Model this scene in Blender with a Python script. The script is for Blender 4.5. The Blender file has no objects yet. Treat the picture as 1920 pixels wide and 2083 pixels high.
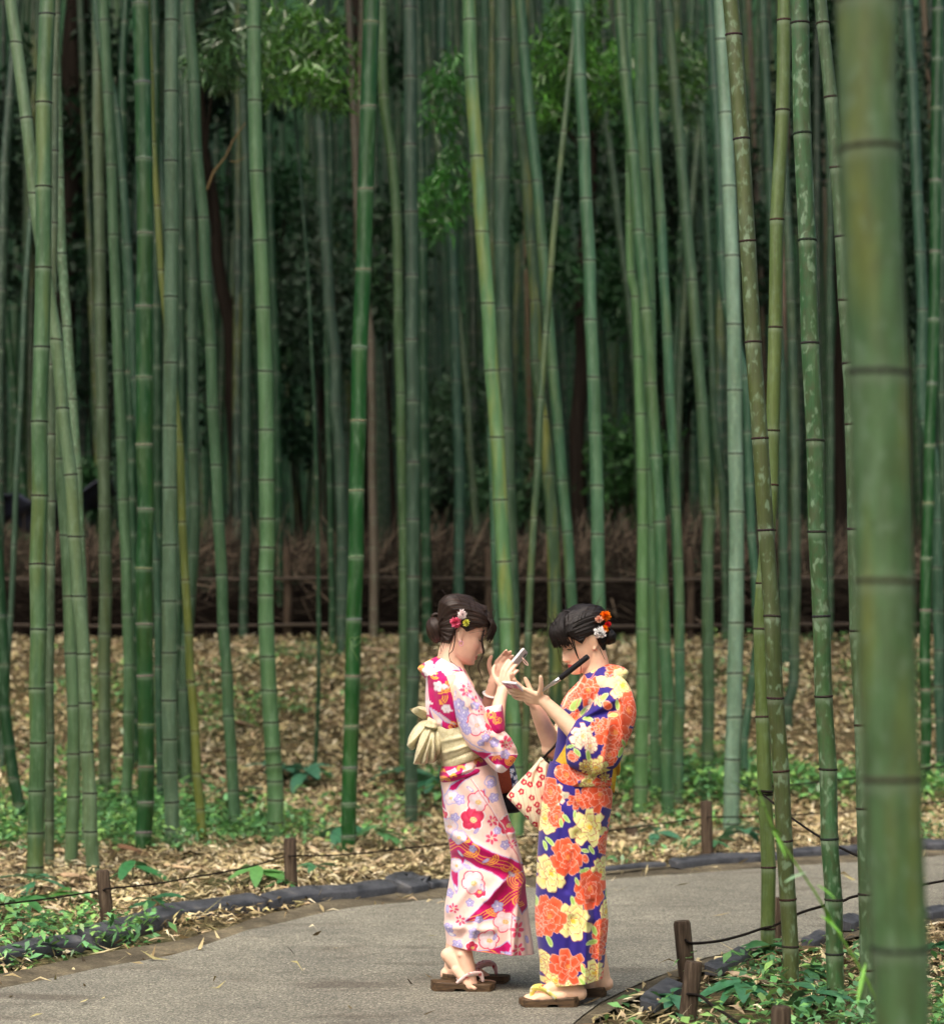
import bpy, math, random
import numpy as np
from mathutils import Vector, Matrix

random.seed(7)
rng = np.random.default_rng(7)
S = bpy.context.scene
COL = S.collection
# ------------------------------------------------------------------ camera
FPX, HZ, EYE = 4900.0, 1265.0, 1.5          # focal length in photo pixels, horizon row, eye height
cam_d = bpy.data.cameras.new("camera")
cam = bpy.data.objects.new("camera", cam_d)
COL.objects.link(cam)
cam.location = (0, 0, EYE)
cam.rotation_euler = (math.radians(90), 0, 0)
cam_d.sensor_fit = 'VERTICAL'
cam_d.sensor_height = 36.0
cam_d.sensor_width = 36.0 * 1920 / 2083
cam_d.lens = 36.0 * FPX / 2083
cam_d.shift_y = (HZ - 2083 / 2) / 2083
cam_d.clip_start, cam_d.clip_end = 0.1, 400
cam_d.dof.use_dof = True
cam_d.dof.focus_distance = 9.6
cam_d.dof.aperture_fstop = 2.9
S.camera = cam
# ------------------------------------------------------------------ sky, sun, exposure
SUN_EL, SUN_AZ = math.radians(56), math.radians(200)   # azimuth from +Y clockwise: high, behind the camera, a little left
wd = bpy.data.worlds.new("World")
S.world = wd
wd.use_nodes = True
wn = wd.node_tree.nodes
sky = wn.new('ShaderNodeTexSky')
sky.sky_type = 'NISHITA'
sky.sun_disc = False
sky.sun_elevation = SUN_EL
sky.sun_rotation = SUN_AZ
sky.dust_density = 9.0
sky.air_density = 0.9
sky.ozone_density = 0.6
bg = wn['Background']
bg.inputs['Strength'].default_value = 0.14
wd.node_tree.links.new(sky.outputs[0], bg.inputs['Color'])
sun_d = bpy.data.lights.new("sun", 'SUN')
sun_d.energy = 0.6
sun_d.angle = math.radians(65)
sun_d.color = (1.0, 0.99, 0.94)
sun = bpy.data.objects.new("sun", sun_d)
COL.objects.link(sun)
sd = Vector((math.sin(SUN_AZ) * math.cos(SUN_EL), math.cos(SUN_AZ) * math.cos(SUN_EL), math.sin(SUN_EL)))
sun.rotation_euler = (-sd).to_track_quat('-Z', 'Y').to_euler()
sun.location = sd * 60
S.view_settings.view_transform = 'Standard'
S.view_settings.look = 'None'
S.view_settings.exposure = 1.36
S.view_settings.gamma = 1.0
S.view_settings.use_curve_mapping = False
S.cycles.use_denoising = True
S.cycles.max_bounces = 6
S.cycles.diffuse_bounces = 3
S.cycles.glossy_bounces = 2
S.cycles.sample_clamp_indirect = 4.0

# ------------------------------------------------------------------ helpers
def W(px, py, Y):
    """photo pixel at depth Y metres -> world point"""
    return np.array([(px - 960.0) / FPX * Y, Y, EYE + (HZ - py) / FPX * Y])

GY = np.array([-20, 17.0, 18.2, 19.5, 20.8, 22, 23.5, 25, 27, 32, 46, 52, 64, 90.])
GZ = np.array([0, 0, .03, .167, .42, .72, 1.08, 1.32, 1.42, 1.5, 2.0, 5.0, 22., 40.])
def gz(Y):
    return np.interp(Y, GY, GZ)
_YY = np.linspace(3, 45, 4000)
_PY = HZ + (EYE - gz(_YY)) * FPX / _YY
def depth_at(py):
    """depth at which the ground shows at photo row py"""
    i = np.argmin(np.abs(_PY - py))
    return float(_YY[i])

def link(o, parent=None):
    COL.objects.link(o)
    if parent is not None:
        o.parent = parent
    return o

def tag(o, label=None, cat=None, group=None, kind=None):
    if label: o['label'] = label
    if cat: o['category'] = cat
    if group: o['group'] = group
    if kind: o['kind'] = kind
    return o

def thing(name, label, cat, group=None, loc=(0, 0, 0)):
    o = bpy.data.objects.new(name, None)
    o.empty_display_size = 0.1
    o.location = loc
    link(o)
    return tag(o, label, cat, group)

def mesh(name, V, F, mat=None, parent=None, smooth=True, col=None, attrs=None, keep_world=True):
    """one mesh object; V in world metres; F a list of index tuples or an int array"""
    me = bpy.data.meshes.new(name)
    V = np.asarray(V, dtype=np.float32)
    if parent is not None and keep_world:
        V = V - np.array(parent_world(parent), dtype=np.float32)
    if isinstance(F, np.ndarray):
        k = F.shape[1]
        me.vertices.add(len(V)); me.vertices.foreach_set('co', V.ravel())
        me.loops.add(F.size); me.loops.foreach_set('vertex_index', F.astype(np.int32).ravel())
        me.polygons.add(len(F))
        me.polygons.foreach_set('loop_start', np.arange(0, F.size, k, dtype=np.int32))
        me.polygons.foreach_set('loop_total', np.full(len(F), k, dtype=np.int32))
    else:
        me.from_pydata([tuple(v) for v in V], [], [tuple(f) for f in F])
    if col is not None:
        a = me.color_attributes.new('Col', 'FLOAT_COLOR', 'POINT')
        c = np.ones((len(V), 4), dtype=np.float32); c[:, :3] = col
        a.data.foreach_set('color', c.ravel())
    for k, arr in (attrs or {}).items():
        a = me.attributes.new(k, 'FLOAT', 'POINT')
        a.data.foreach_set('value', np.asarray(arr, dtype=np.float32))
    me.update(calc_edges=True)
    me.validate()
    if smooth:
        me.polygons.foreach_set('use_smooth', np.ones(len(me.polygons), dtype=bool))
    if mat: me.materials.append(mat)
    return link(bpy.data.objects.new(name, me), parent)

def parent_world(p):
    loc = Vector((0, 0, 0))
    while p is not None:
        loc += Vector(p.location)
        p = p.parent
    return loc

def catmull(P, n):
    """n points along a Catmull-Rom curve through P, uniform in parameter"""
    P = np.asarray(P, float)
    m = len(P)
    if m < 2: return np.repeat(P, n, 0)
    t = np.linspace(0, m - 1, n)
    i = np.clip(t.astype(int), 0, m - 2)
    u = (t - i)[:, None]
    p0 = P[np.maximum(i - 1, 0)]; p1 = P[i]; p2 = P[i + 1]; p3 = P[np.minimum(i + 2, m - 1)]
    return 0.5 * (2 * p1 + (p2 - p0) * u + (2 * p0 - 5 * p1 + 4 * p2 - p3) * u ** 2 + (3 * p1 - p0 - 3 * p2 + p3) * u ** 3)

def grid_faces(rows, cols, closed=True, off=0):
    r = np.arange(rows - 1)[:, None]; c = np.arange(cols if closed else cols - 1)[None, :]
    a = r * cols + c; b = r * cols + (c + 1) % cols
    d = (r + 1) * cols + c; e = (r + 1) * cols + (c + 1) % cols
    return np.stack([a, b, e, d], -1).reshape(-1, 4) + off

class MB:
    """collects tubes, boxes and leaves that become ONE mesh object"""
    def __init__(self): self.V = []; self.F = []; self.C = []; self.n = 0
    def add(self, V, F, c=None):
        V = np.asarray(V, float)
        self.V.append(V)
        self.F += [tuple(int(i) + self.n for i in f) for f in F]
        self.C.append(np.tile(np.array(c if c is not None else (1, 1, 1), float), (len(V), 1)) if np.ndim(c) < 2 else np.asarray(c))
        self.n += len(V)
    def tube(self, P, R, seg=10, c=None, cap=True, flat=None, jag=0):
        V, F = tube_vf(P, R, seg, cap, flat)
        self.add(V, F, c)
    def ball(self, cen, rad, M=None, nu=14, nv=10, c=None):
        V, F = ball_vf(cen, rad, M, nu, nv); self.add(V, F, c)
    def box(self, c0, c1, c=None):
        x0, y0, z0 = c0; x1, y1, z1 = c1
        V = [(x0, y0, z0), (x1, y0, z0), (x1, y1, z0), (x0, y1, z0), (x0, y0, z1), (x1, y0, z1), (x1, y1, z1), (x0, y1, z1)]
        self.add(V, [(0, 3, 2, 1), (4, 5, 6, 7), (0, 1, 5, 4), (1, 2, 6, 5), (2, 3, 7, 6), (3, 0, 4, 7)], c)
    def build(self, name, mat, parent=None, smooth=True, colors=False):
        return mesh(name, np.concatenate(self.V), self.F, mat, parent, smooth, np.concatenate(self.C) if colors else None)

def tube_vf(P, R, seg=10, cap=True, flat=None):
    P = np.asarray(P, float); n = len(P)
    R = np.broadcast_to(np.asarray(R, float), (n,)) if np.ndim(R) < 2 else np.asarray(R, float)
    T = np.gradient(P, axis=0) if n > 2 else np.repeat((P[-1] - P[0])[None], n, 0)
    T /= np.linalg.norm(T, axis=1)[:, None] + 1e-12
    ref = np.array([0, 1.0, 0]) if abs(T[0][1]) < 0.9 else np.array([1.0, 0, 0])
    if flat is not None: ref = np.asarray(flat, float)
    V = []; fr = None
    pts = [(P[i], T[i], R[i]) for i in range(n)]
    if cap and R.ndim == 1:
        pts = [(P[0] - T[0] * R[0] * .85, T[0], R[0] * .45), (P[0] - T[0] * R[0] * .5, T[0], R[0] * .84)] + pts + \
              [(P[-1] + T[-1] * R[-1] * .5, T[-1], R[-1] * .84), (P[-1] + T[-1] * R[-1] * .85, T[-1], R[-1] * .45)]
    a = np.linspace(0, 2 * math.pi, seg, endpoint=False)
    u = ref
    for p, t, r in pts:
        u = u - t * np.dot(u, t); u = u / (np.linalg.norm(u) + 1e-12)
        v = np.cross(t, u)
        r1, r2 = (r, r) if np.ndim(r) == 0 else (r[0], r[1])
        V.append(p + r1 * np.cos(a)[:, None] * u + r2 * np.sin(a)[:, None] * v)
    m = len(pts)
    F = grid_faces(m, seg).tolist()
    F.append(tuple(range(seg))[::-1]); F.append(tuple(range((m - 1) * seg, m * seg)))
    return np.concatenate(V), F

def ball_vf(cen, rad, M=None, nu=14, nv=10):
    rad = np.broadcast_to(np.asarray(rad, float), (3,))
    V = [(0, 0, -1)]
    for j in range(1, nv):
        b = -math.pi / 2 + math.pi * j / nv
        for i in range(nu):
            a = 2 * math.pi * i / nu
            V.append((math.cos(b) * math.cos(a), math.cos(b) * math.sin(a), math.sin(b)))
    V.append((0, 0, 1))
    V = np.array(V) * rad
    if M is not None: V = V @ np.asarray(M).T
    F = [(0, 1 + (i + 1) % nu, 1 + i) for i in range(nu)]
    F += grid_faces(nv - 1, nu, True, 1).tolist()
    k = 1 + (nv - 2) * nu
    F += [(k + i, k + (i + 1) % nu, len(V) - 1) for i in range(nu)]
    return V + np.asarray(cen), F

def rotz(a): return np.array([[math.cos(a), -math.sin(a), 0], [math.sin(a), math.cos(a), 0], [0, 0, 1]])
def rotx(a): return np.array([[1, 0, 0], [0, math.cos(a), -math.sin(a)], [0, math.sin(a), math.cos(a)]])
def roty(a): return np.array([[math.cos(a), 0, math.sin(a)], [0, 1, 0], [-math.sin(a), 0, math.cos(a)]])

def smooth_noise(x, y, seed=0, octv=3):
    r = np.random.default_rng(seed); v = np.zeros_like(np.asarray(x, float)); amp = 1
    for o in range(octv):
        for _ in range(4):
            a = r.uniform(0, 6.28); k = 2 ** o * r.uniform(.7, 1.4)
            v = v + amp * np.sin(k * (x * math.cos(a) + y * math.sin(a)) + r.uniform(0, 6.28))
        amp *= .5
    return v / 4.0

# ------------------------------------------------------------------ materials
def srgb(r, g, b):
    f = lambda c: (c / 255 / 12.92) if c / 255 <= 0.04045 else ((c / 255 + 0.055) / 1.055) ** 2.4
    return (f(r), f(g), f(b))

class NT:
    def __init__(self, name, rough=0.6, spec=0.4):
        self.m = bpy.data.materials.new(name); self.m.use_nodes = True
        self.t = self.m.node_tree; self.n = self.t.nodes; self.l = self.t.links
        self.p = self.n['Principled BSDF']
        self.p.inputs['Roughness'].default_value = rough
        self.p.inputs['Specular IOR Level'].default_value = spec
    def node(self, kind, **kw):
        x = self.n.new(kind)
        for k, v in kw.items(): setattr(x, k, v)
        return x
    def put(self, s, v):
        if hasattr(v, 'links') or isinstance(v, bpy.types.NodeSocket): self.l.new(v, s)
        else: s.default_value = v if not (isinstance(v, tuple) and len(v) == 3 and s.type == 'RGBA') else (*v, 1)
    def coords(self, scale=(1, 1, 1), kind='Object'):
        tc = self.node('ShaderNodeTexCoord'); mp = self.node('ShaderNodeMapping')
        mp.inputs['Scale'].default_value = scale
        self.l.new(tc.outputs[kind], mp.inputs['Vector']); return mp.outputs[0]
    def noise(self, scale=5, detail=3, rough=.5, vec=None, dist=0):
        x = self.node('ShaderNodeTexNoise')
        x.inputs['Scale'].default_value = scale; x.inputs['Detail'].default_value = detail
        x.inputs['Roughness'].default_value = rough; x.inputs['Distortion'].default_value = dist
        if vec is not None: self.l.new(vec, x.inputs['Vector'])
        return x.outputs['Fac']
    def voronoi(self, scale=5, vec=None, out='Distance', feature='F1'):
        x = self.node('ShaderNodeTexVoronoi', feature=feature)
        x.inputs['Scale'].default_value = scale
        if vec is not None: self.l.new(vec, x.inputs['Vector'])
        return x.outputs[out]
    def ramp(self, fac, stops):
        x = self.node('ShaderNodeValToRGB'); self.l.new(fac, x.inputs[0])
        e = x.color_ramp.elements
        while len(e) < len(stops): e.new(0.5)
        for i, (p, c) in enumerate(stops):
            e[i].position = p
            e[i].color = (*c, 1) if isinstance(c, tuple) else (c, c, c, 1)
        return x.outputs[0]
    def mix(self, fac, a, b, mode='MIX'):
        x = self.node('ShaderNodeMix', data_type='RGBA', blend_type=mode)
        self.put(x.inputs['Factor'], fac); self.put(x.inputs[6], a); self.put(x.inputs[7], b)
        return x.outputs[2]
    def math(self, op, a, b=0.0):
        x = self.node('ShaderNodeMath', operation=op)
        self.put(x.inputs[0], a); self.put(x.inputs[1], b); return x.outputs[0]
    def attr(self, name, out='Fac', kind='GEOMETRY'):
        x = self.node('ShaderNodeAttribute', attribute_type=kind); x.attribute_name = name; return x.outputs[out]
    def bump(self, h, strength=.3, dist=.01):
        x = self.node('ShaderNodeBump'); x.inputs['Strength'].default_value = strength; x.inputs['Distance'].default_value = dist
        self.l.new(h, x.inputs['Height']); self.l.new(x.outputs[0], self.p.inputs['Normal'])
    def base(self, v): self.put(self.p.inputs['Base Color'], v); return self
    def rough(self, v): self.put(self.p.inputs['Roughness'], v); return self

def plain(name, c, rough=.6, spec=.4, var=.25, scale=20, bump=0):
    t = NT(name, rough, spec)
    n = t.noise(scale, 4)
    lo = tuple(x * (1 - var) for x in c); hi = tuple(min(1, x * (1 + var)) for x in c)
    t.base(t.ramp(n, [(.3, lo), (.7, hi)]))
    if bump: t.bump(n, bump, .005)
    return t.m

def bamboo_material():
    t = NT('bamboo_skin', .42, .6)
    oi = t.node('ShaderNodeObjectInfo')
    base = oi.outputs['Color']
    rnd = oi.outputs['Random']
    off = t.node('ShaderNodeCombineXYZ'); t.l.new(t.math('MULTIPLY', rnd, 37.0), off.inputs[0]); t.l.new(t.math('MULTIPLY', rnd, 91.0), off.inputs[2])
    tc = t.node('ShaderNodeTexCoord')
    def vec(scale):
        mp = t.node('ShaderNodeMapping'); mp.inputs['Scale'].default_value = scale
        t.l.new(tc.outputs['Object'], mp.inputs[0])
        ad = t.node('ShaderNodeVectorMath', operation='ADD')
        t.l.new(mp.outputs[0], ad.inputs[0]); t.l.new(off.outputs[0], ad.inputs[1]); return ad.outputs[0]
    streak = t.noise(1.0, 5, .6, vec((190, 190, 5)))
    c = t.mix(1.0, base, t.ramp(streak, [(.25, .72), (.75, 1.28)]), 'MULTIPLY')
    patch = t.noise(1.0, 3, .55, vec((16, 16, 2.2)))
    c = t.mix(1.0, c, t.ramp(patch, [(.28, (.70, .74, .66)), (.72, (1.35, 1.28, 1.36))]), 'MULTIPLY')
    # waxy pale bloom in long smears
    bl = t.noise(1.0, 4, .65, vec((26, 26, 7)))
    c = t.mix(t.math('MULTIPLY', t.ramp(bl, [(.52, 0.0), (.76, 1.0)]), .20), c, srgb(150, 178, 150))
    # yellowing
    ye = t.noise(1.0, 2, .5, vec((12, 12, 1.6)))
    c = t.mix(t.math('MULTIPLY', t.ramp(ye, [(.48, 0.0), (.66, 1.0)]), t.attr('yellow', 'Fac', 'OBJECT')), c, srgb(132, 134, 54))
    # lichen mottling
    lo = t.noise(1.0, 4, .6, vec((34, 34, 15)), .5)
    mo = t.attr('mottle', 'Fac', 'OBJECT')
    c = t.mix(t.math('MULTIPLY', t.ramp(lo, [(.40, 0.0), (.66, .8)]), mo), c, srgb(70, 76, 48))
    vo = t.noise(1.0, 2, .4, vec((44, 44, 26)), .2)
    c = t.mix(t.math('MULTIPLY', t.ramp(vo, [(.56, 0.0), (.68, .75)]), mo), c, srgb(128, 156, 126))
    # specks and scratches
    sp = t.voronoi(1.0, vec((130, 130, 50)))
    c = t.mix(t.math('MULTIPLY', t.ramp(sp, [(.06, 1.0), (.16, 0.0)]), .45), c, srgb(52, 58, 38))
    # white powder under each node, dark joint line
    c = t.mix(t.math('MULTIPLY', t.attr('bloom'), .3), c, srgb(150, 168, 144))
    c = t.mix(t.math('MULTIPLY', t.attr('joint'), .85), c, srgb(70, 62, 50))
    t.base(c)
    t.rough(t.ramp(patch, [(.3, .34), (.7, .50)]))
    t.bump(streak, .12, .002)
    return t.m

def ring_material():
    t = NT('node_ring', .7, .2)
    oi = t.node('ShaderNodeObjectInfo')
    n = t.noise(60, 3, .6, t.coords())
    t.base(t.mix(1.0, oi.outputs['Color'], t.ramp(n, [(.3, .6), (.7, 1.4)]), 'MULTIPLY'))
    return t.m

def attr_material(name, rough=.6, spec=.3, trans=0.0, noise=.3, nscale=25, bump=0.0, sheen=0):
    """colour comes from the mesh's own colour attribute (print, leaf tints), with fine grain on top"""
    t = NT(name, rough, spec)
    n = t.noise(nscale, 3, .55, t.coords())
    c = t.mix(1.0, t.attr('Col', 'Color'), t.ramp(n, [(.25, 1 - noise), (.75, 1 + noise)]), 'MULTIPLY')
    t.base(c)
    if bump: t.bump(n, bump, .003)
    if sheen: t.p.inputs['Sheen Weight'].default_value = sheen
    if trans:
        tr = t.node('ShaderNodeBsdfTranslucent'); t.put(tr.inputs[0], c)
        mx = t.node('ShaderNodeMixShader'); mx.inputs[0].default_value = trans
        out = t.n['Material Output']
        t.l.new(t.p.outputs[0], mx.inputs[1]); t.l.new(tr.outputs[0], mx.inputs[2]); t.l.new(mx.outputs[0], out.inputs[0])
    return t.m

M_BAMBOO = bamboo_material()
M_RING = ring_material()
M_LEAF = attr_material('green_leaf', .30, .8, .22, .2, 30)
M_FAR_LEAF = attr_material('distant_leaf', .55, .35, .3, .2, 30)
M_DRY = attr_material('dry_leaf', .8, .2, .12, .25, 60)
M_BRUSH = attr_material('brushwood', .9, .1, 0, .3, 40)
M_BARK = plain('bark', srgb(40, 35, 30), .95, .1, .4, 14, .8)
M_STAKE = None
def stake_material():
    t = NT('weathered_stake', .85, .2)
    v = t.coords((70, 70, 6))
    n = t.noise(1, 4, .6, v)
    t.base(t.ramp(n, [(.25, srgb(36, 30, 25)), (.5, srgb(70, 59, 48)), (.78, srgb(104, 92, 78))]))
    t.bump(n, .5, .004); return t.m
M_STAKE = stake_material()
M_ROPE = plain('black_rope', srgb(34, 30, 28), .9, .1, .5, 300)
M_RUBBER = None
def rubber_material():
    t = NT('black_edging', .5, .4)
    n = t.noise(9, 5, .6, t.coords()); n2 = t.noise(80, 3, .6, t.coords())
    c = t.ramp(n, [(.3, srgb(40, 42, 46)), (.6, srgb(68, 71, 76)), (.8, srgb(104, 102, 96))])
    t.base(t.mix(1.0, c, t.ramp(n2, [(.3, .75), (.7, 1.25)]), 'MULTIPLY'))
    t.rough(t.ramp(n, [(.3, .35), (.7, .7)])); t.bump(n2, .2, .004); return t.m
M_RUBBER = rubber_material()
# ------------------------------------------------------------------ ground, path
def wpt(px, py):
    """photo pixel on flat ground -> (x, y)"""
    Y = EYE * FPX / (py - HZ)
    return ((px - 960) / FPX * Y, Y)

FAR_EDGE = [(-9, 3.0), (-5.5, 5.6), (-3.2, 8.1)] + [wpt(*p) for p in [(0, 2024), (87, 2004), (244, 1970), (349, 1955), (433, 1928), (480, 1908), (585, 1882),
            (689, 1858), (794, 1847), (909, 1833), (1080, 1814), (1235, 1798), (1340, 1788), (1444, 1781), (1549, 1774), (1618, 1767), (1747, 1761), (1890, 1750), (1990, 1742)]] + [(5, 16.9), (9, 18.6), (16, 20)]
NEAR_EDGE = [(-6, .5), (-3, 3.6), (-1.2, 6.2)] + [wpt(*p) for p in [(1120, 2130), (1180, 2083), (1235, 2042), (1368, 1982), (1430, 1959), (1497, 1945), (1545, 1938), (1625, 1924), (1674, 1914),
             (1750, 1895), (1920, 1868)]] + [(4.2, 13.1), (7, 14.6), (16, 17)]
FE = np.array(FAR_EDGE); NE = np.array(NEAR_EDGE)
def far_y(x): return np.interp(x, FE[:, 0], FE[:, 1])
def near_y(x): return np.interp(x, NE[:, 0], NE[:, 1])
def path_gap(x, y):
    """> 0 outside the asphalt: metres from the nearer edge, measured square to it"""
    return np.maximum(y - far_y(x), near_y(x) - y) * 0.86
def micro(x, y):
    g = np.clip((path_gap(x, y) - .45) / .9, 0, 1)
    return g * (0.018 * smooth_noise(x * 3, y * 3, 3) + 0.03 * smooth_noise(x * .9, y * .9, 4)) + 0.012 * g
def ground_z(x, y):
    return gz(y) + micro(np.asarray(x, float), np.asarray(y, float))

def terrain():
    xs = np.concatenate([np.linspace(-40, -6, 18), np.linspace(-5.6, 6.4, 150), np.linspace(7, 40, 18)])
    ys = np.concatenate([np.linspace(-15, 6.5, 16), np.linspace(7, 27, 210), np.linspace(27.6, 90, 60)])
    X, Y = np.meshgrid(xs, ys)
    Z = ground_z(X, Y) - np.where(path_gap(X, Y) < .02, .012, 0)
    V = np.stack([X, Y, Z], -1).reshape(-1, 3)
    t = NT('forest_floor', .95, .1)
    n = t.noise(2.2, 5, .6, t.coords()); f = t.noise(38, 5, .7, t.coords()); m = t.noise(.9, 3, .5, t.coords())
    c = t.ramp(f, [(.3, srgb(36, 32, 24)), (.46, srgb(74, 65, 48)), (.60, srgb(132, 118, 88)), (.75, srgb(188, 172, 134))])
    c = t.mix(t.ramp(n, [(.42, 0.0), (.62, .75)]), c, srgb(60, 56, 38))
    c = t.mix(t.ramp(m, [(.5, 0.0), (.7, .5)]), c, srgb(60, 84, 46))
    # beyond the fence the litter colour turns to very dark green
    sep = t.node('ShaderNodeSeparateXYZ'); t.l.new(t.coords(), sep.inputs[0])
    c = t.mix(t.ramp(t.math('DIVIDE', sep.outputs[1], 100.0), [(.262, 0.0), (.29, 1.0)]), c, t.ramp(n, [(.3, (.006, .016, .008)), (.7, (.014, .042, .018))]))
    t.base(c); t.bump(f, .8, .03)
    tag(mesh('ground', V, grid_faces(len(ys), len(xs), False), t.m), kind='structure')
terrain()

def strip_between(name, A, B, z, mat, m=5):
    """sheet between two polylines of equal length"""
    A = np.asarray(A); B = np.asarray(B)
    rows = [A + (B - A) * u for u in np.linspace(0, 1, m)]
    V = np.concatenate([np.column_stack([r, np.full(len(r), z)]) for r in rows])
    return tag(mesh(name, V, grid_faces(m, len(A), False), mat), kind='structure')

def asphalt():
    xs = np.linspace(-6, 15, 240)
    wob = .02 * np.sin(xs * 9) + .014 * np.sin(xs * 23 + 1)
    t = NT('asphalt', .88, .25)
    v = t.coords()
    ag = t.voronoi(150, v, 'Color'); agb = t.node('ShaderNodeRGBToBW'); t.l.new(ag, agb.inputs[0])
    big = t.noise(1.1, 4, .6, v); mid = t.noise(7, 4, .6, v); fine = t.noise(240, 3, .7, v)
    c = t.ramp(agb.outputs[0], [(.15, srgb(84, 84, 77)), (.45, srgb(114, 114, 104)), (.72, srgb(131, 130, 118)), (.93, srgb(176, 172, 154))])
    c = t.mix(1.0, c, t.ramp(big, [(.3, (.74, .74, .75)), (.7, (1.08, 1.07, 1.05))]), 'MULTIPLY')
    c = t.mix(1.0, c, t.ramp(mid, [(.3, .88), (.7, 1.1)]), 'MULTIPLY')
    c = t.mix(1.0, c, t.ramp(fine, [(.3, .82), (.7, 1.18)]), 'MULTIPLY')
    gr = t.voronoi(46, v)                              # scattered pale grit
    c = t.mix(t.math('MULTIPLY', t.ramp(gr, [(.07, 1.0), (.11, 0.0)]), .35), c, srgb(180, 168, 138))
    stain = t.noise(1, 3, .6, t.coords((1.3, 3.2, 1)), .4)    # damp stains
    c = t.mix(t.ramp(stain, [(.56, 0.0), (.68, .5)]), c, srgb(72, 64, 56))
    t.base(c); t.rough(t.ramp(big, [(.3, .75), (.7, .95)])); t.bump(fine, .35, .004)
    A = np.column_stack([xs, far_y(xs) + wob]); B = np.column_stack([xs, near_y(xs) - wob])
    strip_between('path', A, B, .022, t.m, 9)
    # bare damp soil along both edges
    d = NT('bare_soil', .95, .15)
    n = d.noise(3, 5, .65, d.coords()); f = d.noise(90, 4, .7, d.coords())
    c = d.ramp(n, [(.32, srgb(54, 50, 42)), (.55, srgb(94, 88, 73)), (.75, srgb(138, 128, 104))])
    d.base(d.mix(1.0, c, d.ramp(f, [(.3, .6), (.7, 1.4)]), 'MULTIPLY')); d.bump(f, .7, .012)
    def soil(edge, sgn, w):
        rows = []
        for u in np.linspace(0, 1, 8):
            ww = w * u
            y = edge(xs) + sgn * (ww * 1.12 - .05)
            z = .016 + .02 * u + .012 * smooth_noise(xs * 5, y * 5, 9) * min(1, u * 4)
            rows.append(np.column_stack([xs, y, z]))
        return mesh('soil_verge', np.concatenate(rows), grid_faces(8, len(xs), False), d.m)
    tag(soil(far_y, 1, .42), kind='structure')
    tag(soil(near_y, -1, .34), kind='structure')
asphalt()

# ------------------------------------------------------------------ bamboo
TILE = dict(A=(0, 0), B=(480, 0), C=(950, 0), D=(1420, 0), E=(0, 690), F=(480, 690), G=(950, 690), H=(1420, 690),
            I=(0, 1383), J=(480, 1383), K=(1200, 1383), L=(1520, 1383), P=(0, 0))
def pts(s):
    out = []
    for w in s.split():
        k, xy = w[0], w[1:].split(',')
        sc = 1.0 if k == 'P' else 2.8645
        out.append((TILE[k][0] + float(xy[0]) / sc, TILE[k][1] + float(xy[1]) / sc))
    return out
TINT = dict(g=(.036, .098, .040), p=(.096, .156, .090), v=(.0015, .048, .005), d=(.004, .038, .009), o=(.060, .088, .028), a=(.080, .195, .078),
            y=(.080, .125, .022), b=(.024, .066, .032), t=(.12, .088, .052), n=(.17, .09, .014), l=(.062, .150, .056), k=(.018, .044, .022), w=(.042, .082, .034), q=(.056, .108, .022))
RINGC = dict(a=(.05, .05, .035), g=(.022, .024, .018), p=(.024, .026, .02), v=(.15, .155, .115), d=(.07, .085, .055), o=(.030, .020, .017), y=(.05, .045, .02), b=(.04, .035, .03),
             t=(.10, .06, .04), n=(.1, .05, .01), l=(.03, .03, .022), k=(.05, .045, .035), w=(.03, .022, .018), q=(.034, .022, .016))

def unit_ring():
    n = 14; V = []; prof = [(1.0, -1), (1.05, -.45), (1.085, .25), (1.0, 1)]
    for r, z in prof:
        for i in range(n):
            a = 2 * math.pi * i / n
            V.append((r * math.cos(a), r * math.sin(a), z))
    o = mesh('node_ring', V, grid_faces(4, n), M_RING)
    me = o.data; bpy.data.objects.remove(o); return me
RING_ME = unit_ring()

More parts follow.
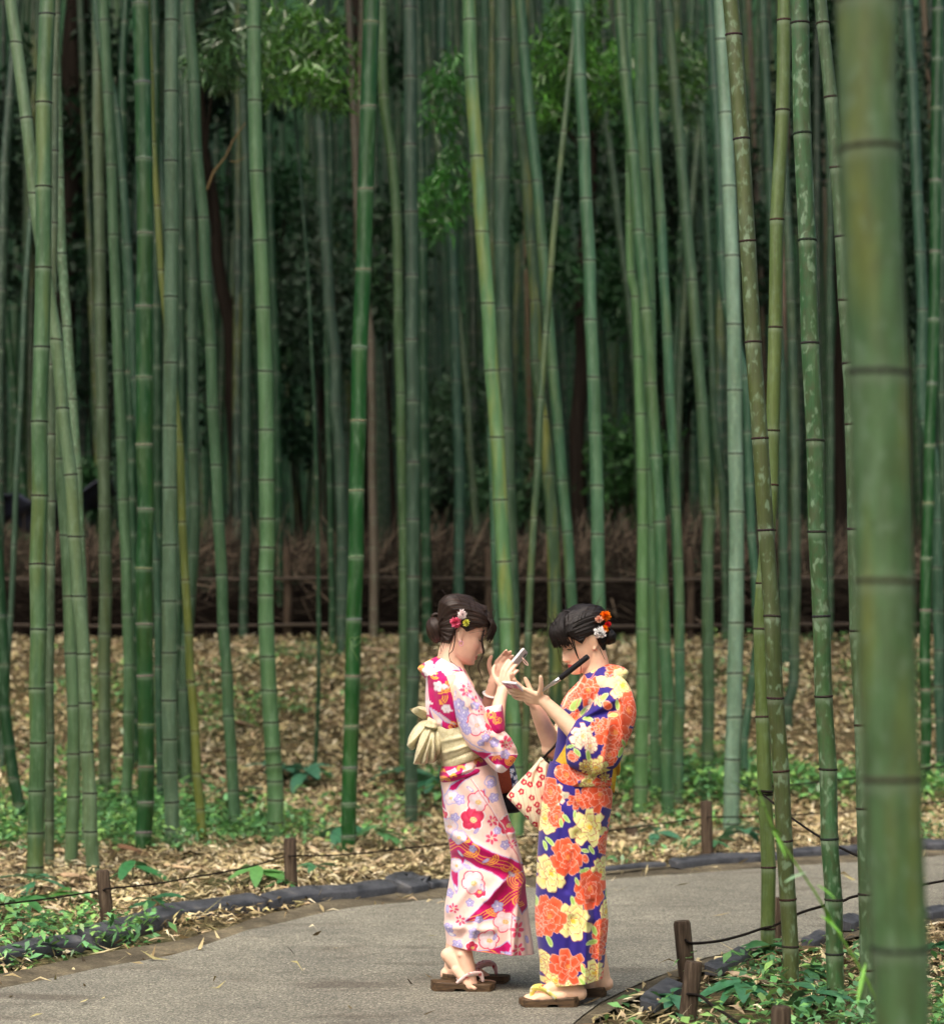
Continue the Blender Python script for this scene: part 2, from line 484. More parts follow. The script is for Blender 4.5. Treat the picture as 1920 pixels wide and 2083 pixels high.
def bamboo(label, tint, w0, w1, P, group=None, mottle=0.0, yellow=0.0, rings=True, base_py=None, depth=None, jitter=.2, name='bamboo', seg=16, extra_top=2.6, dim=1.0):
    P = sorted(P, key=lambda q: q[1])
    Y = depth or depth_at(P[-1][1])
    if depth is None: Y = depth_at(P[-1][1])
    px = np.array([p[0] for p in P]); py = np.array([p[1] for p in P])
    kn = py[1:-1]
    # smooth curve
    D = catmull(P, 12 * len(P))
    order = np.argsort(D[:, 1]); D = D[order]
    ppm = FPX / Y
    zt = EYE + (HZ - py[0]) / ppm; zb = gz(Y) - .05
    def cx(z):
        r = HZ - (z - EYE) * ppm
        x = np.interp(r, D[:, 1], D[:, 0])
        sl = (D[6, 0] - D[0, 0]) / max(1e-6, D[6, 1] - D[0, 1])
        sl = max(-.14, min(.14, sl))
        x = np.where(r < D[0, 1], D[0, 0] + sl * (r - D[0, 1]), x)
        return (x - 960) / ppm
    top = max(zt, EYE + HZ / ppm) + extra_top
    if py[0] > 40: top = zt
    # nodes: the ones seen, gaps filled, carried on above the picture
    R = random.Random(int(px[-1] * 7 + py[-1]))
    L = .40
    nz = sorted([EYE + (HZ - k) / ppm for k in kn])
    base_z = gz(Y)
    seen = [base_z] + [z for z in nz if z > base_z + .07]
    zs = []
    for a, b in zip(seen[:-1], seen[1:]):
        want = L * min(1, .45 + .4 * (a - base_z))
        k = max(1, round((b - a) / want)) if (b - a) > 1.45 * want else 1
        zs += [a + (b - a) * (i + 1) / k for i in range(k)]
    z = zs[-1] if zs else base_z
    while z < top:
        z += L * min(1, .45 + .4 * (z - base_z)) * R.uniform(.92, 1.08); zs.append(z)
    zs = [z for z in zs if z < top - .05]
    def rad(z):
        r = HZ - (z - EYE) * ppm
        return np.interp(r, [min(0, py[0]), py[-1]], [w0, w1]) / 2 / ppm
    rows = [(zb, 1.08, 0, 0)]
    prev = base_z
    for zn in zs:
        rows += [(prev + .35 * (zn - prev), .985, 0, 0), (prev + .72 * (zn - prev), .985, 0, 0), (zn - .030, 1.0, .1, 0), (zn - .010, 1.015, 1, 0),
                 (zn - .003, 1.025, 0.3, 1), (zn + .004, 1.02, 0, 1), (zn + .012, 1.0, .1, 0), (zn + .03, .99, 0, 0)]
        prev = zn
    rows.append((top, .98, 0, 0))
    rows = [r for i, r in enumerate(rows) if i == 0 or r[0] > rows[i - 1][0] + 1e-4]
    zz = np.array([r[0] for r in rows]); a = np.linspace(0, 2 * math.pi, seg, endpoint=False)
    kink = np.interp(zz, zs or [0], [R.uniform(-.003, .003) for _ in zs] or [0])
    X = cx(zz) + kink
    rr = rad(zz) * np.array([r[1] for r in rows])
    dx = np.gradient(X, zz); nrm = np.sqrt(1 + dx ** 2)
    e1 = np.stack([1 / nrm, np.zeros_like(dx), -dx / nrm], -1)
    lean = R.uniform(-.012, .012) if depth is None else 0
    V = np.stack([X, Y + (zz - base_z) * lean * 0, zz], -1)[:, None, :] + rr[:, None, None] * (np.cos(a)[None, :, None] * e1[:, None, :] + np.sin(a)[None, :, None] * np.array([0, 1, 0]))
    F = grid_faces(len(zz), seg)
    root = thing(name, label, 'bamboo', group, (float(cx(base_z)), Y, base_z))
    at = dict(bloom=np.repeat([r[2] for r in rows], seg), joint=np.repeat([0 if rings else r[3] for r in rows], seg))
    c = mesh('culm', V.reshape(-1, 3), F, M_BAMBOO, root, attrs=at)
    t = tuple(x * dim for x in TINT[tint]); j = [R.uniform(1 - jitter, 1 + jitter) for _ in range(3)]; g = R.uniform(.82, 1.12)
    c.color = (t[0] * j[0] * g, t[1] * g, t[2] * j[2] * g, 1)
    c['mottle'] = mottle; c['yellow'] = yellow
    if rings:
        rc = RINGC[tint]
        for zn in zs:
            if zn > EYE + HZ / ppm + .3: continue
            o = link(bpy.data.objects.new('node_ring', RING_ME), root)
            q = rad(zn) * 1.02
            sl = float((cx(zn + .05) - cx(zn - .05)) / .1)
            o.location = Vector((float(np.interp(zn, zz, X)), Y, zn)) - Vector(root.location)
            o.rotation_euler = (R.uniform(-.03, .03), math.atan(sl) + R.uniform(-.04, .04), R.uniform(0, 6))
            o.scale = (q, q, .0038 + .034 * q)
            o.color = (*[x * R.uniform(.8, 1.3) for x in rc], 1)
    return root, Y

G_L = 'bamboo culms left of the two women'
G_M = 'bamboo culms behind the two women'
G_R = 'bamboo culms right of the two women'
CULMS = [
 # label, tint, top width, bottom width, points, mottle, yellow
 ("dark culm leaning into the left edge, thinnest at the upper left corner", 'k', 19, 22, "A105,0 A62,560 A32,955 A22,1335 A14,1690 E5,60 E0,700 I-10,500", .2, 0, G_L),
 ("pale culm slanting from the upper left corner down behind the thick grey green one", 'p', 25, 28, "A60,0 A95,250 A155,690 A200,1130 A262,1560 A332,1980 E368,405 E412,790 E435,1150 E460,1500 E490,1835 I508,418 I528,660 I532,883 I542,1085 I546,1170", .25, .15, G_L),
 ("thick grey green culm standing nearest to the left edge at full height", 'g', 33, 34, "A280,0 A276,85 A258,600 A255,1090 A253,1560 E245,45 E232,480 E235,910 E222,1310 E225,1690 I217,50 I222,365 I215,645 I213,890 I210,1090 I207,1225", .1, .2, G_L),
 ("slender brownish green culm close behind the right side of the thick left one", 'w', 14, 20, "A337,0 A325,440 A322,880 A315,1300 E305,150 E303,555 E302,945 E298,1315 E293,1665 I290,15 I290,310 I290,590 I288,820 I288,1020 I287,1120", .2, .1, G_L),
 ("lichen spotted pale culm half hidden beside the slanting pale one at the left", 'p', 19, 22, "A322,0 A330,440 A350,1040 A365,1478 A392,1905 E420,350 E450,755 E468,1150 E480,1490 E490,1830 I500,300 I510,700 I510,1030", .8, 0, G_L),
 ("pale culm touching the left side of the slanting pale one near its base", 'l', 20, 28, "E330,300 E352,700 E385,1140 E405,1497 E415,1830 I432,150 I432,430 I430,680 I420,888 I412,1090 I410,1105", .1, .1, G_L),
 ("very dark green culm stub slanting out of the lower left edge", 'd', 22, 25, "E-60,800 E-20,1150 E8,1610 E25,1895 I28,160 I55,385 I82,575 I112,725 I125,850", 0, 0, G_L),
 ("thin grey culm leaning left in front of the dark tarpaulin", 'b', 11, 12, "A205,1000 A160,1550 E140,0 E122,400 E100,800 E85,1200 E65,1600 E45,1900 I20,300 I15,560", 0, 0, G_L),
 ("grey green culm, third of the full height ones from the left thick one", 'w', 23, 27, "A568,0 A572,415 A575,788 A580,1140 A585,1468 A587,1780 E590,100 E600,400 E603,692 E610,975 E615,1245 E618,1490 E610,1718 E610,1950 I610,182 I612,380 I615,555 I617,690 I618,770", .1, .1, G_L),
 ("bluish green culm left of the big vivid green one at the left", 'g', 22, 23, "A605,0 A612,120 A630,545 A650,965 A663,1370 A680,1775 E692,187 E710,575 E720,938 E735,1282 E743,1605 E752,1900 I752,187 I750,436 I740,635 I738,800 I736,830", .05, 0, G_L),
 ("culm crossing behind the big vivid green one from upper left to lower right", 'b', 17, 16, "A560,0 A590,260 A680,640 A715,1040 A745,1430 A770,1815 E790,227 E830,700 E880,1050 E910,1285 E920,1605 E922,1910 I925,190 I932,430 I937,610 I940,780", 0, 0, G_L),
 ("big vivid dark green culm with pale rings in the left third", 'v', 35, 34, "A820,0 A822,25 A835,482 A840,925 A848,1360 A843,1785 E845,222 E843,615 E850,990 E842,1335 E845,1660 E848,1962 I852,262 I852,505 I850,712 I842,888 I838,1030", 0, .06, G_L),
 ("yellow green culm leaning behind the pale straight one at the left", 'y', 12, 19, "A860,0 A880,420 A895,828 A918,1202 A940,1575 A975,1905 E1045,600 E1062,1065 E1080,1402 E1100,1710 E1110,1992 I1117,17 I1137,297 I1150,545 I1166,752 I1182,970", 0, .25, G_L),
 ("straight pale culm with dark joints right of the big vivid green one", 'p', 27, 31, "A1003,0 A1003,122 A1000,535 A1000,940 A1000,1343 A998,1730 E992,138 E992,507 E990,865 E990,1200 E990,1527 E990,1825 I988,120 I988,346 I992,540 I1000,713 I1008,868 I1018,975 I1018,1000", .2, .08, G_L),
 ("dark green culm peeping out along the right side of the straight pale one", 'd', 14, 15, "A1062,0 A1060,720 A1058,1080 A1058,1440 A1060,1785 E1062,145 E1062,430 E1056,900 E1048,1200 E1044,1530 E1043,1790 I1042,200 I1040,600", 0, 0, G_L),
 ("dark green culm in the gap between the vivid green and the straight pale one", 'd', 18, 20, "A905,0 A910,700 A912,1400 A915,1780 E920,160 E922,510 E922,840 E928,1140 E938,1420 E945,1700 I950,300 I952,560", 0, 0, G_L),
 ("dark green culm in the gap left of the big vivid green one", 'd', 15, 19, "A740,0 A715,420 A722,900 A732,1400 A742,1700 E755,190 E762,455 E770,705 E772,930 E778,1135 E783,1400 I785,100 I790,500", 0, 0, G_L),
 ("wide soft grey culm right of the yellow green one, blurred by distance", 'b', 19, 25, "A1080,0 A1092,547 A1105,912 A1113,1275 A1125,1630 E1123,0 E1125,328 E1127,650 E1137,960 E1130,1250 E1112,1500 E1090,1800 I1078,60 I1082,280 I1088,480 I1090,620", .1, 0, G_L),
 ("grey green culm with a leafy shoot at its foot, right of the yellow green one", 'g', 23, 24, "A1098,0 A1100,82 A1132,485 A1150,882 A1185,1270 A1205,1645 E1230,38 E1240,398 E1262,735 E1275,1062 E1295,1375 E1300,1668 E1325,1945 I1335,212 I1352,450 I1360,645 I1370,803 I1378,915", .05, .05, G_L),
 ("faint grey culm slanting behind the yellow green one", 'b', 14, 17, "A880,0 A888,160 A905,490 A930,840 A950,1180 A1000,1600 E1055,60 E1065,430 E1076,705 E1100,970 E1108,1240 E1090,1560 E1075,1850", 0, 0, G_L),
 ("far culm standing at the fence, midway between the two pale culms", 'b', 15, 19, "B45,0 B45,640 B55,910 B60,1440 F62,200 F60,510 F60,820 F55,1200 F48,1500 F45,1760", 0, 0, G_M),
 ("bright pale green culm with closely set joints low down, left of centre", 'l', 28, 34, "B107,0 B105,165 B112,590 B122,1000 B143,1405 B158,1795 F170,187 F177,530 F181,822 F182,1047 F182,1215 F178,1350 F178,1493 F178,1660 F185,1850 J195,62 J205,245 J215,397 J222,492 J227,590 J230,698 J232,832 J232,955", .1, .05, G_M),
 ("dark green culm close behind the bright pale green one", 'd', 15, 17, "B188,400 B195,800 B205,1360 B225,1900 F235,200 F245,700 F250,1050 F255,1350 F262,1740", 0, 0, G_M),
 ("very thin dark green sapling bamboo with a leafy top, left of the vivid green culm", 'd', 6, 9, "B290,60 B330,500 B365,900 B395,1250 B425,1700 B440,1990 F455,400 F470,800 F478,1200 F482,1600 F483,1900 J478,150 J462,525", 0, 0, G_M),
 ("dark green culm left of the wide pale one behind the vivid green culm", 'd', 11, 14, "B525,0 B540,600 B552,1000 B545,1500 B530,1900 F538,500 F548,850 F552,1110 F560,1450 F565,1800", 0, 0, G_M),
 ("wide pale blurred culm just left of the vivid green one in the centre", 'b', 22, 26, "B455,0 B480,600 B505,980 B525,1400 B548,1800 F580,100 F582,380 F600,620 F610,850 F620,1080 F620,1500 F622,1850", 0, 0, G_M),
 ("tan brown dead culm right of the vivid green one", 't', 14, 19, "B655,0 B668,300 B692,800 B705,1200 B745,1650 B785,1976 F788,240 F793,455 F795,660 F798,850 F803,1205 F805,1370 F805,1560 F803,1770", 0, 0, G_M),
 ("big vivid green culm with pale rings left of the woman in pink", 'v', 34, 31, "B790,0 B788,132 B773,625 B753,1103 B742,1570 F722,47 F715,475 F704,882 F700,1268 F686,1632 F682,1962 J675,267 J667,510 J658,720 J655,910 J648,1000", 0, .04, G_M),
 ("light culm hugging the left side of the grey green one behind the woman in pink", 'g', 22, 18, "B850,0 B860,560 B905,905 B935,1240 B945,1580 F952,40 F958,315 F962,580 F968,850 F975,1090 F978,1330 F976,1550 F978,1890 J975,250 J978,520", 0, .05, G_M),
 ("grey green culm rising above the bow of the woman in pink", 'b', 28, 26, "B1013,0 B1013,45 B1015,450 B1018,845 B1020,1237 B1025,1605 B1025,1980 F1032,362 F1033,717 F1033,1050 F1032,1385 F1032,1690 F1035,1970 J1025,190 J1020,432 J1022,590 J1020,742 J1018,850", 0, 0, G_M),
 ("dim thin culm with a crooked top, left of the grey green one", 'w', 13, 14, "B870,0 B885,317 B915,615 B950,730 B955,1050 B960,1600 F965,300 F970,900 F980,1500", 0, .2, G_M),
 ("dim green culm right of the grey green one behind the woman in pink", 'b', 15, 17, "B1080,0 B1090,430 B1110,762 B1118,1090 B1132,1410 B1150,1710 F1160,30 F1160,300 F1163,572 F1165,842 F1165,1100 F1162,1345 F1160,1630", 0, 0, G_M),
 ("dark green culm partly covered by the dim one behind the woman in pink", 'd', 18, 21, "B1062,0 B1075,600 B1085,1190 B1090,1700 F1092,165 F1096,500 F1100,850 F1106,1140 F1110,1420 F1110,1800", 0, 0, G_M),
 ("dim wide culm above the hair bun of the woman in pink", 'b', 19, 22, "B1200,0 B1200,290 B1230,585 B1240,870 B1252,1140 B1265,1590 F1282,240 F1292,505 F1300,755 F1302,1000 F1300,1230 F1298,1500 F1298,1760", 0, 0, G_M),
 ("thin yellowish culm slanting above the head of the woman in pink", 'w', 12, 16, "B1110,200 B1143,560 B1175,820 B1208,1085 B1240,1335 B1265,1590 B1300,1840 F1330,130 F1352,380 F1365,630 F1382,870 F1397,1090 F1402,1310 F1410,1700", 0, .1, G_M),
 ("dark vivid green culm behind the slanting pale one at top centre", 'v', 26, 26, "C68,0 C88,408 C118,798 C138,1188 C150,1560 C160,1900 G165,400 G170,800", 0, 0, G_M),
 ("slanting pale culm with yellow smears rising between the two women", 'l', 28, 32, "C8,0 C25,455 C58,912 C85,1350 C120,1768 G145,185 G175,572 G192,936 G215,1295 G230,1632 G240,1900 P1044,1475 P1048,1560 P1050,1640 P1050,1716", .05, .5, G_M),
 ("straight grey culm just right of the slanting pale one at top centre", 'b', 32, 30, "C208,0 C210,237 C206,637 C203,1040 C202,1420 C208,1800 G216,180 G230,525 G240,860 G250,1250 G262,1600 P1042,1400 P1042,1640", 0, .05, G_M),
 ("slim culm seen just left of the slanting pale one's lower half", 'g', 14, 16, "G135,500 G152,860 G160,1175 G165,1470 G170,1780 P1009,1400 P1009,1640", 0, 0, G_M),
 ("broad culm with yellow patches behind the thin one that leans right", 'w', 20, 30, "C272,0 C290,380 C315,728 C345,1065 C372,1418 C398,1755 G402,130 G440,455 G476,788 G497,1100 G508,1405 G512,1660 G515,1950 P1132,1470 P1132,1620", 0, .6, G_M),
 ("curving culm behind the hair of the woman in blue", 'g', 22, 23, "C308,0 C332,262 C365,665 C408,1056 C437,1435 C470,1790 G500,167 G530,505 G553,827 G585,1122 G602,1410 G618,1660 P1168,1400 P1170,1640", 0, .15, G_M),
 ("thin culm leaning right, crossing in front between the two women", 'w', 13, 16, "C645,0 C605,370 C562,767 C525,1160 C487,1557 C460,1940 G428,342 G410,697 G388,1043 G370,1383 G355,1700 G350,1985 P1069,1480 P1067,1580 P1067,1690", .1, .2, G_M),
 ("pale culm behind the flowered hair bun of the woman in blue", 'g', 25, 29, "C645,0 C648,75 C657,440 C678,803 C692,1162 C712,1517 C720,1865 G735,222 G745,547 G755,855 G760,1137 G765,1415 G768,1640 P1219,1380 P1221,1560 P1222,1690", 0, .05, G_M),
 ("dim slanting culm right of the dark tree trunk at upper right", 'b', 15, 18, "C735,0 C745,137 C765,385 C802,638 C835,885 C865,1140 C890,1380 C925,1625 C950,1865 G985,300 G1000,800 G1010,1300 G1010,1700", 0, 0, G_R),
 ("culm curving down to the right, first in front of its crossing neighbours", 'g', 24, 27, "C885,0 C915,415 C965,885 C1000,1347 C1040,1803 G1070,258 G1098,680 G1120,1066 G1138,1435 G1150,1777 K450,122 K448,410 K452,655 K456,820 K458,840", .05, .1, G_R),
 ("pale culm passing behind the curving one at upper right of the women", 'l', 28, 20, "C1010,0 C1012,212 C1013,605 C1030,995 C1050,1370 C1065,1760 G1072,300 G1078,760 G1080,1100 G1082,1420 G1084,1740 K372,105 K374,335 K380,520 K382,685 K383,740", .05, .1, G_R),
 ("thick pale culm nearest to the right of the woman in blue", 'l', 14, 30, "C932,0 C938,152 C940,560 C945,1000 C955,1588 C980,1728 G995,105 G1008,437 G1018,762 G1025,1086 G1022,1400 G1022,1690 G1022,1950 K305,217 K298,436 K298,621 K290,770 K285,825", 0, .05, G_R),
 ("slim straight culm right of the curving one, climbing plant at its foot", 'g', 20, 22, "C1065,0 C1070,127 C1083,507 C1100,876 C1125,1245 C1142,1600 C1165,1950 G1180,327 G1200,660 G1212,980 G1228,1280 G1233,1540 G1235,1810 K520,165 K514,340 K513,490 K513,690 K512,775", 0, .15, G_R),
 ("culm standing behind the wooden stake right of the woman in blue", 'g', 22, 26, "C1163,0 C1170,73 C1203,460 C1238,855 C1270,1247 C1307,1635 C1335,1990 G1367,377 G1383,697 G1393,985 G1400,1247 C1406,3000 G1402,1780 K690,117 K685,285 K682,430 K682,550 K680,690", 0, .1, G_R),
 ("slim grey culm behind the pale one with dark joints at the right", 'b', 22, 17, "D65,0 D75,157 D93,507 D113,855 D128,1197 D160,1750 H268,220 H285,540 H300,845 H308,1130 H328,1370 H335,1570 H343,1765 K900,340 K900,520 K897,690", 0, 0, G_R),
 ("pale grey culm with dark joints left of the spotted crossing pair", 'p', 27, 34, "D125,0 D136,232 D160,660 D178,1088 D195,1492 D205,1890 H212,298 H217,667 H223,1006 H223,1342 H220,1652 H213,1945 K840,217 K828,460 K825,662 K822,838 K820,925", .3, 0, G_R),
 ("olive lichen spotted culm, front one of the crossing pair at the right", 'o', 33, 34, "D188,0 D205,203 D248,810 D290,1405 D320,1995 H360,578 H390,1112 H425,1615 L160,105 L193,533 L215,936 L235,1278 L247,1553 L250,1755 L250,1815", .7, .1, G_R),
 ("yellow green culm with black cord tied low, rear one of the crossing pair", 'q', 28, 30, "D500,0 D490,643 D460,1280 D448,1908 H435,532 H425,850 H405,1115 H380,1420 H362,1687 L90,215 L100,668 L118,1092 L120,1450 L124,1560 L126,1650", .15, .1, G_R),
 ("spotted pale culm standing left of the large blurred one", 'g', 37, 36, "D588,0 D592,135 D608,780 D638,1402 D652,2000 H678,591 H690,1122 H715,1615 L438,95 L465,521 L475,926 L500,1280 L508,1596 L512,1842 L515,1972", .85, .1, G_R),
 ("grey brown culm half hidden by the large blurred one", 'w', 26, 32, "D712,0 D725,137 D770,565 D803,976 D830,1378 D852,1750 H880,140 H895,495 H908,1107 H925,1700 L668,265 L680,750 L690,1247 L700,1690 L705,2040", .5, .05, G_R),
 ("blue green culm right of the large blurred one, partly behind the dark one", 'b', 23, 24, "D1213,0 D1215,45 D1240,415 D1258,775 D1275,1125 D1292,1470 D1305,1805 H1300,160 H1315,480 H1390,780 H1395,1056 H1392,1330 H1395,1585 H1402,1815 L1115,40 L1125,225 L1130,420 L1135,560", 0, 0, G_R),
 ("dark vivid green culm with pale rings near the right edge", 'v', 25, 23, "D1400,0 D1387,632 D1380,1052 D1380,1466 D1370,1862 H1360,257 H1345,619 H1340,955 H1325,1275 H1320,1580 H1318,1870 L1040,230 L1035,500 L1030,700", 0, 0, G_R),
 ("dark sliver of a culm along the right edge", 'k', 14, 16, "P1917,0 P1918,150 P1916,330 P1915,520 P1914,700 P1916,900 P1925,1200 P1930,1600", 0, 0, G_R),
 ("dim grey culm behind the crossing pair, left of two", 'b', 18, 21, "D375,0 D385,340 D400,670 D412,990 D440,1500 H480,170 H486,490 H490,765 H492,1020 H497,1440 H502,1700 H505,1900", 0, 0, G_R),
 ("dim grey culm behind the crossing pair, right of two", 'b', 16, 23, "D480,600 D515,1250 D525,1520 H545,0 H555,270 H560,560 H563,860 H563,1060 H565,1430 H558,1700 H553,2000 L232,150 L232,300", 0, .1, G_R),
 ("dim slim culm in the gap between the spotted pale one and the large blurred one", 'b', 14, 16, "D745,500 D765,1050 D768,1320 D765,1560 D765,1850 H765,100 H767,340 H768,800 H765,1300 H760,1760", 0, 0, G_R),
 ("far culm leaning right at upper right, narrow and grey", 'w', 14, 15, "C1400,0 C1388,400 C1345,800 C1312,1150 C1290,1400 C1262,1800 G1240,200 G1225,700 G1215,1300 G1210,1700", 0, .1, G_R),
 ("far culm slanting between the stake's culm and the pale grey one", 'b', 14, 16, "D20,600 D60,1500 D75,1900 H90,430 H130,800 H150,1100 H158,1500 H160,1780", 0, 0, G_R),
]
for lab, tint, w0, w1, s, mo, ye, grp in CULMS:
    root, Yc_ = bamboo(lab, tint, w0, w1, pts(s), grp, mo, ye)
    if lab.startswith('big vivid green culm with pale rings left'):      # a heart somebody scratched into the skin
        def on_skin(px, py): return W(px, py, Yc_) + np.array([0, -.0525 + .4 * ((px - 718) / FPX * Yc_) ** 2 / .055, 0])
        hm = MB()
        for L_ in ([(722, 1301), (719, 1297), (714, 1297), (712, 1301), (716, 1308), (722, 1315)], [(722, 1302), (727, 1296), (733, 1296), (735, 1301), (731, 1309), (722, 1315)], [(713, 1303), (716, 1318), (724, 1332), (729, 1344)]):
            hm.tube([on_skin(*q) for q in catmull(L_, 16)], .0014, 5)
        hm.build('carved_heart', plain('scratched_skin', srgb(120, 150, 96), .8), root)
bamboo("large out of focus green culm close to the camera at the right", 'a', 122, 112, [(1757, -200), (1759, 0), (1766, 304), (1784, 758), (1800, 1182), (1815, 1585), (1828, 1926), (1845, 2380), (1858, 2760), (1866, 3050)],
       G_R, .45, .62, depth=4.1, seg=40)

# culms far back in the grove: individuals, tints darkened as grove shade, ring colour carried by the culm itself
fr = random.Random(21)
ZONES = [(110, 'at the left edge'), (290, 'left of the big vivid green culm'), (500, 'behind the straight pale culm'), (700, 'left of the central vivid green one'), (860, 'right of the central vivid green one'), (1060, 'above the woman in pink'), (1260, 'above the woman in blue'), (1450, 'behind the reddish stake'), (1640, 'behind the crossing pair'), (4000, 'beside the large blurred one')]
LOOK = dict(b='grey', g='grey green', k='blackish', d='dark green', w='brownish', t='tan dead', v='vivid green')
for k in range(205):
    Y = fr.uniform(26.5, 44)
    half = .205 * Y
    x = -half + 2 * half * ((k * .6180339) % 1.0)
    ppm = FPX / Y
    d = fr.uniform(.075, .13)
    lean = fr.gauss(-.02, .035)
    zb = float(gz(Y))
    bx = 960 + x * ppm; by = HZ + (EYE - zb) * ppm
    top = fr.uniform(-60, -10)
    cur = fr.uniform(-14, 14)
    P = [(bx + lean * (by - yy) + cur * math.sin((by - yy) / 900.0), yy) for yy in np.linspace(top, by, 6)]
    t = fr.choice('bbbbgggkkkddw' if k % 9 else 'vdbt')
    zone = next(n for e, n in ZONES if bx + lean * (by - 700) < e)
    bamboo("dim %s culm far beyond the fence %s" % (LOOK[t], zone), t, d * ppm * .8, d * ppm, [P[0], P[-1]] if abs(cur) < 3 else P[:1] + P[2:4:1] + P[-1:], 'dim bamboo culms far back beyond the fence',
           0, fr.choice([0, 0, .3]), rings=False, depth=Y, seg=9, extra_top=3.0, dim=.85)
# ------------------------------------------------------------------ brushwood fence
def fence():
    root = thing('brushwood_fence', 'low fence of dark posts and two pale rails heaped with dead brown brushwood', 'fence', loc=(0, 25, 1.32))
    for k in range(-3, 5):
        x = (585 - 960) / 196.0 + k * 2.084
        m = MB(); z = float(gz(25))
        m.tube([(x, 24.95, z - .2), (x + .01, 24.95, z + .5), (x, 24.95, z + .92)], [.045, .043, .042], 10)
        m.build('post', M_STAKE, root)
    railm = plain('pale_rail', srgb(74, 66, 58), .8, .2, .35, 12, .3)
    for py in (1178, 1272):
        z = W(0, py, 24.87)[2]
        m = MB(); xs = np.linspace(-8, 8, 40)
        m.tube([(x, 24.87, z + .012 * math.sin(x * 1.3 + py)) for x in xs], .017, 8)
        m.build('rail', railm, root)
    # heap of thin dead branches
    n = 17000
    r = np.random.default_rng(5)
    x = r.uniform(-7, 7, n); y = r.uniform(25.02, 26.3, n)
    topz = .98 + .14 * smooth_noise(x * 1.2, y, 8) + .10 * smooth_noise(x * 4, y, 18)
    u = r.uniform(0, 1, n) ** .55
    z = 1.32 + u * topz
    wild = (r.uniform(0, 1, n) < .5) & (u > .62)
    ln = r.uniform(.15, .5, n); tilt = r.normal(0, .55, n) + np.where(wild, r.choice([-1.2, 1.2], n), 0); az = r.uniform(-.5, .5, n)
    d = np.stack([np.cos(tilt) * np.cos(az), np.cos(tilt) * np.sin(az), np.sin(tilt)], -1)
    d[wild, 2] = np.abs(d[wild, 2])
    p = np.stack([x, y, z], -1); q = p + d * ln[:, None]
    wv = np.where(r.uniform(0, 1, n) < .12, .010, .0035)[:, None] * np.stack([-d[:, 2], np.zeros(n), d[:, 0]], -1)
    V = np.stack([p - wv, p + wv, q + wv * .4, q - wv * .4], 1).reshape(-1, 3)
    tone = r.uniform(.35, 1.0, n)[:, None] * np.array(srgb(62, 55, 47))
    pale = r.uniform(0, 1, n) < np.where(wild, .45, .10)
    tone[pale] = np.array(srgb(128, 114, 98)) * r.uniform(.7, 1, pale.sum())[:, None]
    o = mesh('brushwood', V, np.arange(4 * n).reshape(-1, 4), M_BRUSH, root, False, np.repeat(tone, 4, 0)); o['kind'] = 'stuff'
    # solid core of the heap, painted near black as the shade between twigs
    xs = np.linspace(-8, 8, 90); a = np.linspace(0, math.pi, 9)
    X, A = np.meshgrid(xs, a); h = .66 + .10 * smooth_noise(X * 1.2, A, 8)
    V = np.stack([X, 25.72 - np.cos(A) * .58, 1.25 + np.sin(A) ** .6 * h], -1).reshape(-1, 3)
    c = plain('painted_twig_shade', srgb(18, 14, 11), 1, .05, .5, 30, 1)
    mesh('shade_core', V, grid_faces(9, 90, False), c, root)
fence()

# dark tarpaulin draped at the far left
def tarp():
    u = np.linspace(0, 1, 24); v = np.linspace(0, 1, 12)
    U, Vv = np.meshgrid(u, v)
    X = -5.25 + U * 1.45; Y = 25.3 + .18 * np.sin(U * 9) + Vv * .35
    Z = W(0, 1005, 25.3)[2] + .1 - Vv * .33 + .06 * np.sin(U * 7 + 1) + .12 * (U - .5) - .1 * np.sin(U * math.pi) + .03 * np.sin(U * 23 + Vv * 9)
    Z += np.where(U > .6, (U - .6) * .5 * (Vv - .2), 0)
    V = np.stack([X, Y, Z], -1).reshape(-1, 3)
    o = mesh('tarpaulin', V, grid_faces(12, 24, False), plain('dark_tarp', srgb(38, 42, 56), .5, .4, .3, 8))
    m = o.modifiers.new('thick', 'SOLIDIFY'); m.thickness = .02
    tag(o, 'dark blue tarpaulin draped over the brushwood at the left edge', 'tarpaulin')
tarp()

# ------------------------------------------------------------------ trees and shrubs behind
def leaf_cloud(cen, rad, n, size, tint, r, droop=.3, narrow=.38, clump=None):
    """loose leaves in a bumpy volume; returns V, F, C"""
    cen = np.asarray(cen); rad = np.asarray(rad, float)
    if clump is None: clump = max(6, n // 60)
    cc = r.normal(0, 1, (clump, 3)); cc /= np.linalg.norm(cc, axis=1)[:, None]; cc *= r.uniform(.25, 1, (clump, 1)) ** .5
    k = r.integers(0, clump, n)
    p = cen + (cc[k] + r.normal(0, .16, (n, 3))) * rad
    ax = r.normal(0, 1, (n, 3)); ax[:, 2] -= droop * 2; ax /= np.linalg.norm(ax, axis=1)[:, None]
    sd_ = np.cross(ax, r.normal(0, 1, (n, 3))); sd_ /= np.linalg.norm(sd_, axis=1)[:, None]
    nn = np.cross(ax, sd_)
    s = size * r.uniform(.6, 1.3, (n, 1))
    V = np.stack([p, p + ax * s * .45 + sd_ * s * narrow * .5 + nn * s * .06, p + ax * s, p + ax * s * .45 - sd_ * s * narrow * .5 + nn * s * .06], 1)
    bright = r.uniform(.55, 1.45, (clump, 1))[k] * r.uniform(.8, 1.25, (n, 1))
    C = np.clip(np.array(tint) * bright, 0, 1)
    return V.reshape(-1, 3), np.arange(4 * n).reshape(-1, 4), np.repeat(C, 4, 0)

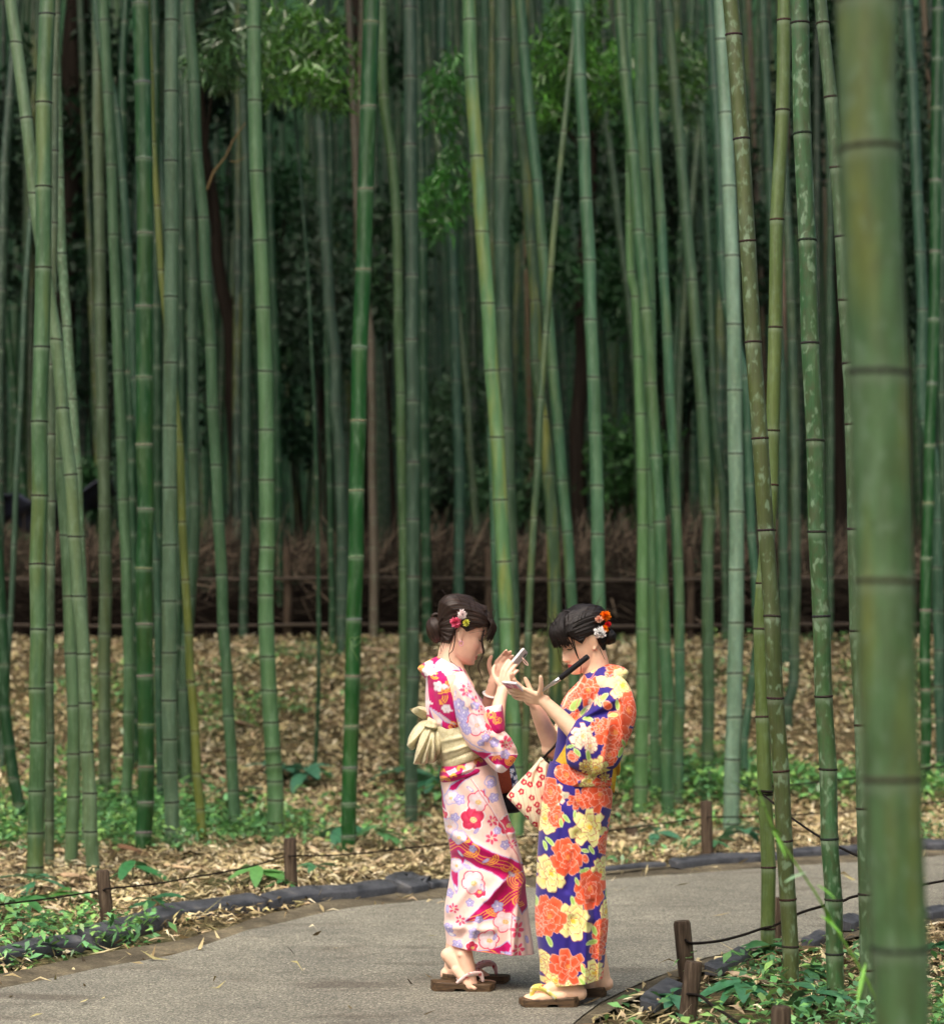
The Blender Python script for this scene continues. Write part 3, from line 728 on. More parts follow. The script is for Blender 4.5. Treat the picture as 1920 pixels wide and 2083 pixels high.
def foliage(name, clouds, parent, mat=None, kind=None):
    Vs, Fs, Cs, n = [], [], [], 0
    for V, F, C in clouds:
        Vs.append(V); Fs.append(F + n); Cs.append(C); n += len(V)
    o = mesh(name, np.concatenate(Vs), np.concatenate(Fs), mat or M_LEAF, parent, False, np.concatenate(Cs))
    if kind: o['kind'] = kind
    return o

LR = np.random.default_rng(31)
def px_tube(P, Y, w, seg=10, dy=0):
    return [W(a, b, Y + dy * i) for i, (a, b) in enumerate(P)], [x / 2 * Y / FPX for x in w]

def tree(label, Y, trunk, widths, limbs, crowns, tint, name='tree', leaf=.16, cat='tree', group='dark trees behind the bamboo'):
    b = W(*trunk[-1], Y)
    root = thing(name, label, cat, group, (b[0], Y, float(gz(Y))))
    m = MB(); P, R = px_tube(trunk, Y, widths)
    P = catmull(P, 14); R = np.interp(np.linspace(0, 1, 14), np.linspace(0, 1, len(widths)), R)
    P = P + np.stack([.03 * np.sin(np.arange(14) * 1.7), np.zeros(14), np.zeros(14)], -1)
    P = np.vstack([P, [P[-1][0], Y, float(gz(Y)) - .1]]); R = np.append(R, R[-1] * 1.25)
    m.tube(P, R, 12); m.build('trunk', M_BARK, root)
    for L, w in limbs:
        m = MB(); P, R = px_tube(L, Y, w, dy=-.12); m.tube(catmull(P, 8), np.interp(np.linspace(0, 1, 8), np.linspace(0, 1, len(w)), R), 8); m.build('limb', M_BARK, root)
    cl = []
    for (cx, cy, rx, ry, n) in crowns:
        c = W(cx, cy, Y + LR.uniform(-.6, .6)); s = Y / FPX
        cl.append(leaf_cloud(c, (rx * s, 1.0, ry * s), n, leaf, tint, LR))
    if cl: foliage('crown', cl, root, M_FAR_LEAF)
    return root
DKG = (.014, .044, .018); MDG = (.024, .078, .026); BRG = (.075, .20, .03)
tree('thick black tree trunk between the first culms at upper left', 27.5, [(160, -60), (152, 150), (140, 500), (122, 900), (118, 1110)], [52, 48, 42, 34, 36],
     [([(150, 300), (200, 240), (260, 120)], [12, 8, 4])], [(150, 260, 110, 240, 1400), (150, 620, 60, 240, 700), (230, 180, 90, 160, 700)], DKG)
tree('crooked dark tree trunk forking left of the bright pale green culm', 28, [(395, -40), (415, 250), (438, 470), (462, 640), (478, 850), (478, 1090)], [16, 20, 24, 30, 27, 30],
     [([(445, 500), (425, 420), (418, 330), (430, 200)], [13, 10, 8, 5]), ([(468, 640), (500, 520), (520, 400), (560, 300)], [12, 9, 6, 4])],
     [(430, 90, 110, 130, 1500), (480, 190, 90, 120, 800), (360, 60, 80, 110, 600)], DKG)
tree('thin dark forked tree left of the vivid green culm in the centre', 29, [(560, 470), (590, 560), (612, 680), (640, 770), (668, 880), (690, 1060)], [7, 11, 14, 16, 15, 17],
     [([(612, 690), (590, 640), (575, 520), (580, 430)], [9, 8, 6, 3]), ([(648, 790), (670, 740), (700, 640), (720, 560)], [9, 7, 5, 3]), ([(630, 740), (640, 660), (655, 560)], [7, 5, 3])],
     [(590, 420, 120, 130, 1300), (640, 560, 110, 130, 1000), (600, 660, 120, 90, 700)], MDG)
tree('straight black tree trunk above the woman in blue', 28.5, [(1212, -60), (1205, 150), (1196, 420), (1182, 700), (1176, 900), (1172, 1080)], [24, 25, 28, 30, 32, 36],
     [([(1185, 640), (1220, 600), (1265, 570)], [9, 6, 3]), ([(1200, 330), (1150, 260), (1110, 210)], [9, 6, 3])],
     [(1210, 250, 130, 150, 1500), (1250, 520, 130, 170, 1500), (1130, 420, 90, 140, 600)], MDG)
tree('dark tree trunk showing in the gap left of the large blurred culm', 29.5, [(1716, -40), (1712, 300), (1708, 700), (1704, 1090)], [22, 24, 28, 32], [],
     [(1710, 250, 110, 260, 1500), (1640, 120, 80, 140, 600)], DKG)
tree('brown tree trunk in the dim gap above the vivid green culm', 31, [(722, -40), (726, 200), (735, 500), (745, 800), (748, 1060)], [22, 22, 23, 24, 26], [], [(740, 120, 100, 120, 900), (760, 480, 90, 150, 700)], DKG)

def shrub(label, cx, cy, rx, ry, Y, n, tint, leaf=.15, narrow=.42):
    b = W(cx, cy + ry, Y)
    zb = float(gz(Y))
    root = thing('shrub', label, 'shrub', 'broad leaved shrubs behind the fence', (b[0], Y, zb))
    m = MB(); c = W(cx, cy, Y); s = Y / FPX
    for k in range(4):
        e = c + np.array([LR.uniform(-.6, .6) * rx * s, LR.uniform(-.3, .3), LR.uniform(-.3, .8) * ry * s])
        m.tube(catmull([(b[0] + .05 * k, Y, zb - .05), (b[0] * .5 + e[0] * .5 + LR.uniform(-.1, .1), Y, zb * .5 + e[2] * .5), e], 8), np.linspace(.028, .008, 8), 6)
    m.build('stem', M_BARK, root)
    foliage('foliage', [leaf_cloud(c, (rx * s, .9, ry * s), n, leaf, tint, LR, .2, narrow)], root, M_FAR_LEAF)
SH = [("glossy dark shrub between the pale culm and the thin forked tree", 650, 600, 90, 180, 27.6, 1500, (.035, .07, .04)),
      ("low glossy shrub left of the vivid green culm", 610, 820, 90, 130, 30, 1000, (.03, .075, .035)),
      ("dark shrub right of the tan dead culm", 800, 560, 80, 150, 28.4, 1000, (.03, .07, .03)),
      ("pale leaved shrub behind the grey culm of the woman in pink", 900, 900, 90, 160, 28.2, 1100, (.04, .085, .04)),
      ("bright green shrub right of the dark trunk above the woman in blue", 1270, 950, 90, 130, 28.0, 1200, (.045, .13, .035)),
      ("glossy dark shrub with pale flecks at upper right of the women", 1340, 420, 120, 180, 28.6, 2400, (.03, .06, .035)),
      ("dark shrub under the flecked one at the right", 1390, 720, 100, 150, 29.4, 1500, (.025, .06, .03)),
      ("very dark shrub between the culms at the left edge", 60, 430, 100, 220, 29, 1500, (.016, .036, .018)),
      ("dark shrub beside the black trunk at the left", 210, 480, 80, 220, 28.2, 1200, (.018, .038, .02)),
      ("dark shrub in the gap by the right edge", 1850, 350, 110, 320, 28, 2000, (.02, .046, .024)),
      ("low green shrub at the fence right of the tarpaulin", 190, 1010, 70, 70, 27, 600, (.03, .085, .03)),
      ("dark shrub in the gap left of the spotted pale culm", 1560, 420, 70, 260, 29, 1100, (.02, .05, .025)),
      ("low green shrub behind the fence in the centre", 1060, 1000, 110, 70, 27.6, 800, (.035, .09, .035)),
      ("dim shrub beyond the culms left of centre", 320, 760, 130, 200, 32, 1200, (.02, .05, .024))]
for lab, cx, cy, rx, ry, Y, n, tint in SH: shrub(lab, cx, cy, rx, ry, Y, n, tint)

# leafy bamboo sprays hanging into the top of the picture
M_TWIG = plain('spray_twig', (.03, .06, .02), .6)
def spray(label, Y, stem, w, boxes, tint, n):
    b = W(*stem[-1], Y)
    root = thing('bamboo_spray', label, 'bamboo spray', 'leafy bamboo sprays at the top', tuple(b))
    m = MB(); P, R = px_tube(stem, Y, w); m.tube(catmull(P, 16), np.interp(np.linspace(0, 1, 16), np.linspace(0, 1, len(w)), R), 7); m.build('twig', plain('green_twig', (.03, .07, .02), .6), root)
    cl = []
    for cx, cy, rx, ry, k in boxes:
        q = min(stem, key=lambda t_: abs(t_[0] - cx) + abs(t_[1] - cy))
        for _ in range(5):
            e = (cx + LR.uniform(-.9, .9) * rx, cy + LR.uniform(-.9, .6) * ry)
            tm = MB(); tm.tube(catmull([W(q[0], q[1], Y), W((q[0] + e[0]) / 2, (q[1] + e[1]) / 2 - 12, Y + LR.uniform(-.2, .2)), W(e[0], e[1], Y + LR.uniform(-.4, .4))], 8), np.linspace(.006, .002, 8), 5)
            tm.build('twig', M_TWIG, root)
        cl.append(leaf_cloud(W(cx, cy, Y), (rx * Y / FPX, .5, ry * Y / FPX), int(n * k * 1.5), .125, tint, LR, .45, .17, max(18, int(n * k / 9))))
    foliage('foliage', cl, root)
spray('bright green leafy spray on the thin sapling at top left of centre', 19.5, [(700, 40), (650, 110), (610, 150), (590, 170)], [2, 4, 5, 6],
      [(600, 150, 100, 60, 1), (560, 60, 70, 60, .6), (680, 150, 60, 70, .6), (640, 60, 60, 50, .4)], BRG, 420)
spray('pale green spray reaching between the culms at upper left', 19, [(400, 60), (440, 110), (480, 140), (520, 170)], [2, 3, 4, 5],
      [(440, 130, 60, 40, 1), (480, 60, 60, 50, .6)], (.06, .14, .045), 320)
spray('bright green spray behind the crossing culms at upper right of centre', 21, [(1090, 60), (1150, 110), (1190, 150)], [2, 4, 6],
      [(1150, 110, 70, 60, 1), (1230, 150, 70, 70, 1), (1100, 190, 60, 70, .6), (1180, 40, 60, 40, .5)], (.085, .25, .035), 420)
spray('yellow green spray at the upper right between slim culms', 22, [(1330, 190), (1370, 200), (1420, 230)], [2, 4, 6], [(1370, 190, 60, 60, 1), (1400, 110, 50, 50, .5)], (.06, .16, .03), 380)
spray('small green spray showing through the centre culms', 21.5, [(880, 200), (915, 280), (930, 400)], [2, 3, 4], [(900, 200, 50, 90, 1), (920, 380, 40, 100, 1), (880, 420, 40, 60, .6)], (.05, .2, .03), 330)

# distant leaf mass, and an unseen canopy shaped to shade the grove
def loose_leaves(p, size, wide, tint, r, flatness=1.0, droop=0.0):
    n = len(p)
    ax = r.normal(0, 1, (n, 3)); ax[:, 2] *= flatness; ax[:, 2] -= droop; ax /= np.linalg.norm(ax, axis=1)[:, None]
    sd_ = np.cross(ax, r.normal(0, .3, (n, 3)) + np.array([0, 0, 1.0]) if flatness < 1 else r.normal(0, 1, (n, 3))); sd_ /= np.linalg.norm(sd_, axis=1)[:, None]
    s = r.uniform(size[0], size[1], (n, 1))
    V = np.stack([p, p + ax * s * .5 + sd_ * s * wide, p + ax * s, p + ax * s * .5 - sd_ * s * wide], 1).reshape(-1, 3)
    return V, np.repeat(np.array(tint) * r.uniform(.5, 1.5, (n, 1)), 4, 0)

def canopy():
    r = np.random.default_rng(77)
    # unseen leaf roof shaped for shade, left open to light along the path
    n = 44000
    Y = r.uniform(-22, 56, n); x = r.uniform(-1, 1, n) * (13 + .24 * np.abs(Y))
    gap = path_gap(x, Y)
    z = np.maximum(6.2, 2.3 + .262 * Y) + r.uniform(0, 3.2, n)
    open_ = smooth_noise(x * .5, Y * .4, 12) * .5 + r.normal(0, .25, n)
    keep = (gap > .7 + open_ * 1.0) & (open_ + np.clip((Y - 19) * .14, -.2, 1.5) > -.30)
    p = np.stack([x, Y, z], -1)[keep]; bk = p[:, 1] > 20
    V1, C1 = loose_leaves(p[~bk], (.3, .75), .28, (.03, .085, .02), r, .35)
    V2, C2 = loose_leaves(p[bk], (.4, .82), .28, (.025, .07, .02), r, .35)
    V = np.concatenate([V1, V2]); C = np.concatenate([C1, C2])
    tag(mesh('unseen_shade_canopy', V, np.arange(len(V)).reshape(-1, 4), M_LEAF, None, False, C), kind='stuff')
    # leaf mass behind the last culms; unseen ring added to block side light
    n = 30000
    Y = r.uniform(41, 50, n); x = r.uniform(-1, 1, n) * 14; z = gz(Y) + r.uniform(0, 1, n) * 14
    keep = smooth_noise(x * 1.1, z * .7, 22) + r.normal(0, .3, n) > -.35
    P = [np.stack([x, Y, z], -1)[keep]]
    n = 16000
    a = r.uniform(0, 2 * math.pi, n); rad = r.uniform(16, 20, n)
    q = np.stack([rad * np.cos(a), 8 + 1.7 * rad * np.sin(a), r.uniform(0, 9, n)], -1)
    P.append(q[(np.abs(q[:, 0]) > .21 * q[:, 1] + 2.5) | (q[:, 1] < 0)])
    V, C = loose_leaves(P[0], (.12, .3), .16, (.012, .052, .020), r, 1.0, .8)
    tag(mesh('distant_foliage', V, np.arange(len(V)).reshape(-1, 4), M_FAR_LEAF, None, False, C), kind='stuff')
    V, C = loose_leaves(P[1], (.5, 1.1), .3, (.03, .075, .025), r, 1.0, .8)
    tag(mesh('unseen_shade_foliage', V, np.arange(len(V)).reshape(-1, 4), M_LEAF, None, False, C), kind='stuff')
canopy()

# ------------------------------------------------------------------ path edging, stakes, ropes
def edging(label, P, width, seed=0):
    """strip of black rubber lying on its edge along the path, P in photo pixels on the ground"""
    r = random.Random(seed)
    Q = catmull([wpt(*p) for p in P], max(8, 10 * len(P)))
    n = len(Q); T = np.gradient(Q, axis=0); T /= np.linalg.norm(T, axis=1)[:, None]; N = np.stack([-T[:, 1], T[:, 0]], -1)
    prof = [(-.5, -.05), (-.5, .006), (-.46, .014), (.1, .034), (.44, .044), (.5, .040), (.5, -.05)]
    V = []
    for i in range(n):
        e = min(i, n - 1 - i) / 3.0; k = min(1, .75 + .25 * e)
        wob = .005 * math.sin(i * .22 + seed) + .0015 * math.sin(i * .9 + seed * 2)
        for a, b in prof:
            z0 = .058; width_k = .74
            V.append((Q[i, 0] + N[i, 0] * a * width * width_k * k, Q[i, 1] + N[i, 1] * a * width * width_k * k, z0 + (b + wob * (a + .5)) * k * width * width_k / .12))
    F = grid_faces(n, len(prof)).tolist(); F += [tuple(range(len(prof)))[::-1], tuple(range((n - 1) * len(prof), n * len(prof)))]
    o = mesh('edging_strip', V, F, M_RUBBER)
    e = o.modifiers.new('edges', 'EDGE_SPLIT'); e.split_angle = math.radians(50)
    tag(o, label, 'edging strip', 'black edging strips along the path')
edging('flat black edging strip at the lower left edge of the path', [(-60, 1984), (0, 1972), (60, 1958), (110, 1948), (168, 1942)], .13, 1)
edging('short twisted black edging strip beside the leftmost stake', [(182, 1938), (200, 1930), (225, 1925), (248, 1920)], .17, 2)
edging('long black edging strip between the two left stakes', [(248, 1912), (300, 1897), (360, 1880), (430, 1868), (500, 1860), (530, 1856)], .15, 3)
edging('black edging strip in front of the stake left of the women', [(542, 1856), (600, 1846), (660, 1840), (720, 1836), (800, 1826)], .15, 4)
edging('torn upturned piece of black edging left of the woman in pink', [(800, 1820), (822, 1812), (840, 1812), (852, 1810)], .15, 5)
edging('small crumpled piece of black edging beside the torn one', [(818, 1829), (836, 1826), (856, 1822), (868, 1822)], .16, 6)
edging('thin black edging end touching the pink robe', [(870, 1821), (890, 1818), (920, 1817), (960, 1815)], .08, 7)
edging('thin black edging strip right behind the woman in blue', [(1180, 1790), (1240, 1786), (1300, 1780), (1352, 1777)], .05, 8)
edging('black edging strip in front of the stake right of the women', [(1368, 1776), (1420, 1770), (1470, 1766), (1530, 1763), (1580, 1759)], .11, 9)
edging('straight black edging strip behind the spotted culms', [(1590, 1756), (1640, 1752), (1700, 1750), (1760, 1744), (1800, 1742)], .11, 10)
edging('black edging strip at the far right end of the path', [(1840, 1738), (1880, 1737), (1920, 1736), (1990, 1730)], .13, 11)
edging('black edging piece bent at the lower right corner of the path', [(1318, 2078), (1335, 2060), (1352, 2045), (1375, 2032)], .10, 12)
edging('black edging piece by the foot of the cord tied culm', [(1444, 2002), (1470, 1990), (1495, 1978), (1518, 1962)], .09, 13)
edging('black edging piece between the two right culms', [(1640, 1946), (1655, 1938), (1668, 1930), (1680, 1926)], .08, 14)
edging('black edging hump left of the grey brown culm', [(1716, 1906), (1728, 1900), (1740, 1898), (1755, 1896)], .12, 15)
edging('black edging strip right of the large blurred culm', [(1880, 1882), (1900, 1879), (1930, 1876), (1980, 1868)], .10, 16)

STAKES = {}
def stake(key, label, top, bot, w, base_py=None, Y=None, flat=False):
    Y = Y or depth_at(base_py or bot[1])
    t = W(*top, Y); b = W(*bot, Y)
    r = w / 2 * Y / FPX
    b[2] = min(b[2], float(gz(Y)) - .06)
    P = [b, b + (t - b) * .5, t - (t - b) / np.linalg.norm(t - b) * .012, t]
    V, F = tube_vf(P, [r * 1.02, r, r, r * .86], 18, cap=False)
    o = mesh('stake', V - b, F, M_STAKE); o.location = b
    e = o.modifiers.new('edges', 'EDGE_SPLIT'); e.split_angle = math.radians(40)
    tag(o, label, 'wooden stake', 'round wooden stakes along the path')
    STAKES[key] = (Y, r)
stake('a', 'dark round wooden stake leaning at the left, nearest to the left edge', (209, 1770), (224, 1896), 27)
stake('b', 'grey brown round wooden stake standing left of the women', (590, 1705), (594, 1826), 26)
stake('c', 'reddish brown wooden stake in front of a culm right of the women', (1436, 1629), (1439, 1754), 24)
stake('d', 'cut off wooden stub in the leaf litter right of the woman in blue', (1284, 1682), (1288, 1714), 25)
stake('e', 'taller of the two wooden stakes at the lower right, farther from the camera', (1386, 1873), (1402, 2004), 35)
stake('f', 'tilted wooden stake at the lower right in front of the taller one', (1411, 1956), (1390, 2100), 36, 2100)
stake('g', 'wooden stake cut by the bottom edge at the right', (1588, 2047), (1586, 2175), 41, 2175)
stake('h', 'leaning wooden stake behind the cord tied culm', (1582, 1826), (1574, 1924), 24, 1926)
stake('i', 'short wooden stub behind the path right of the spotted pale culm', (1741, 1702), (1741, 1731), 25)

def rope(label, pts3, r=.0046, name='rope'):
    P = catmull(pts3, 10 * len(pts3))
    m = MB(); m.tube(P, r, 6)
    o = m.build(name, M_ROPE)
    tag(o, label, 'rope', 'thin black ropes strung between stakes and culms')
def R3(l): return [W(*p) for p in l]
Ya, Yb, Yc = STAKES['a'][0], STAKES['b'][0], STAKES['c'][0]
rope('sagging black rope from the left edge to the leftmost stake', R3([(-80, 1850, 10.6), (0, 1840, 10.9), (100, 1828, 11.3), (190, 1814, Ya - .04), (214, 1810, Ya - .04)]))
rope('thin black rope sagging between the two stakes at the left', R3([(214, 1808, Ya - .04), (235, 1806, Ya), (315, 1798, 12.1), (400, 1783, 12.5), (500, 1765, 12.9), (578, 1743, Yb), (588, 1741, Yb - .04)]))
rope('thin black rope from the stake left of the women passing behind them', R3([(588, 1741, Yb - .04), (606, 1741, Yb - .02), (725, 1737, 13.6), (909, 1716, 14.2), (1053, 1703, 14.6), (1235, 1690, 14.9), (1340, 1676, 15.0), (1425, 1664, Yc), (1437, 1663, Yc - .03)]))
rope('black rope running right from the reddish stake behind the culms', R3([(1437, 1662, Yc - .03), (1452, 1662, Yc - .02), (1540, 1661, 15.7), (1663, 1655, 16), (1745, 1650, 16.2), (1850, 1636, 16.4), (1960, 1628, 16.6)]))
rope('upper black rope far right above the green ground plants', R3([(1500, 1610, 17.0), (1605, 1597, 17.1), (1743, 1582, 17.3), (1880, 1563, 17.5), (1960, 1556, 17.7)]), .007)
Ye, Yf = STAKES['e'][0], STAKES['f'][0]
Yn = depth_at(1959)
rope('black rope sagging from the taller lower right stake to the cord tied culm', R3([(1394, 1912, Ye - .04), (1408, 1919, Ye - .02), (1462, 1914, Ye + .2), (1510, 1902, Yn - .2), (1549, 1889, Yn - .05), (1562, 1886, Yn - .04)]), .006)
rope('black rope rising right from the cord tied culm to the large blurred one', R3([(1562, 1886, Yn - .04), (1580, 1880, Yn - .03), (1625, 1858, 10.4), (1673, 1843, 10.2), (1715, 1832, 10.2), (1745, 1822, 10.3), (1884, 1798, 10.8), (1960, 1784, 11)]), .006)
rope('black cord descending from the cord tied culm to the grey brown one', R3([(1541, 1609, Yn - .035), (1556, 1620, Yn - .05), (1607, 1662, 10.3), (1673, 1706, 9.7), (1744, 1741, 9.0), (1762, 1743, 8.93)]), .005)
rope('black cord wound round the yellow green culm of the crossing pair', R3([(1538 + 1 + 15 * (1 - math.cos(t)), 1610 - 1 * math.sin(2 * t), Yn - .045 * math.sin(t)) for t in np.linspace(0, 2 * math.pi, 14)]), .007)
rope('black rope hanging down from the tilted lower right stake', R3([(1398, 2022, Yf - .04), (1424, 2026, Yf - .03), (1445, 2043, Yf - .1), (1480, 2066, 8.5), (1530, 2100, 8.3), (1575, 2110, 8.1)]), .006)

# ------------------------------------------------------------------ leaf litter, ground plants
def scatter_ground():
    r = np.random.default_rng(11)
    n = 84000
    Y = np.concatenate([r.uniform(8.0, 18, n // 2), r.uniform(17, 25.0, n // 2)])
    x = r.uniform(-1, 1, n) * (.3 + .205 * Y)
    g = path_gap(x, Y)
    keep = g > np.where(Y > near_y(x) + 1, .40, .24) + .08 * smooth_noise(x * 4, Y * 4, 40)
    keep |= (g > -.1) & (r.uniform(0, 1, n) < .05)
    keep |= (r.uniform(0, 1, n) < .0032)
    dens = smooth_noise(x * 1.6, Y * 1.6, 41)
    keep &= (dens + r.normal(0, .4, n) > -.5) | (g < .2)
    x, Y = x[keep], Y[keep]; n = len(x)
    z = ground_z(x, Y) + r.uniform(.012, .05, n)
    az = r.uniform(0, 6.283, n); pitch = r.normal(0, .30, n); roll = r.normal(0, np.where(Y > 17, .75, .5), n)
    sl = np.where(Y > 18, .28, 0)
    L = r.uniform(.045, .13, n); Wd = r.uniform(.009, .021, n) * np.where(Y > 17, 1.55, 1)
    twg = r.uniform(0, 1, n) < .03; L[twg] *= 3.2; Wd[twg] = .007
    big = (r.uniform(0, 1, n) < .03) & ~twg; L[big] *= 1.6; Wd[big] *= 2.2
    d = np.stack([np.cos(az) * np.cos(pitch), np.sin(az) * np.cos(pitch), np.sin(pitch) + np.sin(az) * sl], -1)
    s = np.stack([-np.sin(az) * np.cos(roll), np.cos(az) * np.cos(roll), np.sin(roll)], -1)
    p = np.stack([x, Y, z], -1); curl = r.uniform(-.02, .025, n)[:, None] * np.array([0, 0, 1])
    V = np.stack([p - d * L[:, None] / 2, p + s * Wd[:, None] / 2 + curl, p + d * L[:, None] / 2, p - s * Wd[:, None] / 2 + curl], 1).reshape(-1, 3)
    pal = np.array([srgb(206, 193, 150), srgb(182, 166, 124), srgb(226, 215, 182), srgb(136, 119, 86), srgb(192, 171, 138), srgb(98, 84, 60), srgb(58, 52, 40), srgb(182, 174, 122)])
    c = pal[r.choice(8, n, p=[.2, .2, .12, .14, .14, .09, .06, .05])] * r.uniform(.55, 1.15, (n, 1)) * (1 + .18 * smooth_noise(x * 2.2, Y * 2.2, 47))[:, None]
    o = mesh('leaf_litter', V, np.arange(4 * n).reshape(-1, 4), M_DRY, None, False, np.repeat(c, 4, 0)); tag(o, kind='stuff')
    # green seedlings: small leaves in rosettes
    n = 19000
    Y = np.concatenate([r.uniform(8, 17, n // 3), r.uniform(15.5, 24.8, n - n // 3)]); x = r.uniform(-1, 1, n) * (.3 + .205 * Y)
    g = path_gap(x, Y)
    nz = 1.5 * smooth_noise(x * 1.3, Y * .9, 55) + .6 * smooth_noise(x * 3, Y * 3, 56)
    band = np.exp(-((Y - 18.6) / 1.25) ** 2) * .95 + np.where(Y > 19.5, .12, 0) + np.where((Y < near_y(x)), .45, 0)
    keep = (g > .52) & (nz + band + r.normal(0, .3, n) > .85)
    x, Y = x[keep], Y[keep]; n = len(x)
    k = 6
    px = np.repeat(x, k) + r.normal(0, .055, n * k); py = np.repeat(Y, k) + r.normal(0, .055, n * k)
    h = np.repeat(r.uniform(.03, .16, n) * (1 + .9 * np.exp(-((Y - 18.6) / 1.2) ** 2)), k) * r.uniform(.5, 1.1, n * k)
    z = ground_z(px, py) + h
    m = n * k
    az = r.uniform(0, 6.283, m); pit = r.normal(-.1, .35, m)
    L = r.uniform(.028, .072, m) * np.repeat(1 + .7 * np.exp(-((Y - 18.6) / 1.4) ** 2), k); wd = L * r.uniform(.38, .62, m)
    d = np.stack([np.cos(az) * np.cos(pit), np.sin(az) * np.cos(pit), np.sin(pit)], -1)
    s = np.stack([-np.sin(az), np.cos(az), r.normal(0, .25, m)], -1)
    p = np.stack([px, py, z], -1)
    V = np.stack([p, p + d * L[:, None] * .45 + s * wd[:, None] / 2, p + d * L[:, None] - np.array([0, 0, .012]), p + d * L[:, None] * .45 - s * wd[:, None] / 2], 1).reshape(-1, 3)
    gp = np.array([srgb(82, 138, 74), srgb(112, 166, 92), srgb(70, 116, 64), srgb(140, 184, 100), srgb(108, 164, 108)])
    c = np.repeat(gp[r.integers(0, 5, n)], k, 0) * r.uniform(.6, 1.25, (m, 1))
    o = mesh('ground_plants', V, np.arange(4 * m).reshape(-1, 4), M_LEAF, None, False, np.repeat(c, 4, 0)); tag(o, kind='stuff')
scatter_ground()

def broad_leaf(L, wd, bend, c0):
    """a pointed leaf of 2 x 5 quads, folded along its midrib"""
    V, F = [], []
    for i, t in enumerate(np.linspace(0, 1, 6)):
        wv = wd * math.sin(math.pi * min(1, t * .92 + .04)) ** .8 * (1 - .25 * t)
        z = -bend * t * t
        V += [(L * t, -wv / 2, z + wv * .12), (L * t, 0, z), (L * t, wv / 2, z + wv * .12)]
    for i in range(5):
        for j in range(2):
            a = i * 3 + j; F.append((a, a + 1, a + 4, a + 3))
    return V, F
def seedling(label, px, py, size, nleaf, seed, tint, narrow=.42):
    r = random.Random(seed); Y = depth_at(py); x = (px - 960) / FPX * Y; z = float(ground_z(x, Y))
    root = thing('seedling', label, 'seedling', 'leafy seedlings in the leaf litter', (x, Y, z))
    m = MB(); tz = z + size * .55
    m.tube([(x, Y, z - .02), (x + .01, Y, z + size * .3), (x + .015, Y, tz)], [.004, .0035, .003], 6)
    m.build('stem', plain('seedling_stem', (.06, .10, .03), .6), root)
    V, F = broad_leaf(size, size * narrow, size * .28, None)
    me = None
    for k in range(nleaf):
        if me is None:
            C = np.tile(np.array(tint), (len(V), 1))
            o = mesh('leaf', V, F, M_LEAF, root, True, C, keep_world=False); me = o.data
        else:
            o = link(bpy.data.objects.new('leaf', me), root)
        o.location = (.012, 0, (tz - z) * r.uniform(.65, 1.0))
        o.rotation_euler = (r.uniform(-.3, .3), r.uniform(-.35, .3), k * 2.399 + r.uniform(-.3, .3))
        s = r.uniform(.7, 1.1); o.scale = (s, s, s)
for a in [('large leaved seedling right of the leftmost stake', 268, 1808, .26, 5, 1, (.035, .16, .05), .4), ('seedling with dark leaves between the leftmost stake and the edging', 305, 1868, .16, 6, 2, (.03, .12, .05)),
          ('bright seedling beside the stake left of the women', 518, 1822, .22, 7, 3, (.10, .27, .07)), ('small seedling hugging the foot of the stake left of the women', 572, 1828, .13, 6, 4, (.06, .19, .06)),
          ('seedling right of the stake left of the women', 634, 1802, .15, 5, 5, (.06, .18, .08)), ('bushy seedling at the foot of the vivid green culm in the centre', 692, 1722, .26, 8, 6, (.05, .18, .09)),
          ('seedling right of the vivid green culm in the centre', 770, 1728, .28, 7, 7, (.08, .22, .08)), ('leafy seedling at the lower left edge', 30, 1880, .22, 8, 8, (.05, .18, .05)),
          ('seedling low beside the left edging strip', 60, 1916, .18, 6, 9, (.05, .16, .06)), ('seedling at the foot of the thick left culm', 65, 1832, .2, 7, 10, (.05, .18, .09)),
          ('seedling in the litter right of the thick left culm', 140, 1858, .2, 5, 11, (.06, .19, .04)), ('tall seedling at the foot of the grey green culm left of centre', 470, 1640, .26, 6, 12, (.02, .10, .05)),
          ('seedling below the reddish brown stake', 1440, 1742, .2, 7, 13, (.06, .18, .08)), ('seedling right of the reddish brown stake', 1510, 1728, .26, 7, 14, (.05, .17, .09)),
          ('ferny seedling at the foot of the cord tied culm', 1560, 1962, .16, 9, 15, (.05, .17, .06)), ('seedling left of the spotted culm at the lower right', 1640, 2010, .18, 7, 16, (.06, .18, .07)),
          ('bushy seedling at the bottom right behind the cut stake', 1500, 2050, .18, 9, 17, (.05, .18, .08)), ('seedling at the lower right corner of the path', 1360, 2068, .16, 8, 18, (.06, .19, .10)),
          ('seedling beside the spotted pale culm at the bottom', 1650, 2075, .2, 8, 19, (.05, .17, .08)), ('seedling near the far right bottom corner', 1905, 1960, .2, 8, 20, (.04, .15, .06)),
          ('seedling under the black rope behind the path', 1330, 1722, .2, 6, 21, (.05, .16, .09)), ('dark leaved plant behind the bow of the woman in pink', 890, 1620, .34, 8, 22, (.03, .12, .06)),
          ('plant left of the dark leaved one in the green band', 820, 1600, .3, 8, 23, (.06, .18, .10)), ('plant in the green band under the thin sapling', 620, 1600, .32, 9, 24, (.06, .19, .11)),
          ('plant in the green band left of the vivid green culm', 560, 1590, .3, 8, 25, (.06, .19, .11))]:
    seedling(*a)

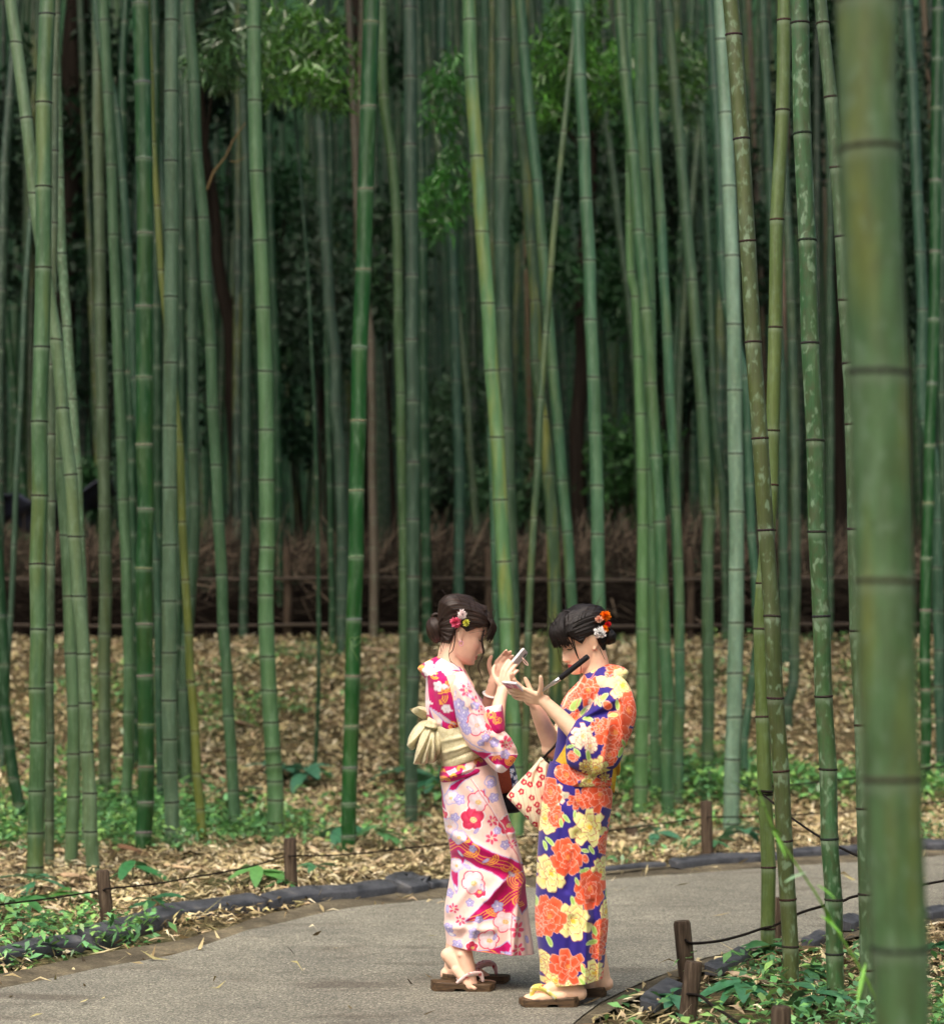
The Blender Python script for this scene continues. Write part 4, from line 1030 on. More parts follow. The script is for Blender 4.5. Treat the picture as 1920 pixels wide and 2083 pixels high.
# loose bamboo sheaths and sticks that stand out on the litter
def sheath(label, px, py, L, wd, az, seed, tint=(.42, .30, .18)):
    Y = depth_at(py); x = (px - 960) / FPX * Y; z = float(ground_z(x, Y)) + .03
    V, F = [], []
    for i, t in enumerate(np.linspace(0, 1, 9)):
        ww = wd * (1 - .75 * t) * (.6 + .4 * min(1, t * 5)); h = .05 * math.sin(t * 3 + seed) * .4
        for j in range(5):
            s = (j - 2) / 2
            V.append((L * (t - .5), ww * s / 2, h + .25 * ww * (1 - s * s)))
    F = grid_faces(9, 5, False)
    o = mesh('bamboo_sheath', V, F, plain('sheath_%d' % seed, tint, .8, .15, .3, 30), keep_world=False)
    o.location = (x, Y, z); o.rotation_euler = (0, .1, az)
    m = o.modifiers.new('thick', 'SOLIDIFY'); m.thickness = .003
    tag(o, label, 'bamboo sheath', 'dry bamboo sheaths on the leaf litter')
sheath('pale dry sheath leaning beside the slanting pale culm at the left', 165, 1808, .3, .10, .8, 1)
sheath('brown dry sheath at the foot of the big vivid green culm at the left', 285, 1752, .28, .12, .2, 2, (.16, .09, .05))
sheath('dry sheath on the steep litter slope left of the bright pale culm', 505, 1480, .55, .12, 1.2, 3, (.46, .32, .22))
sheath('long pale sheath lying right of the leftmost stake', 440, 1790, .6, .05, .15, 4, (.5, .37, .22))
sheath('pale sheath across the torn edging left of the woman in pink', 812, 1822, .2, .04, 2.3, 5, (.5, .42, .28))
sheath('dry sheath lying at the slope foot right of the vivid green culm', 760, 1340, .7, .1, -.3, 6, (.32, .24, .16))
sheath('long straw stick lying in front of the stake left of the women', 615, 1838, .35, .02, -.7, 7, (.45, .34, .2))
sheath('dry sheath lying in the lower right litter', 1540, 2010, .3, .07, .5, 8, (.5, .38, .26))
sheath('small dark twig lying on the path left of the woman in pink', 842, 2012, .055, .012, .3, 9, (.06, .045, .03))

# out of focus green shoot close to the camera
def near_shoot():
    Y = 6.2
    root = thing('bamboo_shoot', 'blurred bright green bamboo shoot close to the camera at the right', 'bamboo shoot', None, tuple(W(1775, 2010, Y)))
    m = MB(); P, R = px_tube([(1540, 1600), (1570, 1680), (1610, 1745), (1660, 1820), (1700, 1890), (1770, 2010), (1800, 2120)], Y, [3, 4, 4, 5, 5, 6, 7]); m.tube(catmull(P, 24), np.interp(np.linspace(0, 1, 24), np.linspace(0, 1, 7), R), 7)
    m.build('twig', plain('fresh_twig', (.16, .34, .05), .5), root)
    fresh = plain('fresh_leaf', (.20, .50, .06), .4, .4, .2, 40); pale_l = plain('pale_fresh_leaf', (.34, .56, .30), .4, .4, .2, 40)
    for (x0, y0, x1, y1, w, mt) in [(1545, 1628, 1486, 1580, 13, fresh), (1552, 1640, 1500, 1622, 10, fresh), (1560, 1640, 1496, 1634, 13, pale_l), (1640, 1775, 1594, 1788, 14, pale_l), (1660, 1800, 1700, 1822, 9, fresh),
                                   (1668, 1862, 1715, 1896, 14, fresh), (1690, 1880, 1672, 1830, 10, fresh), (1570, 1690, 1602, 1740, 10, fresh), (1760, 1960, 1740, 2040, 12, fresh), (1590, 1700, 1560, 1670, 8, fresh)]:
        a = W(x0, y0, Y); b = W(x1, y1, Y - .05); L = np.linalg.norm(b - a)
        V, F = broad_leaf(L, w * Y / FPX, .01, None)
        o = mesh('leaf', V, F, mt, root, keep_world=False)
        o.location = Vector(a) - Vector(root.location)
        o.rotation_euler = Vector(b - a).to_track_quat('X', 'Z').to_euler()
near_shoot()
# bare yellow branch leaning out at the left
m = MB(); P, R = px_tube([(422, 385), (435, 350), (460, 318), (475, 285), (500, 250)], 19.2, [5, 5, 4, 4, 3]); m.tube(P, R, 7)
P, R = px_tube([(470, 328), (480, 330), (497, 322)], 19.2, [3, 3, 2]); m.tube(P, R, 6)
tag(m.build('bare_branch', plain('straw_branch', srgb(112, 94, 58), .7)), 'bare straw coloured branch slanting up beside the grey green culm at upper left', 'branch')
# ------------------------------------------------------------------ the two women
def loft(ribs, Y0, rows, nn, nf, e=2.0, folds=(), rip=None, tip=(True, True)):
    """closed cloth or hair volume through oblique ribs (ax, ay, bx, by, half depth m, depth offset m);
    returns vertices, faces, print coordinates and the facing coordinate"""
    Rb = np.array([(*r, 0.0)[:6] if len(r) < 6 else r for r in ribs], float)
    C = catmull(Rb, rows)
    ph = np.concatenate([np.linspace(0, math.pi, nn, endpoint=False), np.linspace(math.pi, 2 * math.pi, nf, endpoint=False)])
    ex = 2.0 / e
    s = np.sign(np.cos(ph)) * np.abs(np.cos(ph)) ** ex; d = np.sign(np.sin(ph)) * np.abs(np.sin(ph)) ** ex
    mx = (C[:, 0] + C[:, 2]) / 2; my = (C[:, 1] + C[:, 3]) / 2; hx = (C[:, 0] - C[:, 2]) / 2; hy = (C[:, 1] - C[:, 3]) / 2
    PX = mx[:, None] + hx[:, None] * s; PY = my[:, None] + hy[:, None] * s
    D = np.broadcast_to(d, PX.shape)
    Yd = Y0 + C[:, 5][:, None] - C[:, 4][:, None] * D
    disp = np.zeros_like(PX)
    for x0, y0, x1, y1, w, amp in folds:
        amp *= 1.6
        ln2 = (x1 - x0) ** 2 + (y1 - y0) ** 2
        t = np.clip(((PX - x0) * (x1 - x0) + (PY - y0) * (y1 - y0)) / ln2, 0, 1)
        q = (PX - x0 - t * (x1 - x0)) ** 2 + (PY - y0 - t * (y1 - y0)) ** 2
        disp += amp * np.exp(-q / w ** 2)
    if rip is not None: disp += rip(PX, PY)
    Yd = Yd - disp * np.sign(D) * np.sqrt(np.abs(D))
    X = (PX - 960) / FPX * Y0; Z = EYE + (HZ - PY) / FPX * Y0
    X = X + disp * .35 * s
    V = np.stack([X, Yd, Z], -1).reshape(-1, 3)
    cols = nn + nf
    F = grid_faces(rows, cols)
    return dict(V=V, F=F, PX=PX.ravel(), PY=PY.ravel(), D=D.ravel(), rows=rows, cols=cols)

def loft_mesh(name, L, mat, parent, col=None, caps=(True, True)):
    V, F = L['V'], L['F']
    r, c = L['rows'], L['cols']
    ex, fx = [], []
    cc = None if col is None else [col]
    for which, cap in zip((0, r - 1), caps):
        if cap:
            ring = np.arange(which * c, which * c + c)
            k = len(V) + len(ex)
            ex.append(V[ring].mean(0))
            nx = np.roll(ring, -1)
            tri = np.stack([nx, ring, np.full(c, k), np.full(c, k)], -1) if which == 0 else np.stack([ring, nx, np.full(c, k), np.full(c, k)], -1)
            fx.append(tri)
            if cc is not None: cc.append(col[ring[:1]])
    if ex:
        faces = F.tolist() + [t[:3] for a in fx for t in a.tolist()]
        V = np.vstack([V, ex]); F = faces
        if cc is not None: col = np.vstack(cc)
    return mesh(name, V, F, mat, parent, True, col)

class Print:
    """flat textile print, laid out in the cloth's own pattern coordinates"""
    def __init__(self, L, base):
        self.X, self.Y = L['PX'].copy(), L['PY'].copy()
        far = L['D'] < 0
        wx = 1.3 * smooth_noise(self.Y * .16, self.X * .16, 71); wy = 1.3 * smooth_noise(self.X * .16, self.Y * .16, 72); self.X += wx; self.Y += wy
        self.X[far] += 19.0; self.Y[far] += 37.0        # the far side shows another stretch of the same cloth
        self.C = np.tile(np.array(base, float), (len(self.X), 1)); self.r = np.random.default_rng(3)
    def box(self, x0, y0, x1, y1):
        return np.nonzero((self.X > x0) & (self.X < x1) & (self.Y > y0) & (self.Y < y1))[0]
    def set(self, idx, a, c):
        a = np.clip(a, 0, 1)[:, None]; self.C[idx] = self.C[idx] * (1 - a) + np.array(c) * a
    def ell(self, cx, cy, rx, ry, ang, c, line=None, lw=1.2, wav=0, k=3, mask=None, grad=None):
        R = max(rx, ry) * 1.3 + 3
        i = self.box(cx - R, cy - R, cx + R, cy + R)
        if mask is not None: i = i[mask[i]]
        if not len(i): return
        dx, dy = self.X[i] - cx, self.Y[i] - cy
        u = dx * math.cos(ang) + dy * math.sin(ang); v = -dx * math.sin(ang) + dy * math.cos(ang)
        q = np.sqrt((u / rx) ** 2 + (v / ry) ** 2)
        if wav: q = q * (1 + wav * np.cos(k * np.arctan2(v / ry, u / rx)))
        dist = (q - 1) * min(rx, ry)
        if line is not None: self.set(i, (lw - dist) / 1.0 + .5, line)
        cc = np.array(c)
        if grad is not None:
            g = np.clip(q, 0, 1)[:, None]; cc = np.array(c) * (1 - g) + np.array(grad) * g
        a = np.clip(.5 - dist / 1.0 - (lw * .4 if line is not None else 0), 0, 1)[:, None]
        self.C[i] = self.C[i] * (1 - a) + cc * a
    def poly(self, P, c, line=None, lw=1.6):
        P = np.asarray(P, float)
        i = self.box(P[:, 0].min() - 6, P[:, 1].min() - 6, P[:, 0].max() + 6, P[:, 1].max() + 6)
        if not len(i): return np.zeros(len(self.X), bool)
        x, y = self.X[i], self.Y[i]; ins = np.zeros(len(i), bool); dm = np.full(len(i), 1e9)
        for a, b in zip(P, np.roll(P, -1, 0)):
            cr = ((a[1] > y) != (b[1] > y)) & (x < (b[0] - a[0]) * (y - a[1]) / (b[1] - a[1] + 1e-9) + a[0]); ins ^= cr
            t = np.clip(((x - a[0]) * (b[0] - a[0]) + (y - a[1]) * (b[1] - a[1])) / (((b - a) ** 2).sum() + 1e-9), 0, 1)
            dm = np.minimum(dm, np.hypot(x - a[0] - t * (b[0] - a[0]), y - a[1] - t * (b[1] - a[1])))
        sdist = np.where(ins, -dm, dm)
        if line is not None: self.set(i, lw - sdist + .5, line)
        self.set(i, .5 - sdist, c)
        m = np.zeros(len(self.X), bool); m[i[ins]] = True; return m
    def line(self, P, w, c, mask=None):
        P = catmull(P, 8 * len(P))
        i = self.box(P[:, 0].min() - 6, P[:, 1].min() - 6, P[:, 0].max() + 6, P[:, 1].max() + 6)
        if mask is not None: i = i[mask[i]]
        if not len(i): return
        x, y = self.X[i], self.Y[i]; dm = np.full(len(i), 1e9)
        for a, b in zip(P[:-1], P[1:]):
            t = np.clip(((x - a[0]) * (b[0] - a[0]) + (y - a[1]) * (b[1] - a[1])) / (((b - a) ** 2).sum() + 1e-9), 0, 1)
            dm = np.minimum(dm, np.hypot(x - a[0] - t * (b[0] - a[0]), y - a[1] - t * (b[1] - a[1])))
        self.set(i, w / 2 - dm + .5, c)
    def swirl(self, cx, cy, radii, a0, a1, w, c, mask):
        for R in radii:
            t = np.linspace(a0, a1, 9)
            self.line([(cx + R * math.cos(q), cy + R * .8 * math.sin(q)) for q in t], w, c, mask)
    def star(self, cx, cy, r, n, rot, c, line=None, cen=None, fat=.36, lw=1.0):
        for k in range(n):
            a = rot + 2 * math.pi * k / n
            self.ell(cx + math.cos(a) * r * .55, cy + math.sin(a) * r * .55, r * .5, r * fat, a, c, line, lw)
        if cen is not None: self.ell(cx, cy, r * .2, r * .2, 0, cen)
    def camellia(self, cx, cy, r, rot, c, line, cen, grad=None):
        for k in range(5):
            a = rot + 2 * math.pi * k / 5
            self.ell(cx + math.cos(a) * r * .45, cy + math.sin(a) * r * .45, r * .58, r * .52, a, c, line, 1.7)
        for k in range(5):
            a = rot + 2 * math.pi * k / 5
            self.ell(cx + math.cos(a) * r * .42, cy + math.sin(a) * r * .42, r * .52, r * .48, a, c, None, grad=grad)
        self.ell(cx + r * .08, cy + r * .1, r * .3, r * .24, .4, cen)
        for k in range(5): self.ell(cx + r * .08 + math.cos(k * 1.3) * r * .18, cy + r * .1 + math.sin(k * 1.3) * r * .14, 1.3, 1.3, 0, srgb(226, 180, 90))
    def peony(self, cx, cy, r, rot, c, edge, line, cen, sq=1.0, tilt=0.0):
        ct, st = math.cos(tilt), math.sin(tilt)
        def at(a, q):
            x, y = math.cos(a) * q * r, math.sin(a) * q * r * sq
            return cx + x * ct - y * st, cy + x * st + y * ct
        for n, q, pr, ph in ((7, .60, .42, 0), (5, .34, .36, .5), (4, .14, .24, .2)):
            for k in range(n):
                a = rot + ph + 2 * math.pi * (k + self.r.uniform(-.15, .15)) / n
                x, y = at(a, q * self.r.uniform(.88, 1.1))
                f = self.r.uniform(.82, 1.12)
                self.ell(x, y, r * pr * self.r.uniform(1.0, 1.25), r * pr * sq * self.r.uniform(.62, .9), a + tilt, np.array(c) * f, line, .6, .09, 5, grad=np.array(edge) * f)
        x, y = at(rot, .05)
        self.ell(x, y, r * .13, r * .11 * sq, 0, cen)
        for k in range(6):
            px, py = at(rot + k * 1.05, .16); self.ell(px, py, 1.2, 1.2, 0, cen)
    def leaf(self, cx, cy, L, ang, c, line=None):
        self.ell(cx, cy, L, L * .42, ang, c, line, .8)
        self.line([(cx - math.cos(ang) * L * .8, cy - math.sin(ang) * L * .8), (cx + math.cos(ang) * L * .8, cy + math.sin(ang) * L * .8)], .7, np.array(c) * .75)

def z1(x, y): return 780 + x / 3.186, 1180 + y / 3.186      # reference crops used while measuring
def z2(x, y): return 780 + x / 3.186, 1580 + y / 3.186
def z3(x, y): return 820 + x / 6.6, 1200 + y / 6.6
def z5(x, y): return 820 + x / 6.6, 1420 + y / 6.6
def z4(x, y): return 1020 + x / 6.6, 1200 + y / 6.6
def z6(x, y): return 1020 + x / 6.6, 1420 + y / 6.6

def cloth_material(name, rough=.75, weave=900, sheen=.15):
    t = NT(name, rough, .2)
    v = t.coords()
    n = t.noise(70, 3, .6, v); w = t.noise(weave, 2, .5, v)
    c = t.mix(1.0, t.attr('Col', 'Color'), t.ramp(n, [(.3, .93), (.7, 1.06)]), 'MULTIPLY')
    t.base(c); t.bump(w, .15, .001)
    t.p.inputs['Sheen Weight'].default_value = sheen
    return t.m
M_COTTON = cloth_material('printed_cotton')
def brocade(name, a, b, rough=.42):
    t = NT(name, rough, .5)
    v = t.coords((1, 1, 1)); vo = t.voronoi(48, v, 'Distance', 'DISTANCE_TO_EDGE'); w = t.noise(300, 3, .6, v); n = t.noise(18, 3, .6, v)
    c = t.ramp(vo, [(.02, a), (.07, b)])
    c = t.mix(1.0, c, t.ramp(n, [(.3, .85), (.7, 1.12)]), 'MULTIPLY')
    t.base(c); t.bump(w, .25, .002); t.p.inputs['Sheen Weight'].default_value = .2
    return t.m
M_GOLD = brocade('gold_brocade', srgb(182, 172, 130), srgb(198, 190, 154))
M_YELLOW = brocade('yellow_obi', srgb(214, 160, 16), srgb(232, 184, 30), .6)
def skin_material():
    t = NT('skin', .5, .35)
    n = t.noise(45, 4, .6, t.coords()); f = t.noise(700, 2, .5, t.coords())
    t.base(t.mix(1.0, t.attr('Col', 'Color'), t.ramp(n, [(.3, (.95, .93, .92)), (.7, (1.04, 1.05, 1.05))]), 'MULTIPLY'))
    t.p.inputs['Subsurface Weight'].default_value = .12
    t.p.inputs['Subsurface Radius'].default_value = (.012, .005, .003)
    t.bump(f, .08, .001)
    return t.m
M_SKIN = skin_material()
def hair_material(name, lo, hi):
    t = NT(name, .46, .32)
    at = t.attr('flow')
    n = t.node('ShaderNodeTexNoise'); n.noise_dimensions = '2D'
    cb = t.node('ShaderNodeCombineXYZ'); t.l.new(t.math('MULTIPLY', at, 110.0), cb.inputs[0]); t.l.new(t.math('MULTIPLY', t.attr('along'), 2.0), cb.inputs[1])
    t.l.new(cb.outputs[0], n.inputs['Vector']); n.inputs['Scale'].default_value = 1.0; n.inputs['Detail'].default_value = 4
    t.base(t.ramp(n.outputs['Fac'], [(.34, lo), (.58, tuple((a + b) / 2 for a, b in zip(lo, hi))), (.74, tuple(min(1, c * 1.5) for c in hi))])); t.bump(n.outputs['Fac'], .35, .003)
    return t.m
M_HAIR_A = hair_material('dark_brown_hair', srgb(18, 12, 10), srgb(62, 45, 35))
M_HAIR_B = hair_material('black_brown_hair', srgb(10, 8, 8), srgb(34, 25, 22))
M_DARK = plain('dark_lash', srgb(24, 16, 14), .6)

# ---- head: a profile swept round the vertical axis with features added
HZS = np.array([-.116, -.112, -.104, -.09, -.07, -.045, -.02, 0, .03, .06, .085, .104, .113, .116])
HFR = np.array([.060, .075, .086, .089, .0875, .087, .087, .084, .0905, .087, .070, .042, .018, .0])
HBK = np.array([.045, .025, -.005, -.035, -.050, -.060, -.078, -.090, -.098, -.100, -.088, -.062, -.036, -.015])
HHW = np.array([.006, .022, .036, .049, .057, .063, .067, .069, .0725, .072, .063, .044, .024, .008])
def head_surface(th, z):
    f = np.interp(z, HZS, HFR); b = np.interp(z, HZS, HBK); w = np.interp(z, HZS, HHW)
    x0 = .42 * f + .58 * b
    c, s = np.cos(th), np.sin(th)
    ex = np.where(c > 0, .88, 1.0)
    x = x0 + np.where(c > 0, f - x0, x0 - b) * np.sign(c) * np.abs(c) ** ex
    y = w * np.sign(s) * np.abs(s) ** .92
    return x, y, x0
def g(v, m, s): return np.exp(-((v - m) / s) ** 2)
def head_vf(nt=96, nz=90):
    z = np.sin(np.linspace(-1, 1, nz) * math.pi / 2) * .1155
    th = np.linspace(-math.pi, math.pi, nt, endpoint=False)
    T, Z = np.meshgrid(th, z)
    x, y, _ = head_surface(T, Z)
    fr = np.clip(np.cos(T), 0, 1) ** .5
    nose = np.interp(Z, [-.062, -.054, -.047, -.038, -.015, .006, .016], [0, .006, .020, .0225, .012, .003, 0]) * np.exp(-(y / np.interp(Z, [-.055, -.04, 0, .02], [.013, .0125, .008, .007])) ** 2)
    nostril = .007 * g(Z, -.045, .008) * (g(y, .012, .006) + g(y, -.012, .006))
    lips = (.0065 * g(Z, -.067, .0045) + .007 * g(Z, -.0785, .005)) * g(y, 0, .019) - .004 * g(Z, -.0725, .0022) * g(y, 0, .022) - .003 * g(Z, -.087, .005) * g(y, 0, .02)
    chin = .006 * g(Z, -.103, .010) * g(y, 0, .02)
    sock = -.008 * g(Z, .001, .011) * (g(y, .031, .015) + g(y, -.031, .015)) + .0045 * g(Z, 0, .0065) * (g(y, .031, .012) + g(y, -.031, .012))
    brow = .003 * g(Z, .019, .008) * g(np.abs(y), .028, .02)
    cheek = .004 * g(Z, -.030, .018) * g(np.abs(y), .042, .018)
    x = x + fr * (nose + nostril + lips + chin + sock + brow + cheek)
    V = np.stack([x, y, Z], -1).reshape(-1, 3)
    F = grid_faces(nz, nt).tolist()
    F.append(tuple(range(nt))[::-1]); F.append(tuple(range((nz - 1) * nt, nz * nt)))
    return V, F

def smoothstep(a, b, x):
    t = np.clip((x - a) / (b - a), 0, 1); return t * t * (3 - 2 * t)

def hair_shell(line_deg, line_z, T_front, T_top, T_side, T_back, bump, bun_dir, part=None, nt=160, nz=110):
    """shell over the skull, outside it above the hairline and inside it below"""
    z = np.linspace(-.085, .116, nz); th = np.linspace(-math.pi, math.pi, nt, endpoint=False)
    T, Z = np.meshgrid(th, z)
    x, y, x0 = head_surface(T, Z)
    nx, ny, nzv = (x - x0) / .095 ** 2, y / .072 ** 2, np.clip(Z - .0, 0, 1) / .116 ** 2
    ln = np.sqrt(nx ** 2 + ny ** 2 + nzv ** 2) + 1e-9; nx, ny, nzv = nx / ln, ny / ln, nzv / ln
    a = np.abs(np.degrees(T))
    zh = np.interp(a, line_deg, line_z)
    wf, wb = smoothstep(70, 25, a), smoothstep(105, 150, a)
    thick = T_side + (T_front - T_side) * wf + (T_back - T_side) * wb
    tp = smoothstep(.03, .105, Z); thick = thick * (1 - tp) + T_top * tp
    thick = thick + bump[0] * g(a, bump[1], 38) * g(Z, bump[2], .04)
    k = smoothstep(-.004, .012, Z - zh)
    t = thick * k - .010 * (1 - k)
    # flow lines gather towards the bun (or fall from the parting at the front)
    P = np.stack([x, y, Z], -1); B = np.asarray(bun_dir) / np.linalg.norm(bun_dir)
    e1 = np.cross(B, [0, 1, 0]); e1 /= np.linalg.norm(e1); e2 = np.cross(B, e1)
    ang = np.arctan2(P @ e2, P @ e1); al = P @ B * 8
    if part is not None:
        pa = np.arctan2(P[..., 1] - part[1], P[..., 2] - part[2] - .05) ; w = smoothstep(62, 48, a) * smoothstep(.115, .09, Z)
        ang = np.where(w > .5, y * 22, ang); al = np.where(w > .5, Z * 8, al)
    t = t + k * (.0009 * np.sin(ang * 46 + 2.5 * np.sin(al * 2)) + .0008 * np.sin(ang * 97 + al * 3) + .0016 * np.sin(ang * 15 + 1.3))
    V = np.stack([x + nx * t, y + ny * t, Z + nzv * t], -1).reshape(-1, 3)
    F = grid_faces(nz, nt).tolist(); F.append(tuple(range((nz - 1) * nt, nz * nt)))
    return V, F, ang.ravel(), al.ravel()

class Frame:
    """head frame: local x forward, y left, z up"""
    def __init__(self, px, py, Y, yaw, pitch, roll=0.0):
        self.o = W(px, py, Y); self.R = rotz(yaw) @ roty(pitch) @ rotx(roll)
    def __call__(self, V): return np.asarray(V, float) @ self.R.T + self.o
    def inv(self, V): return (np.asarray(V, float) - self.o) @ self.R

def limb(mb, P, R, seg=18):
    n = 6 * len(P)
    mb.tube(catmull(P, n), np.interp(np.linspace(0, 1, n), np.linspace(0, 1, len(R)), R), seg)

def unit(v): v = np.asarray(v, float); return v / np.linalg.norm(v)
def hand(mb, wrist, f, n, lsign_hint, curls, ff=None, spread=(.10, .03, -.04, -.12), sc=.93, thumb=(.55, .85, .1, .95, .30, .2), nails=None):
    """palm of four metacarpals, five jointed fingers; n = out of the back of the hand"""
    f = unit(f); n = unit(np.asarray(n) - f * np.dot(n, f)); l = np.cross(f, n)
    if np.dot(l, lsign_hint) < 0: l = -l
    ff = f if ff is None else unit(ff)
    off = (.027, .009, -.009, -.026); fo = (.086, .089, .084, .075)
    for i in range(4):
        k = wrist + (f * fo[i] + l * off[i]) * sc
        w0 = wrist + l * off[i] * .55 * sc
        limb(mb, [w0 - f * .012, w0 + f * .02, (w0 + k) / 2 + n * .003, k], [.0135 * sc, .0145 * sc, .0125 * sc, .0098 * sc], 12)
        c = curls[i]; d = unit(ff + l * spread[i]); nn_ = unit(n - d * np.dot(n, d))
        ang = 0; p = k; P = [k - d * .006, k]
        for seg_l, cu in zip(((.041, .025, .020), (.045, .028, .021), (.041, .026, .020), (.032, .019, .018))[i], c):
            ang += math.radians(cu)
            dd = d * math.cos(ang) - nn_ * math.sin(ang)
            P += [p + dd * seg_l * sc * .5, p + dd * seg_l * sc]; p = p + dd * seg_l * sc
        r = (.0086, .0088, .0083, .0073)[i] * sc
        n_ = len(P)
        mb.tube(catmull(P, 3 * n_), np.interp(np.linspace(0, 1, 3 * n_), [0, .2, .45, .55, .8, 1], [r * 1.12, r * 1.08, r * .98, r * 1.03, r * .9, r * .72]), 12)
        if nails is not None: nails.append((p + nn_ * math.cos(ang) * r * .75, d))
    b = wrist + (f * .022 + l * .024) * sc
    d1 = unit(f * thumb[0] + l * thumb[1] - n * thumb[2]); d2 = unit(f * thumb[3] + l * thumb[4] - n * thumb[5])
    q1 = b + d1 * .038 * sc; q2 = q1 + unit(d1 + d2) * .030 * sc; q3 = q2 + d2 * .024 * sc
    mb.tube(catmull([b - d1 * .012, b, q1, q2, q3], 15), np.interp(np.linspace(0, 1, 15), [0, .3, .55, .8, 1], [.014 * sc, .0145 * sc, .0108 * sc, .0102 * sc, .0078 * sc]), 12)
    c = wrist + f * .045 * sc - n * .002
    mb.ball(c, (1, 1, 1), np.stack([f * .044 * sc, l * .034 * sc, n * .0125 * sc], 1), 16, 10)
    return q3

def foot(mb, heel, d, ball_drop=0.0, side=None, sc=1.0, toe_flat=True):
    """heel point on the sole, d = unit vector along the sole towards the ball"""
    d = unit(d); up = unit(np.array([0, 0, 1.0]) - d * d[2]); sd_ = np.cross(d, up)
    bl = heel + d * .155 * sc + up * .022
    limb(mb, [heel + up * .030, heel + d * .05 * sc + up * .030, heel + d * .10 * sc + up * .028, bl], [.029 * sc, .029 * sc, .029 * sc, .024 * sc], 16)
    limb(mb, [heel + d * .045 * sc + up * .085, heel + d * .085 * sc + up * .062, heel + d * .13 * sc + up * .036, bl + d * .01], [.034 * sc, .032 * sc, .027 * sc, .018 * sc], 16)
    for s in (-1, 1):
        limb(mb, [heel + d * .07 * sc + sd_ * .016 * s + up * .022, bl + sd_ * .024 * s - up * .002], [.022 * sc, .019 * sc], 12)
        mb.ball(heel + d * .040 * sc + up * .078 + sd_ * .027 * s, .0105, None, 10, 8)
    fd = unit(np.array([d[0], d[1], 0])) if toe_flat else d
    for i, (o, L, r) in enumerate(((-.030, .050, .0115), (-.012, .048, .0090), (.004, .042, .0085), (.018, .035, .0080), (.031, .026, .0078))):
        if side is not None: o = o * side
        a = bl + sd_ * o * sc - up * .004
        e = a + fd * L * sc; e[2] = max(a[2] - .006, heel[2] * 0 + a[2] - .008)
        mb.tube(catmull([a - fd * .02, a + fd * L * .4, e], 8), np.linspace(r * 1.25, r, 8), 12)
    return bl

def remesh_body(name, mb, parent, colour_fn, voxel=.0032):
    me = bpy.data.meshes.new(name); me.from_pydata([tuple(v) for v in np.concatenate(mb.V)], [], mb.F); me.update()
    o = bpy.data.objects.new(name, me); COL.objects.link(o)
    m = o.modifiers.new('one_skin', 'REMESH'); m.mode = 'VOXEL'; m.voxel_size = voxel
    s = o.modifiers.new('relax', 'SMOOTH'); s.factor = .5; s.iterations = 3
    bpy.context.view_layer.update()
    ev = o.evaluated_get(bpy.context.evaluated_depsgraph_get())
    new = bpy.data.meshes.new_from_object(ev)
    n = len(new.vertices); V = np.empty(n * 3, np.float32); new.vertices.foreach_get('co', V); V = V.reshape(-1, 3)
    bpy.data.objects.remove(o)
    c = np.ones((n, 4), np.float32); c[:, :3] = colour_fn(V)
    a = new.color_attributes.new('Col', 'FLOAT_COLOR', 'POINT'); a.data.foreach_set('color', c.ravel())
    V = V - np.array(parent_world(parent), np.float32); new.vertices.foreach_set('co', V.ravel())
    new.polygons.foreach_set('use_smooth', np.ones(len(new.polygons), bool))
    new.materials.clear(); new.materials.append(M_SKIN); new.name = name; new.update()
    return link(bpy.data.objects.new(name, new), parent)

def face_colours(fr, tone, lip):
    def fn(V):
        C = np.tile(np.array(tone), (len(V), 1))
        q = fr.inv(V); x, y, z = q[:, 0], q[:, 1], q[:, 2]
        hd = (x > .055) & (x < .14) & (np.abs(y) < .08) & (np.abs(z) < .125)
        zl = z + .0728
        m = hd & (x > .07) & (x < .108) & (np.abs(y) < .03) & ((np.abs(y) / .0225) ** 2 + (zl / np.where(zl > 0, .0095, .0115)) ** 2 < 1)
        C[m] = lip
        bl = (hd & (x < .105)) * np.exp(-((np.abs(y) - .043) / .018) ** 2 - ((z + .03) / .018) ** 2) * .25
        C = C * (1 - bl[:, None]) + np.array(srgb(232, 150, 130)) * bl[:, None]
        return C
    return fn

def strand(mb, P, r0, r1, flat=None, n=None):
    n = n or 7 * len(P)
    mb.tube(catmull(P, n), np.linspace(r0, r1, n) if flat is None else np.stack([np.linspace(r0, r1, n) * flat, np.linspace(r0, r1, n)], 1), 6)

def hair_obj(name, mb_or_vf, mat, parent, flow=None, along=None):
    if isinstance(mb_or_vf, MB):
        V = np.concatenate(mb_or_vf.V); F = mb_or_vf.F
    else: V, F = mb_or_vf
    rr = np.random.default_rng(4)
    if flow is None: flow = V[:, 0] * 9 + V[:, 2] * 4
    if along is None: along = V[:, 2] * 3
    return mesh(name, V, F, mat, parent, True, attrs=dict(flow=flow, along=along))

def eyes(fr, parent):
    m = MB()
    for s in (-1, 1):
        P = [(.0775 + d, s * y, z) for d, y, z in ((.0035, .016, -.003), (.0030, .024, -.0055), (-.0015, .034, -.006), (-.009, .045, -.003))]
        m.tube(fr(catmull(P, 10)), np.array([.0008, .0016, .0019, .0019, .0019, .0019, .0018, .0016, .0013, .0008]), 6)
    m.build('eyelashes', M_DARK, parent)
    m = MB()
    for s in (-1, 1):
        P = [(.0905, s * .014, .018), (.0885, s * .026, .0215), (.080, s * .041, .0215), (.070, s * .051, .016)]
        m.tube(fr(catmull(P, 10)), np.linspace(.0022, .0009, 10), 6)
    m.build('eyebrows', M_DARK, parent)

